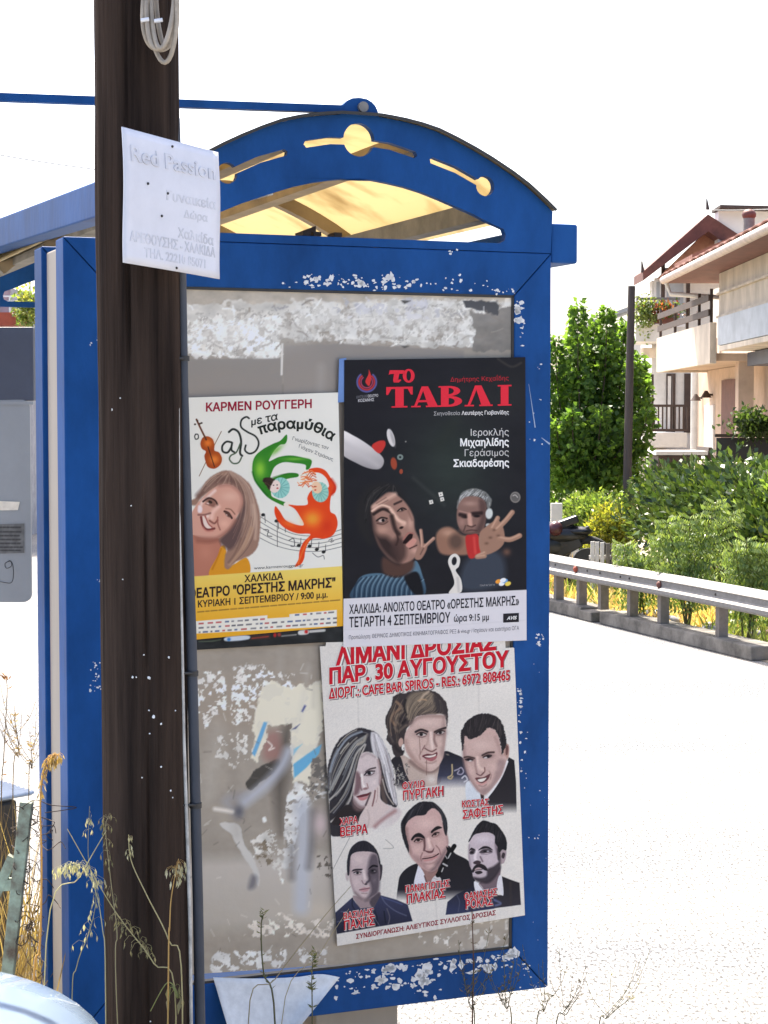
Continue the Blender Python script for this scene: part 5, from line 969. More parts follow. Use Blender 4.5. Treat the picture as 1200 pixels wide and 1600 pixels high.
z.l([(560, 76), (760, 225), (860, 450), (885, 700)], 44, (178, 150, 136), 46, .7); z.l([(905, 560), (945, 800), (930, 1050)], 44, (190, 162, 146), 40, .7); z.l([(870, 900), (770, 1150), (560, 1430)], 44, (172, 138, 114), 40, .8); z.l([(720, 1050), (640, 1260), (540, 1400)], 26, (112, 84, 74), 30, .7)
z.p([(-40, 760), (60, 560), (140, 465), (260, 350), (400, 268), (560, 258), (695, 350), (748, 500), (702, 650), (600, 832), (480, 982), (360, 1045), (200, 1048), (60, 1010), (-40, 920)], (202, 152, 136), 18)
z.l([(110, 640), (150, 520), (235, 440), (340, 345)], 40, (226, 202, 196), 34, .85); z.g(560, 430, 140, 80, (216, 174, 158), .7); z.l([(400, 275), (560, 266), (690, 360), (740, 500), (700, 650)], 44, (160, 112, 100), 44, .65); z.g(480, 830, 80, 70, (222, 172, 154), .65); z.l([(60, 1035), (250, 1048), (390, 1030), (540, 920), (640, 780)], 44, (148, 98, 86), 44, .75)
z.e(285, 520, 92, 50, (120, 82, 72), 35, 40, .85); z.l([(165, 505), (250, 455), (340, 490), (380, 560)], 26, (64, 42, 38), 14); z.e(272, 512, 30, 20, (52, 40, 34), 30, 10); z.e(236, 534, 20, 11, (208, 188, 182), 30, 8); z.l([(200, 540), (270, 560), (340, 580)], 12, (130, 88, 78), 14)
z.l([(480, 650), (540, 676), (588, 748)], 30, (62, 40, 37), 14); z.e(530, 694, 50, 26, (84, 56, 49), 45, 18); z.e(512, 702, 14, 9, (190, 164, 156), 45, 8); z.l([(500, 610), (570, 622), (632, 690)], 18, (132, 92, 78), 14)
z.l([(390, 580), (312, 660), (290, 745)], 60, (222, 180, 166), 44); z.l([(262, 786), (330, 826), (376, 780)], 26, (128, 78, 70), 18); z.g(232, 718, 30, 36, (238, 218, 212), .8); z.l([(380, 735), (382, 830), (415, 920)], 20, (146, 88, 78), 16, .9); z.l([(95, 700), (180, 700), (270, 676)], 26, (122, 80, 76), 18, .85); z.p([(95, 560), (152, 600), (142, 665), (90, 660)], (226, 214, 222), 20, .8)
z.l([(135, 735), (165, 860), (230, 916), (330, 902)], 34, (116, 56, 55), 12); z.p([(160, 716), (212, 778), (244, 850), (288, 892), (220, 896), (172, 832)], (226, 212, 206), 10, .85); z.l([(195, 716), (240, 826), (296, 880)], 17, (158, 84, 80), 10); z.l([(160, 880), (220, 940), (310, 935)], 22, (188, 118, 106), 18, .8)
P1.text('www.karmenrouggeri.gr', (416, 1102), (690, 1084), 17, (60, 60, 60), .0)
# yellow foot
P1.grad([(0, 1146), (920, 1082), (930, 1440), (0, 1520)], (232, 200, 104), (222, 164, 44), 1110, 1400, smooth=False)
P1.text('ΧΑΛΚΙΔΑ', (362, 1172), (578, 1156), 38, (56, 38, 34), .03); P1.text('ΘΕΑΤΡΟ "ΟΡΕΣΤΗΣ ΜΑΚΡΗΣ"', (52, 1262), (868, 1198), 52, (50, 36, 34), .035)
P1.text('ΚΥΡΙΑΚΗ 1 ΣΕΠΤΕΜΒΡΙΟΥ / 9:00 μ.μ.', (104, 1312), (825, 1256), 37, (56, 40, 36), .025)
x = 104
while x < 840:                                        # a line of print too small to read in the photo
    l = random.uniform(14, 56); P1.line([(x, 1338 - (x - 104) * .085), (x + l, 1338 - (x + l - 104) * .085)], 6, (104, 80, 40), soft=5, alpha=.75, smooth=False); x += l + 10
P1.poly([(60, 1392), (490, 1356), (490, 1374), (612, 1366), (612, 1350), (876, 1326), (876, 1416), (60, 1460)], (226, 222, 214), smooth=False)
for r_ in range(3):
    x = 108
    while x < 866:
        y = 1404 - (x - 104) * .072 + r_ * 24 - (10 if r_ == 0 and x > 610 else 0); l = random.uniform(10, 34)
        if not (r_ == 0 and 480 < x < 620): P1.poly([(x, y - 5), (x + l, y - 5 - l * .07), (x + l, y + 4 - l * .07), (x, y + 4)], random.choice([(70, 70, 80), (110, 110, 116), (170, 60, 60), (90, 90, 96), (60, 80, 120)]), smooth=False, alpha=.8)
        x += l + random.uniform(8, 22)
P1.poly([(14, 1497 - 36), (920, 1380), (920, 1440), (14, 1520)], (222, 164, 44), smooth=False, alpha=0)
tag(P1.build('poster', M['print']), 'white poster with a smiling woman, dancing figures and a yellow foot', 'poster')
P0 = Art([(20, 1440), (905, 1370), (912, 1500), (40, 1552)], 280, 580, 3.556, 180, 30, .0022, seed=31, wave=.0002)
P0.C[:] = (38, 40, 42); P0.noise(.3, 60, 30, 4)
P0.poly([(262, 1478), (380, 1468), (382, 1490), (264, 1500)], (196, 206, 220)); P0.ell(276, 1490, 10, 9, (60, 120, 190)); P0.poly([(395, 1466), (506, 1458), (506, 1488), (395, 1494)], (60, 46, 44), smooth=False); P0.line([(405, 1484), (495, 1474)], 6, (150, 60, 50))
P0.ell(532, 1466, 8, 12, (170, 40, 40)); P0.ell(556, 1464, 10, 10, (140, 60, 60)); P0.line([(570, 1472), (650, 1464)], 6, (150, 150, 150)); P0.poly([(666, 1442), (716, 1438), (716, 1460), (666, 1464)], (206, 206, 206)); P0.ell(706, 1448, 10, 10, (190, 40, 40)); P0.line([(728, 1446), (806, 1440)], 14, (190, 190, 190)); P0.line([(110, 1502), (180, 1500), (230, 1492)], 6, (80, 90, 76))
tag(P0.build('poster', M['print']), 'dark poster strip with small logos showing under the yellow foot', 'poster')

# ------------------------------------------------------------------ scraps of pasted paper and scuffs on the blue frame
def bits(regions, name, off=.0006, m='paper'):
    mb = MB()
    for (x0, y0, x1, y1, n, s0, s1) in regions:
        for i in range(n):
            x = random.uniform(x0, x1); t = (x - x0) / max(x1 - x0, 1); y = y0 + (y1 - y0) * random.random()
            r = random.uniform(s0, s1) * random.choice((1, 1, .5)); asp = random.uniform(.4, 1.3); k = random.randint(7, 11); ph = random.uniform(0, 6.3)
            pts = [(x + r * math.cos(-a * 6.283 / k + ph) * random.uniform(.45, 1.25), y + r * asp * math.sin(-a * 6.283 / k + ph) * random.uniform(.35, 1.25)) for a in range(k)]
            P = [sz(*p) for p in pts]; c = np.mean(P, 0)
            mb.add([W(*c, off)] + [W(*p, off) for p in P], [(0, 1 + a, 1 + (a + 1) % k) for a in range(k)])
    o = mb.build(name, M[m], shelter); o['kind'] = 'stuff'; return o
bits([(475, 428, 560, 446, 34, 1, 5), (555, 430, 650, 450, 40, 1, 6), (440, 438, 800, 454, 30, 1, 3), (650, 430, 720, 455, 10, 1, 3), (700, 390, 716, 397, 4, 1, 4), (770, 450, 806, 460, 12, 1, 5)], 'paper_scrap')
bits([(806, 468, 816, 505, 22, 2, 6), (812, 500, 819, 540, 8, 1, 4), (838, 560, 846, 640, 5, 1, 3), (826, 640, 860, 700, 5, 1, 3), (838, 990, 852, 1010, 14, 1, 4), (808, 1075, 816, 1130, 18, 1, 4), (812, 1140, 822, 1210, 10, 1, 3), (815, 1030, 855, 1500, 16, .5, 1.4)], 'paper_scrap')
def bits_line(p, q, n, sp, s0, s1, name):
    mb = MB()
    regs = []
    for i in range(n):
        t = random.random(); x = p[0] + (q[0] - p[0]) * t; y = p[1] + (q[1] - p[1]) * t + random.uniform(-sp, sp); regs.append((x, y, x + .1, y + .1, 1, s0, s1))
    return bits(regs, name)
bits_line((525, 1545), (620, 1522), 34, 15, 1, 9, 'paper_scrap'); bits_line((600, 1530), (700, 1512), 40, 17, 1, 10, 'paper_scrap'); bits_line((700, 1512), (805, 1500), 40, 12, 1, 7, 'paper_scrap'); bits_line((540, 1520), (800, 1494), 50, 2.5, 1, 5, 'paper_scrap')
bits([(796, 1486, 808, 1502, 8, 2, 6), (812, 1505, 836, 1530, 8, 1, 4), (640, 1530, 690, 1560, 14, 1, 6), (800, 1540, 850, 1548, 6, 1, 2)], 'paper_scrap')
bits([(140, 520, 160, 540, 5, .6, 2), (140, 1030, 160, 1080, 26, .6, 2.6), (148, 905, 162, 920, 6, .6, 2)], 'paper_scrap')
mb = MB()
for (x0, y0, x1, y1, w) in ((826, 600, 836, 668, 2), (846, 684, 859, 694, 3)):
    a, b = np.array(sz(x0, y0)), np.array(sz(x1, y1)); n_ = np.array([-(b - a)[1], (b - a)[0]]); n_ = n_ / np.linalg.norm(n_) * w / 1300
    mb.add([W(*(a - n_ * .3), .0007), W(*(b - n_), .0007), W(*(b + n_), .0007), W(*(a + n_ * .3), .0007)], [(0, 1, 2, 3)])
mb.build('pale_smear', mat('pale blue smear', (.30, .38, .52), .6), shelter)

# white bill torn loose at the foot
mb = MB(); nr, nc = 12, 16; V = []
topl = [(333, 1527), (395, 1529), (460, 1527), (500, 1522), (531, 1527)]; botl = [(362, 1625), (385, 1650), (415, 1655), (440, 1636), (478, 1592)]
T_ = spline(topl, False, 8); B__ = spline(botl, False, 8)
for i in range(nr):
    t = i / (nr - 1)
    for j in range(nc):
        u = j / (nc - 1); k = int(u * (len(T_) - 1)); p = T_[k] * (1 - t) + B__[k] * t
        off = .0075 + .05 * t ** 1.6 + .010 * math.sin(u * 5 + 1) * t + .02 * (abs(u - .5) * 2) ** 3 * t + .016 * t * (float(fbm(u * 4 + 3, t * 3, 4, 3)) - .5)
        a, b = SZ(p[0], p[1], off); V.append(W(float(a), float(b), off))
fs = [(i * nc + j, (i + 1) * nc + j, (i + 1) * nc + j + 1, i * nc + j + 1) for i in range(nr - 1) for j in range(nc - 1)]
mb.add(V, fs, True); o = mb.build('torn_poster', M['paper']); tag(o, 'blank white sheet torn loose and curling over the bottom blue rail', 'torn poster')
sd_ = o.modifiers.new('thickness', 'SOLIDIFY'); sd_.thickness = .0006

# ------------------------------------------------------------------ utility pole with sign, pipe, cables
PY = 3.9
pole = thing('utility_pole', 'dark brown wooden utility pole standing in front of the blue shelter', 'utility pole', at(232, 1600, PY) * np.array([1, 1, 0]))
cl = [(212, 0, 64.5), (219, 800, 65), (232, 1600, 67.5)]
P0_, P1_, P2_ = [at(x, y, PY) for x, y, r in cl]
axis0, axis1 = np.array(P0_), np.array(P2_)
zr0, zr1 = 0.0, 6.6; seg, rows = 96, 260
def axis(z): t = (z - axis1[2]) / (axis0[2] - axis1[2]); return axis1 + (axis0 - axis1) * t, (67.5 + (64.5 - 67.5) * t) / FPX * PY
th = np.linspace(0, 2 * math.pi, seg, endpoint=False); zz = np.linspace(zr0, zr1, rows)
TH, ZZ = np.meshgrid(th, zz); 
AX = np.array([axis(z)[0] for z in zz]); RR = np.array([axis(z)[1] for z in zz])
d = (fbm(TH * 14, ZZ * 1.2, 3, 4) - .5) * .006 + (fbm(TH * 3, ZZ * 2.4, 9, 3) - .5) * .005
def crack(th0, z0, z1, wv, depth, wid, seed):
    c = th0 + (fbm(zz * 1.7, zz * 0 + seed, seed, 3) - .5) * wv
    dd = np.abs(((TH - c[:, None] + math.pi) % (2 * math.pi)) - math.pi)
    return -depth * np.clip(1 - dd / wid, 0, 1) * (np.clip((ZZ - z0) / .15, 0, 1) * np.clip((z1 - ZZ) / .15, 0, 1))
front = -math.pi / 2
d += crack(front - .12, 2.1, 6.6, .12, .026, .045, 3) + crack(front + .2, .3, 1.95, .2, .020, .04, 5) + crack(front - .5, .6, 1.6, .12, .008, .045, 7) + crack(front + .7, 1.0, 2.3, .1, .007, .045, 8)
kn = lambda t0, z0, rt, rz, h: h * np.exp(-(((TH - t0 + math.pi) % (2 * math.pi) - math.pi) / rt) ** 2 - ((ZZ - z0) / rz) ** 2)
d += kn(front - .55, 1.16, .10, .03, -.012) + kn(front - .55, 1.16, .2, .06, .006) + kn(front - .75, 1.90, .2, .04, .004)
R_ = RR[:, None] + d
V = np.stack([AX[:, 0][:, None] + R_ * np.cos(TH), AX[:, 1][:, None] + R_ * np.sin(TH), ZZ], -1).reshape(-1, 3)
mb = MB(); fs = [(i * seg + k, i * seg + (k + 1) % seg, (i + 1) * seg + (k + 1) % seg, (i + 1) * seg + k) for i in range(rows - 1) for k in range(seg)]
mb.add(V, fs, True); mb.add(V[-seg:], [tuple(range(seg))]); mb.build('pole_shaft', M['wood'], pole)
def onpole(x, y, lift=.0):                            # point of the pole's near surface under a photo point
    r = ray(x, y); p0 = at(x, y, PY); c, rad = axis(p0[2]); dx = p0[0] - c[0]; h = math.sqrt(max((rad + .003) ** 2 - dx * dx, 0)); return at(x, y, c[1] - h - lift)
for x, y, r in [(233, 1059, 4.5), (240, 1120, 4), (207, 1058, 3), (213, 1058, 2), (264, 1027, 3), (225, 1023, 2), (233, 1110, 2), (252, 1131, 3), (274, 1110, 2), (252, 1198, 2.5), (267, 1235, 2.5), (270, 1246, 2), (176, 640, 4), (188, 622, 2), (205, 790, 2), (192, 905, 2), (234, 1146, 2), (176, 1143, 2), (222, 1215, 2), (235, 1596, 2)]:
    mb = MB(); c = onpole(x, y, .001); k = 7; s = .72 * r / FPX * PY
    pts = [c + np.array([math.cos(a * 6.283 / k) * s * random.uniform(.5, 1.1), -.001, math.sin(a * 6.283 / k) * s * random.uniform(.5, 1.2)]) for a in range(k)]
    mb.add([c + np.array([0, -.0025, 0])] + pts, [(0, 1 + a, 1 + (a + 1) % k) for a in range(k)]); mb.build('paper_fleck', M['paper'], pole)
# pipe and thin cable up the right side
def chain(pts, Y): return [at(x, y, Y) for x, y in pts]
cp = chain([(271, 150), (274, 185), (278, 300), (284, 430), (287, 600), (293, 800), (299, 1000), (304, 1200), (309, 1400), (313, 1620), (322, 1990)], PY - .005)
cp[-1][2] = 0.0
mb = MB(); mb.tube(cp[1:], [.0098] * 5 + [.0115] * 5, 14); pipe = mb.build('conduit_pipe', M['conduit']); tag(pipe, 'grey conduit pipe running down the right side of the wooden pole', 'pipe')
for y in (560, 1052, 1258):
    x = np.interp(y, [430, 600, 800, 1000, 1200, 1400], [284, 287, 293, 299, 304, 309]); mb = MB(); mb.tube([at(x, y - 4, PY - .005), at(x, y + 4, PY - .005)], .0135, 14); mb.tube([at(x - 30, y, PY - .04), at(x, y, PY - .019)], .003, 6); mb.build('pipe_clip', M['dark'], pipe)
wp = chain([(271, 440), (273, 560), (278, 640), (279, 800), (284, 1000), (287, 1150), (293, 1320), (297, 1450), (299, 1620)], PY - .03); wp.append(np.array([wp[-1][0] + .02, wp[-1][1], 0]))
mb = MB(); mb.tube(wp, .0038, 8); tag(mb.build('thin_cable', mat('pale cable', (.5, .48, .44), .6, nscale=30, namt=.4)), 'thin pale cable stapled between the wooden pole and the grey pipe', 'cable')
# coil of cable hung on the pole
coil = thing('cable_coil', 'coil of grimy beige cable hung high on the wooden pole', 'cable coil', onpole(250, 20))
for k, (x0, x1, yb, ph) in enumerate([(223, 277, 88, 0), (229, 274, 80, .012), (236, 272, 70, .022), (243, 276, 62, .006), (231, 277, 90, .028)]):
    pts = []
    for i in range(41):
        a = 2 * math.pi * i / 40; x = (x0 + x1) / 2 + (x1 - x0) / 2 * math.cos(a); y = (yb - 75) + 75 * math.sin(a) + 10 * math.cos(2 * a + k)
        pts.append(at(x, y, PY - .12 - ph + .018 * math.cos(a + k)) if True else None)
    mb = MB(); mb.tube(pts, .0048, 8, cap=False); mb.build('cable_loop', M['cable'], coil)
for (x, y) in ((227, 31), (248, 32)): mb = MB(); mb.tube([at(x - 7, y + 1, PY - .15), at(x + 6, y - 1, PY - .15)], .004, 6); mb.build('cable_tie', M['white'], coil)
mb = MB(); mb.tube([at(250, -60, PY - .06), at(250, -64, PY - .17)], .006, 8); mb.build('hook', M['dark'], coil)
# sheet metal sign
sc_ = [at(191, 198, 3.655), at(341, 238, 3.90), at(345, 436, 3.90), at(195, 410, 3.655)]
sc_ = [Vector(p) for p in sc_]
sgn = (sc_[1] - sc_[0]).cross(sc_[3] - sc_[0]).normalized()
if sgn.dot(Vector(CP) - sc_[0]) < 0: sgn = -sgn
sign = thing('sign', 'square white metal sign with faded raised lettering nailed to the wooden pole', 'sign', (sc_[2] + sc_[3]) / 2)
def SP(u, v, h=0):
    return (sc_[0] * (1 - u) + sc_[1] * u) * (1 - v) + (sc_[3] * (1 - u) + sc_[2] * u) * v + sgn * (h + .004 * math.sin(u * 3.1) * (v - .2) + .003 * math.sin(v * 5))
mb = MB(); nu = 16; V = [SP(i / nu, j / nu, h) for h in (0, -.0025) for j in range(nu + 1) for i in range(nu + 1)]; q = nu + 1; fs = []
for j in range(nu):
    for i in range(nu):
        a = j * q + i; fs.append((a, a + q, a + q + 1, a + 1)); a += q * q; fs.append((a, a + 1, a + q + 1, a + q))
for i in range(nu):
    for a, b in ((i, i + 1), (nu * q + i + 1, nu * q + i), ((i + 1) * q, i * q), (i * q + nu, (i + 1) * q + nu)): fs.append((a, b, b + q * q, a + q * q))
mb.add(V, fs, True); mb.build('sign_plate', mat('white sign paint', (.66, .665, .72), .45, nscale=7, namt=.09, bump=.12, bscale=26), sign)
def raised(t, u0, u1, v0, v1, cap, h, shear=0, slope=0):
    lp = outlines(t, .02); V2, T2 = fill(lp); x0, x1 = V2[:, 0].min(), V2[:, 0].max()
    def q(x, y, hh): u = u0 + (u1 - u0) * (x - x0) / (x1 - x0); return SP(u, v0 + (v1 - v0) * (x - x0) / (x1 - x0) - y / .728 * cap, hh)
    out = [q(x, y, h) for x, y, z in V2]; F = list(T2)
    for l in lp:                                        # the letter's edges, down to the plate
        b = len(out); n_ = len(l); out += [q(x, y, h) for x, y in l] + [q(x, y, -.001) for x, y in l]; F += [(b + k, b + n_ + k, b + n_ + (k + 1) % n_, b + (k + 1) % n_) for k in range(n_)]
    return out, F
lm = mat('greyed sign lettering', (.655, .66, .71), .5, nscale=22, namt=.1, col2=(.46, .465, .51))  # faded letters; their grey also stands in for shade on the relief
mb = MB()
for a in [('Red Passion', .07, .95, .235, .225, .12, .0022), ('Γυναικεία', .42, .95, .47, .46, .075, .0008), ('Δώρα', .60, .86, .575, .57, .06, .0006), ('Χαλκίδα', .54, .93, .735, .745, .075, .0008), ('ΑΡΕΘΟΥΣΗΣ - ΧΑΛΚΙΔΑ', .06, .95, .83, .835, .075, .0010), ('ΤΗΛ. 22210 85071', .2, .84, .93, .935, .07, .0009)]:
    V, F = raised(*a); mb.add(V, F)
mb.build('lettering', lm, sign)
for u, v in ((.5, .05), (.52, .975), (.43, .42), (.23, .38), (.37, .60)): mb = MB(); mb.ball(SP(u, v, .001), .0028, 8, 6); mb.build('nail', M['dark'], sign)

# ------------------------------------------------------------------ leaves and stems
def leafmesh(name, C, D, L_, wd, cols, m, parent=None, fold=.25):
    n = len(C); D = D / (np.linalg.norm(D, axis=1, keepdims=True) + 1e-9); r = RNG.normal(size=(n, 3)); S = np.cross(D, r); S /= np.linalg.norm(S, axis=1, keepdims=True) + 1e-9; Nn = np.cross(S, D)
    L_ = np.broadcast_to(L_, (n,))[:, None]; wd = np.broadcast_to(wd, (n,))[:, None]
    mid = C + D * L_ * .45 + Nn * L_ * .08
    V = np.stack([C, mid + S * wd / 2, C + D * L_ - Nn * L_ * fold * .4, mid - S * wd / 2], 1).reshape(-1, 3) - np.array(origin(parent))
    me = bpy.data.meshes.new(name); me.vertices.add(4 * n); me.vertices.foreach_set('co', V.astype(np.float32).ravel())
    me.loops.add(4 * n); me.loops.foreach_set('vertex_index', np.arange(4 * n, dtype=np.int32)); me.polygons.add(n); me.polygons.foreach_set('loop_start', np.arange(n, dtype=np.int32) * 4)
    me.materials.append(m); me.update(calc_edges=True)
    a = me.color_attributes.new('Col', 'FLOAT_COLOR', 'POINT'); A = np.ones((4 * n, 4), np.float32); A[:, :3] = np.repeat(cols, 4, 0); a.data.foreach_set('color', A.ravel())
    o = bpy.data.objects.new(name, me); COL.objects.link(o)
    if parent is not None: o.parent = parent
    return o
def pick(cols, n, var=.25):
    c = np.array(cols, float)[RNG.integers(0, len(cols), n)]; return c * RNG.uniform(1 - var, 1 + var, (n, 1))
GOLD = [(.46, .32, .14), (.55, .41, .21), (.38, .25, .10)]; PALE = [(.44, .41, .31), (.36, .34, .26), (.52, .49, .39)]; OLIVE = [(.15, .145, .085), (.21, .19, .115), (.27, .23, .14)]
def oat(label, pts, Y, heads, stemcol, headcols, r=.0011, name='wild_oat', cat='dry weed', lean=.05, group=None):
    """a grass stalk: bent stem and drooping spikelets; heads = list of (t along stem 0..1, count, spread m, length m)"""
    p = [at(x, y, Y + lean * i / len(pts)) for i, (x, y) in enumerate(pts)]
    foot = p[0].copy(); foot[2] = 0; foot[0] += random.uniform(-.05, .05); p = [foot] + p
    c = spline(p, False, 6); root = thing(name, label, cat, foot, group)
    mb = MB(); mb.tube(c, np.linspace(r * 1.4, r * .6, len(c)), 6, stemcol)
    C = []; D = []; L_ = []
    for t0, t1, n, sp, ln in heads:
        for i in range(n):
            t = random.uniform(t0, t1); q = c[min(int(t * (len(c) - 1)), len(c) - 1)]; a = random.uniform(0, 6.283)
            e = q + np.array([math.cos(a) * sp * random.uniform(.3, 1), math.sin(a) * sp * .6, random.uniform(-.5, .25) * sp]); mb.tube([q, (q + e) / 2 + np.array([0, 0, sp * .25]), e], r * .3, 3, stemcol, cap=False)
            for k in range(2): C.append(e); D.append((random.uniform(-.25, .25) + (e - q)[0] * 4, random.uniform(-.3, .3), -1)); L_.append(ln * random.uniform(.5, .95))
    st = mb.build('stem', M['straw'], root, color=True)
    if C: leafmesh('seed_head', np.array(C), np.array(D, float), np.array(L_), np.array(L_) * .24, pick(headcols, len(C)), M['straw'], root)
    return root
oat('tall golden oat stalk with a drooping seed head left of the wooden pole', [(52, 1560), (62, 1480), (65, 1350), (63, 1250), (72, 1195), (92, 1178)], 3.95, [(.86, 1, 46, .018, .022), (.70, .9, 26, .010, .022)], (.55, .36, .12), GOLD, .0022)
oat('straight pale oat stalk crossing the blue frame left of the pole', [(72, 1475), (125, 1370), (166, 1298)], 3.8, [], (.50, .46, .30), PALE, .0012)
oat('arching pale oat with silvery seed heads against the blue frame', [(165, 1560), (160, 1450), (145, 1380), (118, 1350), (92, 1360)], 3.78, [(.72, 1, 40, .02, .022), (.55, .8, 26, .03, .02)], (.46, .44, .30), PALE, .0010)
oat('slim oat with hanging spikelets low on the blue frame', [(112, 1600), (120, 1510), (140, 1455), (150, 1400), (138, 1340), (140, 1260)], 3.8, [(.45, .75, 22, .03, .018), (.93, 1, 12, .012, .016)], (.30, .29, .18), PALE, .0009)
oat('leaning oat stalk across the foot of the wooden pole', [(275, 1590), (240, 1505), (195, 1445), (165, 1400), (105, 1295)], 3.72, [(.45, .68, 34, .028, .018)], (.40, .36, .20), OLIVE, .0012)
oat('thin oat stalk rising diagonally over the wooden pole', [(285, 1560), (264, 1470), (230, 1400), (205, 1345), (201, 1304)], 3.7, [(.84, 1, 10, .008, .018)], (.46, .41, .24), PALE, .0012)
oat('bent ochre oat in front of the right edge of the pole', [(263, 1530), (265, 1450), (268, 1400), (279, 1342)], 3.7, [(.88, 1, 26, .022, .02)], (.50, .33, .12), PALE, .0014)
oat('upright straw oat at the lower left of the pole', [(182, 1560), (183, 1460), (176, 1400), (165, 1300), (170, 1275)], 3.72, [(.6, 1, 26, .02, .017)], (.34, .30, .18), OLIVE, .0009)
oat('broken green oat stem with a folded leaf at the pole foot', [(262, 1600), (278, 1560), (262, 1535), (235, 1580)], 3.7, [(.5, .7, 5, .02, .04)], (.26, .28, .11), OLIVE, .0014)
oat('long thin dry stalk slanting across the torn white sheet', [(388, 1600), (430, 1530), (500, 1440), (548, 1385)], 4.0, [], (.34, .29, .2), OLIVE, .0011)
oat('second thin dry stalk slanting towards the concert poster', [(440, 1600), (500, 1490), (545, 1420)], 4.02, [], (.40, .34, .24), OLIVE, .0009)
def weed(label, pts, Y, n, ln, cols, stemcol=(.13, .13, .07), r=.0014, top=10, name='weed', parent=None, br=0):
    p = [at(x, y, Y) for x, y in pts]; foot = p[0].copy(); foot[2] = 0; c = spline([foot] + p, False, 6); root = thing(name, label, 'weed', foot)
    mb = MB(); mb.tube(c, np.linspace(r * 1.3, r * .6, len(c)), 6, stemcol); lines = [c]
    for b in range(br):
        t = random.uniform(.55, .92); q = c[int(t * (len(c) - 1))]; a = random.uniform(0, 6.28); l = random.uniform(.06, .16)
        e = [q, q + np.array([math.cos(a) * l * .4, math.sin(a) * l * .3, l * .5]), q + np.array([math.cos(a) * l * .6, math.sin(a) * l * .4, l])]; e = spline(e, False, 4); mb.tube(e, r * .5, 4, stemcol); lines.append(e)
    mb.build('stem', M['straw'], root, color=True); C = []; D = []
    for i in range(n):
        l = random.choice(lines); t = random.uniform(.35 if l is c else .1, 1); q = l[int(t * (len(l) - 1))]; a = random.uniform(0, 6.28); C.append(q); D.append((math.cos(a), math.sin(a), random.uniform(.1, 1.1)))
    for i in range(top): C.append(c[-1] + RNG.normal(0, .004, 3)); D.append((random.uniform(-1, 1), random.uniform(-1, 1), .6))
    leafmesh('leaf_tuft', np.array(C), np.array(D, float), ln, ln * .22, pick(cols, len(C)), M['leaf'], root); return root
GRN = [(.10, .12, .05), (.14, .15, .07), (.20, .19, .10)]; DRK = [(.06, .05, .035), (.10, .08, .05), (.16, .13, .08)]
weed('dark weed with a knobbly tip before the torn white sheet', [(430, 1605), (412, 1520), (408, 1450), (412, 1428)], 4.05, 26, .013, GRN, r=.002)
weed('needle leaved weed over the right end of the torn sheet', [(488, 1610), (487, 1540), (489, 1492)], 4.05, 60, .016, GRN)
weed('reddish dry weed stem rising over the concert poster foot', [(738, 1610), (740, 1520), (738, 1440)], 4.3, 34, .010, DRK, (.13, .06, .04), .0018)
weed('bushy dry weed under the right half of the panel', [(742, 1615), (735, 1575), (728, 1545)], 4.25, 80, .014, DRK, br=8)
weed('dry branching weed below the panel corner', [(800, 1615), (790, 1575), (783, 1548)], 4.3, 80, .014, DRK, br=8)
weed('spindly weed against the white road right of the panel', [(868, 1620), (885, 1585), (905, 1555)], 4.4, 40, .012, DRK, br=6)
weed('thin dry weed farthest right on the white road', [(935, 1625), (950, 1590), (985, 1560)], 4.4, 26, .012, OLIVE, br=6)
weed('small dry weed under the panel corner beside the road', [(838, 1615), (850, 1580), (858, 1558)], 4.5, 40, .012, OLIVE, br=5)
weed('brown stalk with a dry flower head on the left', [(2, 1290), (6, 1180), (11, 1085), (10, 1062)], 5.2, 6, .02, [(.16, .07, .04)], (.22, .17, .11), .0016, 14)
weed('tangled brown weed by the green gate', [(20, 1240), (30, 1180), (22, 1120)], 5.0, 70, .014, [(.26, .17, .09), (.18, .12, .07)], (.2, .15, .1), br=10)
weed('dry weed between the green gate and the shelter', [(45, 1250), (50, 1200), (48, 1165)], 4.9, 80, .014, [(.30, .19, .08), (.2, .14, .08)], (.2, .15, .1), br=10)
# dry ground cover near the shelter and pole
n = 5200; px_ = RNG.uniform(-2.6, 1.3, n); py_ = RNG.uniform(2.6, 6.6, n); keep = (np.hypot(px_ + .5, py_ - 3.9) > .12) & ~((px_ > -.1) & (py_ > 4.9)) & ~((px_ < -.3) & (py_ < 3.75))
C = np.stack([px_, py_, np.full(n, .0)], 1)[keep]; D = RNG.normal(size=(len(C), 3)) * .45 + np.array([0, 0, 1.]); L_ = RNG.gamma(3, .07, len(C))
tag(leafmesh('dry_grass', C, D, np.clip(L_, .05, .5), .006, pick(GOLD + PALE + OLIVE, len(C)), M['straw']), 'dry straw coloured grass round the shelter and the pole', kind='stuff')
n = 500; C = np.stack([RNG.normal(-1.0, .10, n), RNG.uniform(4.4, 5.0, n), np.zeros(n)], 1); D = RNG.normal(size=(n, 3)) * .16 + np.array([0, 0, 1.])
tag(leafmesh('dry_grass', C, D, RNG.uniform(.5, 1.15, n), .007, pick([(.30, .21, .11), (.22, .15, .08), (.14, .09, .055), (.40, .29, .15)], n), M['straw']), 'tall dry brown grass round the green gate', kind='stuff')

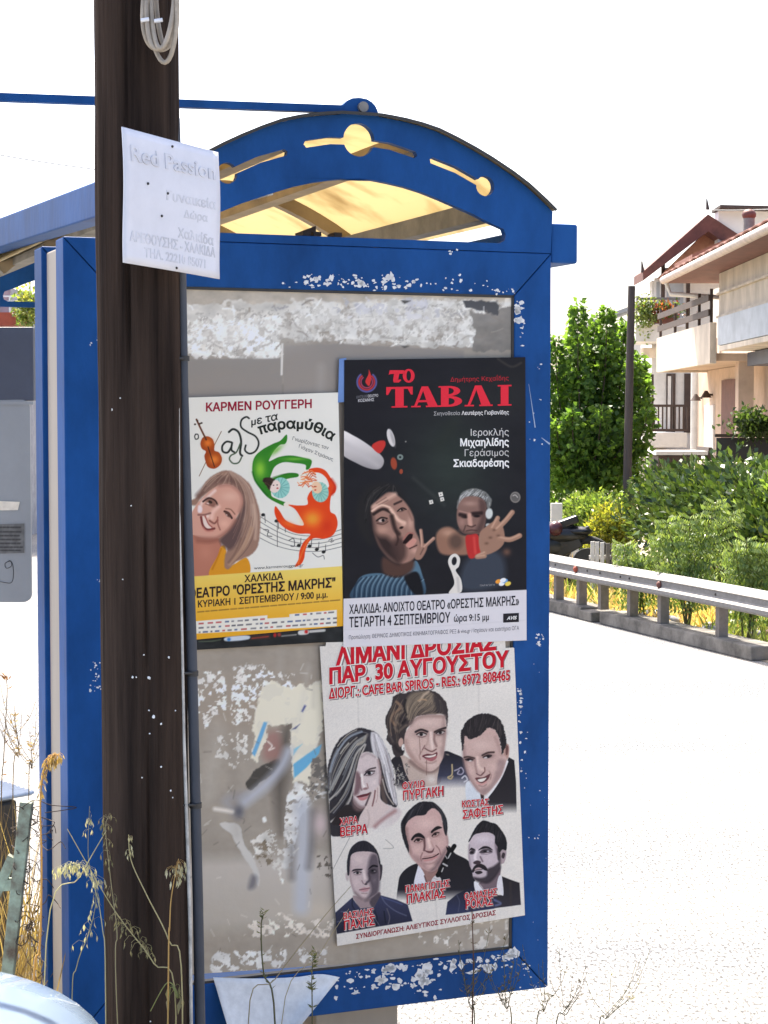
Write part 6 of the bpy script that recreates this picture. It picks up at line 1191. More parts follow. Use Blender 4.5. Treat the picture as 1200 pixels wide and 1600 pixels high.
# ------------------------------------------------------------------ left: gate post, covered bin, notice board, far balcony, car
gate = thing('gate_frame', 'rusty green metal gate frame with torn wire mesh at the left edge', 'gate', at(20, 1500, 4.25) * np.array([1, 1, 0]))
mb = MB(); a = at(42, 1252, 4.2); b = at(14, 1510, 4.2); b2_ = b + (b - a) * 2.1; b2_[2] = 0; mb.beam(a, b2_, .028, .03, up=(0, 1, 0)); mb.build('gate_post', M['greenp'], gate, bevel=.002)
mb = MB(); a = at(20, 1338, 4.22); b = at(-60, 1520, 4.22); mb.beam(a, b, .022, .02, up=(0, 1, 0)); mb.build('brace', M['greenp'], gate)
mb = MB(); mb.beam(at(30, 1380, 4.22), at(-420, 1420, 4.3), .025, .025); mb.build('rail', M['greenp'], gate)
mb = MB()
for i in range(26):
    x, y = random.uniform(20, 62), random.uniform(1255, 1480); pts = [(x, y)]
    for k in range(6): x += random.uniform(-12, 14); y += random.uniform(-12, 14); pts.append((x, y))
    mb.tube(spline([at(px, py, 4.2 + random.uniform(-.05, .05)) for px, py in pts], False, 4), .0011, 4, cap=False)
for i in range(14):
    a = at(40 - i * 34, 1270, 4.25); pts = [a + np.array([(k % 2) * .04, 0, -k * .035]) for k in range(24)]; mb.tube(pts, .0010, 4, cap=False)
mb.tube(spline([at(x, y, 4.18) for x, y in ((34, 1262), (55, 1250), (80, 1258), (120, 1262), (70, 1270))], False, 5), .0012, 4)
mb.build('wire_mesh', M['rustwire'], gate)
binr = thing('covered_bin', 'dark bin under a striped corrugated lid behind the green gate', 'bin', (-1.7, 6.1, 0))
co = np.array(at(54, 1240, 6.0)); e1 = np.array([-.62, .78, 0]); e2 = np.array([-.80, -.60, -.05]); mb = MB(); V = []; fs = []; nn = 60
for i in range(nn + 1):
    for j in range(2): p = co + e1 * (i / nn * .62) + e2 * (j * .8); p[2] += .010 * math.sin(i * math.pi / 1.5); V.append(p)
for i in range(nn): fs.append((2 * i, 2 * i + 1, 2 * i + 3, 2 * i + 2))
mb.add(V, fs, True); o = mb.build('corrugated_lid', mat('pale blue sheet', (.36, .45, .58), .45, .1, nscale=4, namt=.15), binr); sd_ = o.modifiers.new('thickness', 'SOLIDIFY'); sd_.thickness = .002
mb = MB(); q = [co + e1 * .04 + e2 * .04, co + e1 * .04 + e2 * .74, co + e1 * .58 + e2 * .74, co + e1 * .58 + e2 * .04]; mb.hexa([(p[0], p[1], 0) for p in q] + [(p[0], p[1], p[2] - .02 + .03 * 0) for p in q]); mb.build('bin_body', M['black'], binr, bevel=.01)
board = thing('notice_board', 'grey board with rounded corners under a slate blue header, left of the shelter', 'notice board', (-2.1, 8.05, 0))
x1 = at(47, 700, 8)[0]; x0 = x1 - .95; zt, zb = at(20, 632, 8)[2], at(20, 941, 8)[2]
rr = .035; ol = []
for cx, cz_, a0 in ((x1 - rr, zb + rr, -90), (x1 - rr, zt - rr * .4, 0), (x0 + rr, zt - rr, 90), (x0 + rr, zb + rr, 180)):
    r_ = rr
    for k in range(6): a = math.radians(a0 + 18 * k); ol.append((cx + r_ * math.cos(a), cz_ + r_ * math.sin(a)))
mb = MB(); mb.plate(ol, [], lambda a, b, o: np.array([a, 8 - o, b]), -.02, 0); mb.build('board_sheet', M['grey'], board)
xs = at(52, 560, 8)[0]; mb = MB(); mb.box(xs - 1.0, xs, 8.0, 8.12, at(0, 626, 8)[2], at(0, 511, 8)[2]); mb.build('header_box', M['slate'], board, bevel=.004)
mb = MB(); mb.box(xs - 1.0, xs - .002, 7.995, 8.03, at(0, 633, 8)[2] + .002, at(0, 627, 8)[2]); mb.build('header_edge', M['grey'], board)
for x in (x0 + .2, x0 + .72): mb = MB(); mb.box(x - .03, x + .03, 8.021, 8.07, 0, zt - .02); mb.build('board_post', M['steel'], board)
lab = Art([(-40, 820), (38, 818), (38, 864), (-40, 866)], 0, 0, 1, 60, 40, 0, 1); 
def flat_y(A, Yd):
    A.world = lambda X, Y_, extra=0: np.stack([at(x, y, Yd - extra) for x, y in zip(np.ravel(X), np.ravel(Y_))]).reshape(np.shape(X) + (3,))
flat_y(lab, 7.997); lab.C[:] = (98, 100, 104); lab.noise(.2, 8, 8, 3)
for y in (824, 831, 837, 843, 849, 855, 860):
    x = -36
    while x < 32: l = random.uniform(3, 9); lab.line([(x, y), (min(x + l, 35), y)], 2.2, (46, 46, 50), smooth=False, alpha=.8); x += l + 2.5
lab.build('information_label', M['print'], board)
sc2 = Art([(-30, 782), (31, 784), (28, 797), (-30, 798)], 0, 0, 1, 40, 12, 0, 1); flat_y(sc2, 7.997); sc2.C[:] = (206, 202, 196); sc2.noise(.1, 6, 6, 3); sc2.build('paper_scrap', M['print'], board)
mb = MB(); mb.tube(spline([at(x, y, 7.998) for x, y in ((8, 880), (16, 876), (18, 884), (10, 888), (8, 880), (18, 878), (21, 895), (18, 910), (6, 910), (-4, 908))], False, 5), .0012, 5); mb.build('scribble', M['black'], board)
# far balcony
fb = thing('house', 'distant house with an orange red balcony edge, far left under the shelter roof', 'house', (-9, 32, 0))
mb = MB(); mb.box(-16, -6.25, 31.2, 40, 0, 4.25); mb.build('wall', mat('grey wall render', (.30, .31, .34), .8), fb)  # plain grey wall colour
mb = MB(); mb.box(-16, at(25, 500, 30)[0], 30, 31.19, at(0, 508, 30)[2], at(0, 488, 30)[2]); mb.build('balcony_slab', M['redslab'], fb)
mb = MB(); xr = at(54, 470, 30)[0]
mb.box(-16, xr, 29.95, 30.0, at(0, 474, 30)[2], at(0, 470, 30)[2]); mb.box(-16, xr, 29.95, 30.0, at(0, 464, 30)[2], at(0, 462, 30)[2])
for x in np.arange(-9, xr, .33): mb.box(x, x + .025, 29.96, 29.99, at(0, 488, 30)[2], at(0, 440, 30)[2] if abs((x * 3) % 3) < 1 else at(0, 463, 30)[2])
mb.build('railing', M['white'], fb)
n = 700; c = at(44, 484, 29.8); C = c + RNG.normal(size=(n, 3)) * np.array([.10, .15, .18]); tag(leafmesh('balcony_plant', C, RNG.normal(size=(n, 3)), .09, .05, pick([(.14, .2, .05), (.24, .28, .08), (.3, .3, .08)], n), M['leaf']), 'green plant hanging beside the distant orange red balcony', 'plant')
# parked car, only its front corner reaches the picture
car = thing('parked_car', 'pale blue car whose rounded corner pokes in at the bottom left', 'car', (-1.35, 1.4, 0))
def loft(secs, m, name, parent, seg=40, pw=3.2):
    mb = MB(); V = []
    for (y, xc, hw, zb_, zt_) in secs:
        zc = (zb_ + zt_) / 2; hz = (zt_ - zb_) / 2
        for k in range(seg):
            a = 2 * math.pi * k / seg; ca, sa = math.cos(a), math.sin(a); V.append((xc + hw * math.copysign(abs(ca) ** (2 / pw), ca), y, zc + hz * math.copysign(abs(sa) ** (2 / pw), sa)))
    n = len(secs); fs = [(i * seg + k, i * seg + (k + 1) % seg, (i + 1) * seg + (k + 1) % seg, (i + 1) * seg + k) for i in range(n - 1) for k in range(seg)]
    mb.add(V, [f[::-1] for f in fs], True); mb.add(V[:seg], [tuple(range(seg))[::-1]]); mb.add(V[-seg:], [tuple(range(seg))]); return mb.build(name, m, parent)
XC = -1.26
loft([(-.9, XC, .55, .35, 0.830), (-.85, XC, .72, .28, 0.950), (-.6, XC, .80, .22, 1.010), (.3, XC, .83, .2, 1.030), (1.6, XC, .83, .2, 1.095), (2.5, XC, .83, .2, 1.110), (2.95, XC, .825, .21, 1.105), (3.2, XC, .81, .22, 1.090), (3.35, XC, .785, .24, 1.065), (3.47, XC, .74, .27, 1.030), (3.56, XC, .66, .31, 0.975), (3.62, XC, .55, .36, 0.895), (3.64, XC, .4, .42, 0.815)], M['car'], 'body', car, 56, 4.2)
loft([(-.7, XC, .5, .9, 1.05), (-.4, XC, .60, .9, 1.36), (.1, XC, .64, .9, 1.45), (.9, XC, .64, .9, 1.46), (1.3, XC, .62, .9, 1.42), (1.9, XC, .6, .9, 1.15), (2.1, XC, .55, .9, 1.0)], M['glass'], 'cabin', car, 40, 4)
loft([(-.35, XC, .56, 1.36, 1.40), (.1, XC, .60, 1.40, 1.475), (.9, XC, .60, 1.42, 1.485), (1.25, XC, .56, 1.40, 1.44)], M['car'], 'roof', car, 40, 4)
for x in (XC - .74, XC + .74):
    for y in (-.1, 2.75):
        mb = MB(); mb.tube([(x - .09, y, .3), (x + .09, y, .3)], .3, 28); w_ = mb.build('wheel', M['rubber'], car); mb = MB(); mb.tube([(x - .095, y, .3), (x + .095, y, .3)], .19, 20); mb.build('rim', M['steel'], w_)
for x in (XC - .5, XC + .5): mb = MB(); mb.ball((x, 3.55, .68), (.13, .06, .07)); mb.build('headlight', M['glass'], car)

# ------------------------------------------------------------------ right: kerb and guard rail
ZR = .60
segs = [(-9, -4.2), (-4.1, -1.6), (-1.5, -.32), (0.02, 3.05), (3.2, 3.5), (3.5, 9.5), (9.6, 20)]
for i, (a, b) in enumerate(segs):
    mb = MB(); w0, w1 = 0.0, .30
    if i == 4: w0 = -.02
    p = [rl(a, w0), rl(b, w0), rl(b, w1), rl(a, w1)]; top = .125 if i != 4 else .10
    if RD[0] * RN[1] - RD[1] * RN[0] < 0: p = p[::-1]
    q = [(x, y) for x, y in p]; mb.hexa([(x, y, 0) for x, y in q] + [(x, y, top) for x, y in q]); tag(mb.build('kerb', M['concrete'], bevel=.012), kind='structure')
rail = thing('guard_rail', 'galvanised guard rail on short posts along the far side of the road', 'guard rail', (*rl(2, .1), .125))
# W-shaped beam
pf = [(.03, .0), (.085, .012), (.098, .03), (.098, .062), (.055, .082), (.048, .095), (.048, .138), (.060, .15), (.055, .156), (-.045, .206), (-.06, .20)]
mb = MB(); T_ = np.linspace(-14, 20, 60); V = []
for t in T_:
    for o, z in pf: x, y = rl(t, .06 - o); V.append((x, y, ZR - .205 + z + .004 * math.sin(t * 1.3)))
m_ = len(pf); fs = [(i * m_ + k, i * m_ + k + 1, (i + 1) * m_ + k + 1, (i + 1) * m_ + k) for i in range(len(T_) - 1) for k in range(m_ - 1)]
mb.add(V, fs); o = mb.build('rail_beam', M['steel'], rail); sd_ = o.modifiers.new('thickness', 'SOLIDIFY'); sd_.thickness = .004
posts_px = [(874, 942), (910, 951), (944, 961), (990, 973), (1038, 984), (1130, 1003)]
def along(px, off):                                  # where the sight line at this photo column meets the rail line
    k = (px - 600) / FPX; b = RB + RN * off; t = (k * b[1] - b[0]) / (RD[0] - k * RD[1]); return t
pts_t = [along(p[0], .12) for p in posts_px] + [along(1130, .12) - 2.2 * k for k in range(1, 5)] + [along(874, .12) + .9 * k for k in range(1, 6)]
for t in pts_t:
    mb = MB(); x, y = rl(t, .12); ax_ = np.array([*RD, 0]) * .035; ay_ = np.array([*RN, 0]) * .045; c = np.array([x, y, 0])
    mb.hexa([c - ax_ - ay_ + (0, 0, .125), c + ax_ - ay_ + (0, 0, .125), c + ax_ + ay_ + (0, 0, .125), c - ax_ + ay_ + (0, 0, .125), c - ax_ - ay_ + (0, 0, ZR - .02), c + ax_ - ay_ + (0, 0, ZR - .02), c + ax_ + ay_ + (0, 0, ZR - .02), c - ax_ + ay_ + (0, 0, ZR - .02)]); mb.build('post', M['postmetal'], rail)
for px, m_ in ((900, 'redslab'), (1031, 'redbrown')):
    x, y = rl(along(px, 0), .01); mb = MB(); mb.ball((x, y, ZR - .095), (.035, .03, .035)); mb.build('reflector', M[m_], rail)
for px in (867, 917, 937, 969, 983, 1118): x, y = rl(along(px, 0), .012); mb = MB(); mb.ball((x, y, ZR - .09), .012, 8, 6); mb.build('rail_bolt', M['dark'], rail)

# grass and litter behind the rail
n = 9000; t = RNG.uniform(-9, 9, n); o_ = RNG.gamma(2.2, .45, n) + .3; P = np.stack([RB[0] + RD[0] * t + RN[0] * o_, RB[1] + RD[1] * t + RN[1] * o_, np.zeros(n)], 1)
clump = fbm(t * 1.1, o_ * 2, 5, 3); L_ = np.clip(.42 * clump + RNG.normal(0, .06, n), .05, .5); g = fbm(t * .9 + 7, o_, 9, 3)
cols = np.where((g > .60)[:, None], pick([(.16, .22, .06), (.24, .27, .08)], n), pick(GOLD + [(.62, .50, .22), (.7, .58, .3)], n))
tag(leafmesh('roadside_grass', P, RNG.normal(size=(n, 3)) * .5 + np.array([0, 0, 1.]), L_, .022, cols, M['straw']), 'yellow dry grass growing behind the guard rail', kind='stuff')
mb = MB()
for i in range(14):
    x, y = rl(random.uniform(1.2, 3.2), random.uniform(.45, 1.1)); r_ = random.uniform(.05, .12); mb.ball((x, y, r_ * .5), (r_, r_ * .8, r_ * .6), 9, 6, col=random.choice([(.3, .3, .32), (.16, .1, .07), (.5, .5, .5), (.08, .08, .09)]))
tag(mb.build('rubble', mat('broken stone', (.9, .9, .9), .9, attr=True), color=True), 'broken stones and rubbish in the grass behind the rail', kind='stuff')

# ------------------------------------------------------------------ plants
def hedge(name, label, cat, pts, n, ln, cols, m, hz, rad, flat=.6, glow_top=None, stems=6):
    """a hedge or shrub as leaves on a bumpy shell and inside it; pts = plan polyline"""
    p = np.array(pts, float); root = thing(name, label, cat, (*p.mean(0), 0)); i = RNG.integers(0, len(p) - 1, n) if len(p) > 1 else np.zeros(n, int); t = RNG.random(n)[:, None]
    c = p[i] * (1 - t) + p[np.minimum(i + 1, len(p) - 1)] * t; a = RNG.uniform(0, 2 * np.pi, n); el = RNG.uniform(-.1, 1, n); rr = np.sqrt(RNG.uniform(.30, 1.0, n))
    s = c[:, 0] * 1.3 + c[:, 1] * .7; H = hz * (1 + (fbm(s * 1.6, s * 0, 3, 3) - .5) * .35); R = rad * (1 + (fbm(s * 1.1 + 9, a * 1.2, 4, 3) - .5) * .5)
    ce = np.cos(np.arcsin(np.clip(el, -1, 1)) * .9)
    C = np.stack([c[:, 0] + np.cos(a) * R * rr * ce, c[:, 1] + np.sin(a) * R * rr * ce, np.clip(H * (.42 + .58 * el * rr) + RNG.normal(0, .04, n), .03, None)], 1)
    low = RNG.random(n) < .3; C[low, 2] = RNG.uniform(.05, 1, low.sum()) * H[low] * .75
    D = np.stack([np.cos(a), np.sin(a), .5 + el], 1) + RNG.normal(size=(n, 3)) * .7
    leafmesh('foliage', C, D, ln * RNG.uniform(.6, 1.3, n), ln * flat * RNG.uniform(.7, 1.1, n), pick(cols, n, .35), m, root)
    mb = MB()
    for k in range(stems):
        j = k / max(stems - 1, 1) * (len(p) - 1); a0 = min(int(j), len(p) - 2) if len(p) > 1 else 0; q = p[a0] + (p[min(a0 + 1, len(p) - 1)] - p[a0]) * (j - a0)
        mb.tube([(q[0], q[1], 0), (q[0] + random.uniform(-.1, .1), q[1] + random.uniform(-.1, .1), hz * .75)], [.03, .012], 7)
    mb.build('stem', M['bark'], root); return root
HG = [(.045, .08, .022), (.065, .115, .03), (.022, .04, .014), (.15, .21, .05), (.08, .13, .032)]
def gp(x, Y): return ((x - 600) / FPX * Y, Y)
hedge('hedge', 'dense glossy green hedge behind the guard rail', 'hedge', [gp(1030, 24), gp(1100, 21.8), gp(1150, 20.4), gp(1270, 18.6), gp(1400, 17)], 18000, .105, HG, M['gloss_leaf'], 1.58, .66, .55, stems=10)
hedge('shrub', 'light green shrub at the left end of the hedge', 'shrub', [gp(905, 26), gp(955, 25.5)], 5200, .075, [(.15, .22, .06), (.11, .17, .045), (.2, .26, .08)], M['leaf'], 1.02, .42, .6)
hedge('shrub', 'yellow leaved shrub beside the dark wooden post', 'shrub', [gp(942, 24.2), gp(962, 24.2)], 2600, .065, [(.26, .27, .05), (.33, .31, .06), (.19, .22, .05)], M['leaf'], .98, .28, .6)
hedge('shrub', 'leafy shrub at the right edge in front of the balustrade', 'shrub', [gp(1195, 19.4), gp(1240, 19)], 3000, .085, [(.12, .19, .05), (.16, .23, .06), (.08, .13, .04)], M['leaf'], 1.62, .4, .5)
def sapling(label, px, Y, shoots, cols):
    x, y = gp(px, Y); root = thing('sapling', label, 'sapling', (x, y, 0)); mb = MB(); C = []; D = []
    for (tx, ty) in shoots:
        top = at(tx, ty, Y); b = np.array([x + random.uniform(-.06, .06), y, 0]); mid = (b + top) / 2 + np.array([(top - b)[0] * -.12, 0, .05]); c = spline([b, mid, top], False, 8); mb.tube(c, np.linspace(.011, .003, len(c)), 6, (.14, .13, .07))
        for k in range(len(c)):
            t = .3 + .7 * k / len(c); q = c[int(t * (len(c) - 1))]
            for sg in (-1, 1):
                fl = .24 * (1 - .75 * t) + .04; dr = np.array([sg * fl, random.uniform(-.6, .6) * fl, fl * random.uniform(-.1, .5)])
                for j in range(6):
                    for s2 in (-1, 1): C.append(q + dr * (j / 6)); D.append(dr / fl * .45 + np.array([dr[1] * .3, s2 * .5, s2 * .75]))
    mb.build('stem', M['straw'], root, color=True); C = np.array(C); leafmesh('foliage', C, np.array(D), .068, .024, pick(cols, len(C)), M['leaf'], root)
SG = [(.18, .26, .08), (.24, .32, .11), (.29, .36, .14)]
sapling('tall feathery sapling before the middle of the hedge', 1070, 17.6, [(1040, 812), (1148, 800), (1120, 782), (1078, 806), (1030, 842), (1095, 835)], SG)
sapling('feathery sapling at the right before the hedge', 1170, 16.6, [(1166, 842), (1150, 860), (1190, 850), (1212, 862), (1178, 880)], SG)
sapling('small feathery sapling beside the foot of the dark wooden post', 1005, 18.4, [(974, 852), (1008, 872), (985, 880)], SG)

# tree with upright shoots behind the shelter's right edge
tree = thing('tree', 'leafy green tree with upright shoots rising beside the shelter', 'tree', (*gp(915, 27.5), 0))
mb = MB(); x, y = gp(915, 27.5); mb.tube([(x, y, 0), (x + .02, y, .7), (x, y, 1.3)], [.11, .09, .07], 10); limbs = []
plumes = [(868, 530, 0), (884, 560, .4), (903, 476, -.2), (912, 520, .5), (930, 500, .2), (949, 482, -.1), (946, 520, .3), (897, 520, .3), (962, 540, .4), (975, 505, .3), (990, 560, -.2), (1004, 590, .1), (1012, 640, -.6), (845, 520, .3), (822, 560, 0), (895, 640, -.8), (940, 640, -.8), (980, 660, -.7), (995, 690, -.5), (870, 660, -.7), (1000, 560, .6), (835, 640, -.5)]
Cs = []; Ds = []
for (tx, ty, dy) in plumes:
    Yp = 27.5 + dy; top = at(tx, ty, Yp); b = np.array([x + (top[0] - x) * .15, y + dy * .3, 1.1]); mid = b * .45 + top * .55; mid[0] = x + (top[0] - x) * .85; c = spline([b, mid, top], False, 10); mb.tube(c, np.linspace(.018, .004, len(c)), 6); h = top[2] - 1.1
    n = int((330 if dy > -.45 else 260) * max(h, 1.0)); t = RNG.random(n) ** .8; idx = (t * (len(c) - 1)).astype(int); base_ = c[idx]; rad = (.25 * (1 - t) ** .7 + .045) * np.where(RNG.random(n) < .2, 1.35, 1.0)
    a = RNG.uniform(0, 6.283, n); r_ = rad * np.sqrt(RNG.random(n)); Cs.append(base_ + np.stack([np.cos(a) * r_, np.sin(a) * r_ * 1.2, RNG.normal(0, .06, n)], 1)); Ds.append(np.stack([np.cos(a), np.sin(a), RNG.normal(-.1, .6, n)], 1))
n = 4300; a = RNG.uniform(0, 6.283, n); zz_ = RNG.uniform(.3, 1.75, n); rr = .95 * np.sqrt(RNG.uniform(.1, 1, n)) * (1 + (fbm(a * 2, zz_ * 2, 8, 3) - .5) * .5) * np.clip(1.2 - np.abs(zz_ - 1.4) * .4, .3, 1)
Cs.append(np.stack([x - .14 + np.cos(a) * rr * 1.05, y + np.sin(a) * rr, zz_], 1)); Ds.append(np.stack([np.cos(a), np.sin(a), RNG.normal(-.1, .6, n)], 1))
mb.build('trunk', M['bark'], tree); C = np.concatenate(Cs); D = np.concatenate(Ds); cl_ = fbm(C[:, 0] * 3.1, C[:, 2] * 3.1 + C[:, 1], 12, 3)
cols = pick([(.11, .20, .045), (.15, .25, .055), (.08, .15, .035)], len(C), .3) * (.75 + .5 * cl_)[:, None]
leafmesh('crown', C, D + RNG.normal(size=D.shape) * .4, RNG.uniform(.06, .125, len(C)), .078, cols, M['tree_leaf'], tree)
# dark post
mb = MB(); a = at(978, 760, 26.2); a[2] = 0; b = at(987, 447, 26.2); mb.tube([a, (a + b) / 2, b], [.066, .058, .05], 14); tag(mb.build('wooden_post', mat('weathered post', (.07, .055, .05), .85, nscale=10, namt=.4, stretch=(1, 1, .1))), 'bare dark wooden post standing in front of the tree', 'post')

# low fence, motorcycle
fence = thing('picket_fence', 'short pale picket fence between the motorcycle and the hedge', 'fence', (*gp(945, 21.5), 0))
for px in (926, 933, 941, 950, 958, 966, 973): mb = MB(); q = at(px, 846 + (px - 926) * .12, 21.5); mb.box(q[0] - .022, q[0] + .022, 21.49, 21.52, 0, q[2]); mb.build('picket', M['concrete'] if px in (950, 958) else M['shutter'], fence)
for z in (.18, .42): mb = MB(); mb.box(gp(922, 21.5)[0], gp(976, 21.5)[0], 21.525, 21.55, z, z + .05); mb.build('rail', M['shutter'], fence)
gw = thing('garden_wall', 'low white garden wall with a gate pillar behind the motorcycle', 'wall', (*gp(850, 26), 0)); mb = MB(); a, b = gp(800, 25)[0], gp(892, 25)[0]
mb.box(a, b, 25, 25.2, 0, at(0, 822, 25)[2]); mb.build('wall_body', M['whitewall'], gw); mb = MB(); p_ = gp(872, 24.9); mb.box(p_[0] - .09, p_[0] + .06, 24.9, 24.99, 0, at(0, 786, 25)[2]); mb.build('pillar', M['shutter'], gw)
mb = MB(); a2 = gp(893.5, 25)[0]; b2 = gp(905, 25)[0]; mb.box(a2, b2, 25, 25.12, 0, at(0, 834, 25)[2]); mb.build('gate_panel', M['whitewall'], gw)
moto = thing('motorcycle', 'black motorcycle with a dark red helmet parked behind the guard rail', 'motorcycle', (*gp(875, 22.3), 0)); mx_, my_ = gp(838, 22.3)
for dx in (-.55, .62):
    mb = MB(); R0 = .29; V = []
    ring_ = [(mx_ + dx + R0 * math.cos(k * .2618), my_, R0 + .02 + R0 * math.sin(k * .2618)) for k in range(25)]; mb.tube(ring_, .05, 8, cap=False); w_ = mb.build('wheel', M['rubber'], moto); mb = MB(); mb.tube([(mx_ + dx, my_ - .04, R0 + .02), (mx_ + dx, my_ + .04, R0 + .02)], .19, 16); mb.build('rim', M['dark'], w_)
mb = MB(); mb.ball((mx_ + .0, my_, .52), (.42, .15, .2)); mb.ball((mx_ - .3, my_, .62), (.2, .16, .3)); mb.ball((mx_ + .3, my_, .66), (.34, .14, .12)); mb.beam((mx_ + .05, my_, .70), (mx_ + .50, my_, .86), .20, .09); mb.beam((mx_ + .1, my_ - .02, .40), (mx_ + .52, my_ - .02, .62), .16, .2); mb.beam((mx_ - .55, my_, .75), (mx_ - .32, my_, 1.02), .22, .06); mb.build('body', M['black'], moto, bevel=.02)
mb = MB(); mb.ball((mx_ + .12, my_, .76), (.36, .13, .06)); mb.build('seat', M['rubber'], moto)
mb = MB(); mb.tube([(mx_ - .6, my_, .32), (mx_ - .42, my_, .9)], .03, 8); mb.tube([(mx_ - .42, my_ - .33, .96), (mx_ - .42, my_, .92), (mx_ - .42, my_ + .33, .96)], .018, 8); mb.build('handlebar', M['dark'], moto)
mb = MB(); c = at(910, 826, 22.3); mb.ball((c[0] - .05, my_, c[2] - .03), (.17, .15, .06)); mb.beam((c[0] - .3, my_, c[2] - .16), (c[0] + .08, my_, c[2] + .01), .16, .05); mb.build('tail_rack', M['black'], moto)
c = at(868, 826, 22.1); mb = MB(); mb.ball(c, (.085, .09, .09)); tag(mb.build('helmet', mat('dark red lacquer', (.07, .015, .018), .3)), 'dark red helmet hanging on the black motorcycle', 'helmet')

# ------------------------------------------------------------------ houses
A_ = thing('house', 'cream house with an overhanging balcony and red tiled eaves at the right', 'house', (8, 31, 0))
def hb(parent, name, m, *b, bevel=0): mb = MB(); mb.box(*b); return mb.build(name, M[m], parent, bevel=bevel)
hb(A_, 'wall', 'peach', 7.0, 14, 24, 41.5, 0, 3.10)
hb(A_, 'upper_wall', 'cream', 7.25, 14, 33.6, 41.4, 3.26, 4.9)
hb(A_, 'balcony_slab', 'peach', 6.02, 7.24, 33.9, 40.2, 3.11, 3.25)
par = hb(A_, 'balcony_parapet', 'cream', 5.90, 6.015, 33.7, 40.3, 3.06, 3.80)
hb(A_, 'balcony_parapet', 'cream', 6.02, 7.2, 40.21, 40.32, 3.06, 3.80)
for i, Yp in enumerate((33.9, 35.2, 36.6, 38.1, 40.1)):
    hb(A_, 'rail_post', 'brown', 5.935, 5.985, Yp, Yp + .06, 3.80, 4.42)
for z in (3.93, 4.2): hb(A_, 'rail_board', 'brown', 5.90, 5.928, 33.9, 40.2, z, z + .12)
up = hb(A_, 'bay', 'beige', 6.02, 7.24, 22, 33.5, 3.42, 4.66)
hb(A_, 'bay_ledge', 'beige', 5.97, 6.019, 22, 33.5, 4.27, 4.31); hb(A_, 'bay_ledge', 'beige', 5.97, 6.019, 22, 33.5, 3.86, 3.90)
hb(A_, 'bay_band', 'bluegrey', 5.95, 6.019, 22, 33.2, 3.36, 3.855); hb(A_, 'bay_soffit', 'cream', 5.96, 6.98, 22, 33.1, 3.26, 3.35)
hb(A_, 'eave', 'redbrown', 5.45, 7.24, 21.5, 36, 4.67, 4.76)
mb = MB(); mb.tube([(5.40, 21.5, 4.73), (5.40, 36.05, 4.73)], .075, 12); mb.build('gutter', mat('weathered pinkish gutter', (.50, .42, .38), .6), A_)
mb = MB(); mb.tube([(5.42, 35.8, 4.66), (5.5, 35.8, 4.45), (6.4, 35.4, 4.36), (6.98, 35.3, 4.3)], .045, 10); mb.build('downpipe', M['shutter'], A_)
rf = MB(); nx = 22; V = []; fs = []
for j in range(nx * 4 + 1):
    yy = 21.4 + (36.1 - 21.4) * j / (nx * 4); bump_ = .03 * abs(math.sin(j * math.pi / 4))
    for k in range(9): xx = 5.38 + 5 * k / 8; V.append((xx, yy, 4.80 + (xx - 5.38) * .40 + bump_ + (.02 if k % 2 else 0)))
for j in range(nx * 4):
    for k in range(8): a = j * 9 + k; fs.append((a, a + 1, a + 10, a + 9))
rf.add(V, [f[::-1] for f in fs], True); o = rf.build('roof', M['tile'], A_); sd_ = o.modifiers.new('thickness', 'SOLIDIFY'); sd_.thickness = .03
mb = MB(); mb.tube([(6.35, 32.5, 5.15), (6.35, 32.5, 5.55)], .1, 14); fl = mb.build('flue', M['steel'], A_)
mb = MB(); mb.ball((6.35, 32.5, 5.60), (.125, .125, .10), 16, 10); mb.build('cowl', mat('rusty red cowl', (.14, .05, .04), .6, .2), fl)
hb(A_, 'column', 'peach', 6.48, 6.76, 34.0, 34.3, 0, 3.25); hb(A_, 'door', 'redbrown', 6.965, 6.998, 36.7, 38.4, 1.2, 2.85)
w_ = hb(A_, 'window', 'shutter', 6.95, 6.998, 29.3, 33.2, 1.5, 2.95); hb(w_, 'pane', 'glass', 6.945, 6.949, 29.5, 31.0, 1.6, 2.85); hb(w_, 'pane', 'glass', 6.945, 6.949, 31.3, 33.0, 2.3, 2.85)
hb(A_, 'awning', 'slate', 6.5, 6.94, 29.2, 33.3, 3.0, 3.24)
l_ = hb(A_, 'lattice_door', 'whitewall', 6.96, 6.998, 39.3, 40.4, 1.0, 2.35)
for Yp, px, py in ((40.9, 1089, 622), (39.6, 1105, 617)):
    q = at(px, py, Yp); mb = MB(); mb.tube([(6.999, Yp, q[2]), (6.86, Yp, q[2] + .02)], .02, 8); mb.tube([(6.86, Yp, q[2] + .09), (6.86, Yp, q[2] - .06)], [.03, .12], 12); mb.build('wall_lamp', M['brown'], A_)
mb = MB(); mb.tube([(7.0, 41.7, 0), (7.0, 41.7, 3.3)], .12, 12); mb.build('drainpipe', M['shutter'], A_)
bx_ = thing('timber_planter', 'dark brown timber planter box with a pale rim below the house', 'planter', (5.3, 32.5, 0)); hb(bx_, 'box_body', 'brown', at(1034, 0, 32)[0], at(1114, 0, 32)[0], 32, 33.2, .0, at(0, 712, 32)[2]); hb(bx_, 'rim', 'shutter', at(1030, 0, 32)[0], at(1112, 0, 32)[0], 31.97, 33.25, at(0, 711, 32)[2], at(0, 705, 32)[2]); hb(bx_, 'end_panel', 'brown', at(1112.5, 0, 32)[0], at(1118, 0, 32)[0], 31.95, 33.2, .0, at(0, 699, 32)[2])
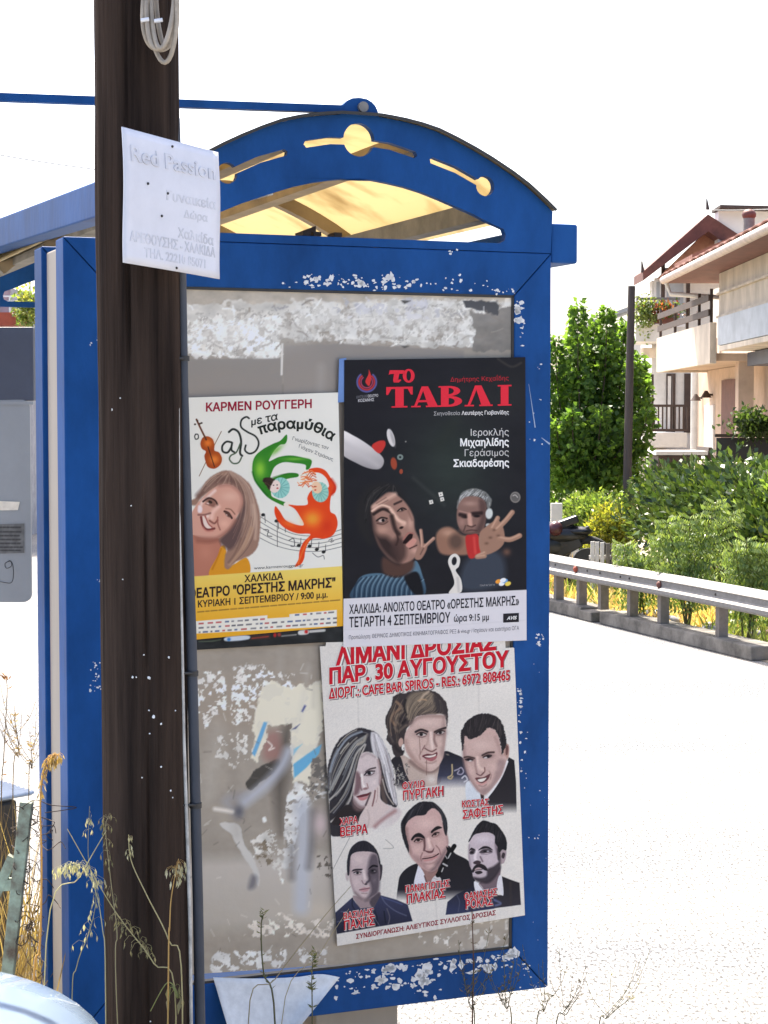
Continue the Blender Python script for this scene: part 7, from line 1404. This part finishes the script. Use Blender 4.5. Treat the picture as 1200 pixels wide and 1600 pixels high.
bl = thing('terrace_balustrade', 'black sheeted terrace balustrade above the hedge at the right', 'balustrade', (6, 29, 0)); hb(bl, 'sheeting', 'black', at(1126, 0, 29)[0], at(1200, 0, 29)[0] + 1.5, 29.02, 29.05, at(0, 722, 29)[2], at(0, 684, 29)[2]); hb(bl, 'top_rail', 'brown', at(1123, 0, 29)[0], 8, 28.98, 29.04, at(0, 683, 29)[2], at(0, 678, 29)[2]); hb(bl, 'terrace_base', 'beige', at(1122, 0, 29)[0], 7.6, 28.95, 31, 0, at(0, 724, 29)[2])
n = 900; c = at(1168, 655, 28.7); C = c + RNG.normal(size=(n, 3)) * np.array([.14, .12, .10]) + np.stack([np.abs(RNG.normal(0, .1, n)), np.zeros(n), -np.abs(RNG.normal(0, .1, n))], 1)
tag(leafmesh('potted_plant', C, RNG.normal(size=(n, 3)), .10, .05, pick([(.04, .07, .025), (.06, .1, .03)], n), M['leaf']), 'dark green plant spilling over the black balustrade', 'plant')
B_ = thing('house', 'paler house behind with a red brown gable and flowered balcony', 'house', (8.5, 50, 0)); YB = 47.0
def bx(px, Y=YB): return (px - 600) / FPX * Y
def bz(py, Y=YB): return EYE + (HORIZON - py) / FPX * Y
hb(B_, 'wall', 'shutter', bx(1017), 14, YB, 49, 0, bz(440))
g0 = (bx(1002, 46), bz(434, 46)); g1 = (bx(1102, 46), bz(338, 46)); mb = MB(); w3 = .42
mb.hexa([(g0[0], 45.9, g0[1] - .1), (g0[0], 47.6, g0[1] - .1), (g1[0], 47.6, g1[1] - w3), (g1[0], 45.9, g1[1] - w3), (g0[0], 45.9, g0[1] + .12), (g0[0], 47.6, g0[1] + .12), (g1[0], 47.6, g1[1]), (g1[0], 45.9, g1[1])]); 
mb.hexa([(g1[0] + .001, 45.9, g1[1] - w3), (g1[0] + .001, 47.6, g1[1] - w3), (g1[0] + 4.4, 47.6, g1[1] - 3.2), (g1[0] + 4.4, 45.9, g1[1] - 3.2), (g1[0] + .001, 45.9, g1[1]), (g1[0] + .001, 47.6, g1[1]), (g1[0] + 4.4, 47.6, g1[1] - 2.9), (g1[0] + 4.4, 45.9, g1[1] - 2.9)]); rfb = mb.build('roof', M['redbrown'], B_)
mb = MB(); mb.plate([(bx(1022), bz(438)), (bx(1104) + 3.5, bz(438)), (g1[0], g1[1] - w3)], [], lambda a, b, o: np.array([a, 46.6 - o, b]), -.2, 0); mb.build('gable_wall', mat('terracotta boarding', (.34, .17, .11), .8), B_)
for p_ in (g0, g1): mb = MB(); mb.tube([(p_[0], 45.95, p_[1] + .1), (p_[0] - .03, 45.95, p_[1] + .38)], [.05, .015], 6); mb.build('finial', M['brown'], rfb)
hb(B_, 'dormer_wall', 'whitewall', bx(1108), bx(1108) + 2.2, 46.0, 46.5, bz(392), bz(339)); mb = MB(); mb.beam((bx(1104), 46, bz(338) + .03), (bx(1108) + 2.3, 46, bz(341) + .03), 1.2, .07); mb.build('dormer_cap', M['brown'], B_)
mb = MB(); mb.hexa([(bx(1079, 43), 43, bz(408, 43)), (bx(1170, 43), 43, bz(372, 43)), (bx(1170, 43), 46, bz(372, 43)), (bx(1079, 43), 46, bz(408, 43)), (bx(1079, 43), 43, bz(399, 43)), (bx(1170, 43), 43, bz(358, 43)), (bx(1170, 43), 46, bz(358, 43)), (bx(1079, 43), 46, bz(399, 43))]); mb.build('porch_roof', M['tile'], B_)
for k, (xa, xb, ya, yb) in enumerate([(1036, 1068, 420, 512), (1020, 1031, 436, 512)]):
    w_ = hb(B_, 'window', 'whitewall', bx(xa), bx(xb), YB - .06, YB - .003, bz(yb), bz(ya)); hb(w_, 'pane', 'bluegrey', bx(xa + 3), bx(xb - 3), YB - .065, YB - .061, bz(yb - 6), bz(ya + 6))
for k in (1032, 1071): mb = MB(); mb.tube([(bx(k), YB - .2, bz(500)), (bx(k), YB - .2, bz(400))], .05, 8); mb.build('porch_post', M['brown'], B_)
hb(B_, 'balcony_slab', 'shutter', bx(992, 45), bx(1052, 45), 45, YB - .001, bz(534, 45), bz(508, 45)); hb(B_, 'planter', 'redbrown', bx(1012, 45), bx(1052, 45), 44.85, 44.99, bz(507, 45), bz(498, 45))
mb = MB()
for z in (bz(468, 45), bz(484, 45), bz(496, 45)): mb.box(bx(992, 45), bx(1060, 45), 44.92, 44.98, z - .03, z + .03)
for px in np.arange(992, 1062, 7): mb.box(bx(px, 45), bx(px, 45) + .03, 44.93, 44.97, bz(508, 45), bz(468, 45))
mb.build('railing', M['steel'], B_)
n = 500; c = at(1040, 485, 44.8); C = c + RNG.normal(size=(n, 3)) * np.array([.2, .08, .09]); tag(leafmesh('balcony_flowers', C, RNG.normal(size=(n, 3)), .09, .06, pick([(.34, .08, .04), (.30, .12, .05), (.10, .16, .05), (.2, .05, .04), (.12, .18, .06)], n), M['leaf']), 'orange and red flowers on the upper balcony railing', 'flowers')
n = 500; c = at(1008, 490, 44.8); C = c + RNG.normal(size=(n, 3)) * np.array([.16, .08, .2]); tag(leafmesh('balcony_plant', C, RNG.normal(size=(n, 3)), .1, .06, pick([(.14, .2, .06), (.2, .24, .08)], n), M['leaf']), 'green plant on the upper balcony left of the flowers', 'plant')
hb(B_, 'lower_balcony_slab', 'shutter', bx(1005, 44), bx(1073, 44), 44, YB - .001, bz(699, 44), bz(676, 44))
mb = MB(); 
for z in (bz(634, 44), bz(672, 44)): mb.box(bx(1006, 44), bx(1073, 44), 44.02, 44.07, z - .03, z + .03)
for px in np.arange(1008, 1074, 6.5): mb.box(bx(px, 44), bx(px, 44) + .035, 44.03, 44.06, bz(672, 44), bz(634, 44))
for px in (1018, 1051): mb.box(bx(px, 44), bx(px, 44) + .05, 44.08, 44.13, bz(672, 44), bz(585, 44))
mb.build('lower_railing', M['brown'], B_)
w_ = hb(B_, 'balcony_door', 'brown', bx(1040), bx(1054), YB - .05, YB - .003, bz(676), bz(584)); hb(w_, 'shutter_leaf', 'shutter', bx(1042), bx(1047), YB - .06, YB - .051, bz(672), bz(588))
hb(B_, 'balcony_door', 'brown', bx(1068), bx(1080), YB - .05, YB - .003, bz(676), bz(584)); hb(B_, 'lower_wall', 'peach', bx(1014), bx(1086), YB - .9, YB - .1, 0, bz(702)); hb(B_, 'entrance_column', 'shutter', bx(1000, 45), bx(1010, 45), 45, 45.3, 0, bz(699, 44))
hb(B_, 'mid_slab', 'cream', bx(1000), bx(1020), YB - .5, YB - .001, bz(560), bz(545))
C_ = thing('house', 'far grey roofed house half hidden behind the tree tops', 'house', (8, 66, 0))
hb(C_, 'wall', 'shutter', bx(950, 64), bx(1010, 64), 64, 72, 0, bz(512, 64)); mb = MB(); mb.hexa([(bx(924, 63), 63, bz(505, 63)), (bx(1030, 63), 63, bz(470, 63)), (bx(1030, 63), 73, bz(470, 63)), (bx(924, 63), 73, bz(505, 63)), (bx(924, 63), 63, bz(501, 63)), (bx(1030, 63), 63, bz(462, 63)), (bx(1030, 63), 73, bz(462, 63)), (bx(924, 63), 73, bz(501, 63))]); mb.build('roof', M['grey'], C_)

# overhead wires, nearly lost in the glare
for name, a, b, lab_ in (('power_line', at(-200, 205, 22), at(560, 275, 30), 'thin overhead wire at the left, above the shelter roof'), ('power_line', at(1000, 324, 40), at(1500, 285, 36), 'thin overhead wire above the red brown gable')):
    mb = MB(); pts = [Vector(a).lerp(Vector(b), k / 16) - Vector((0, 0, .25 * math.sin(math.pi * k / 16))) for k in range(17)]; mb.tube(pts, .008, 6); tag(mb.build(name, M['grey']), lab_, 'wire')
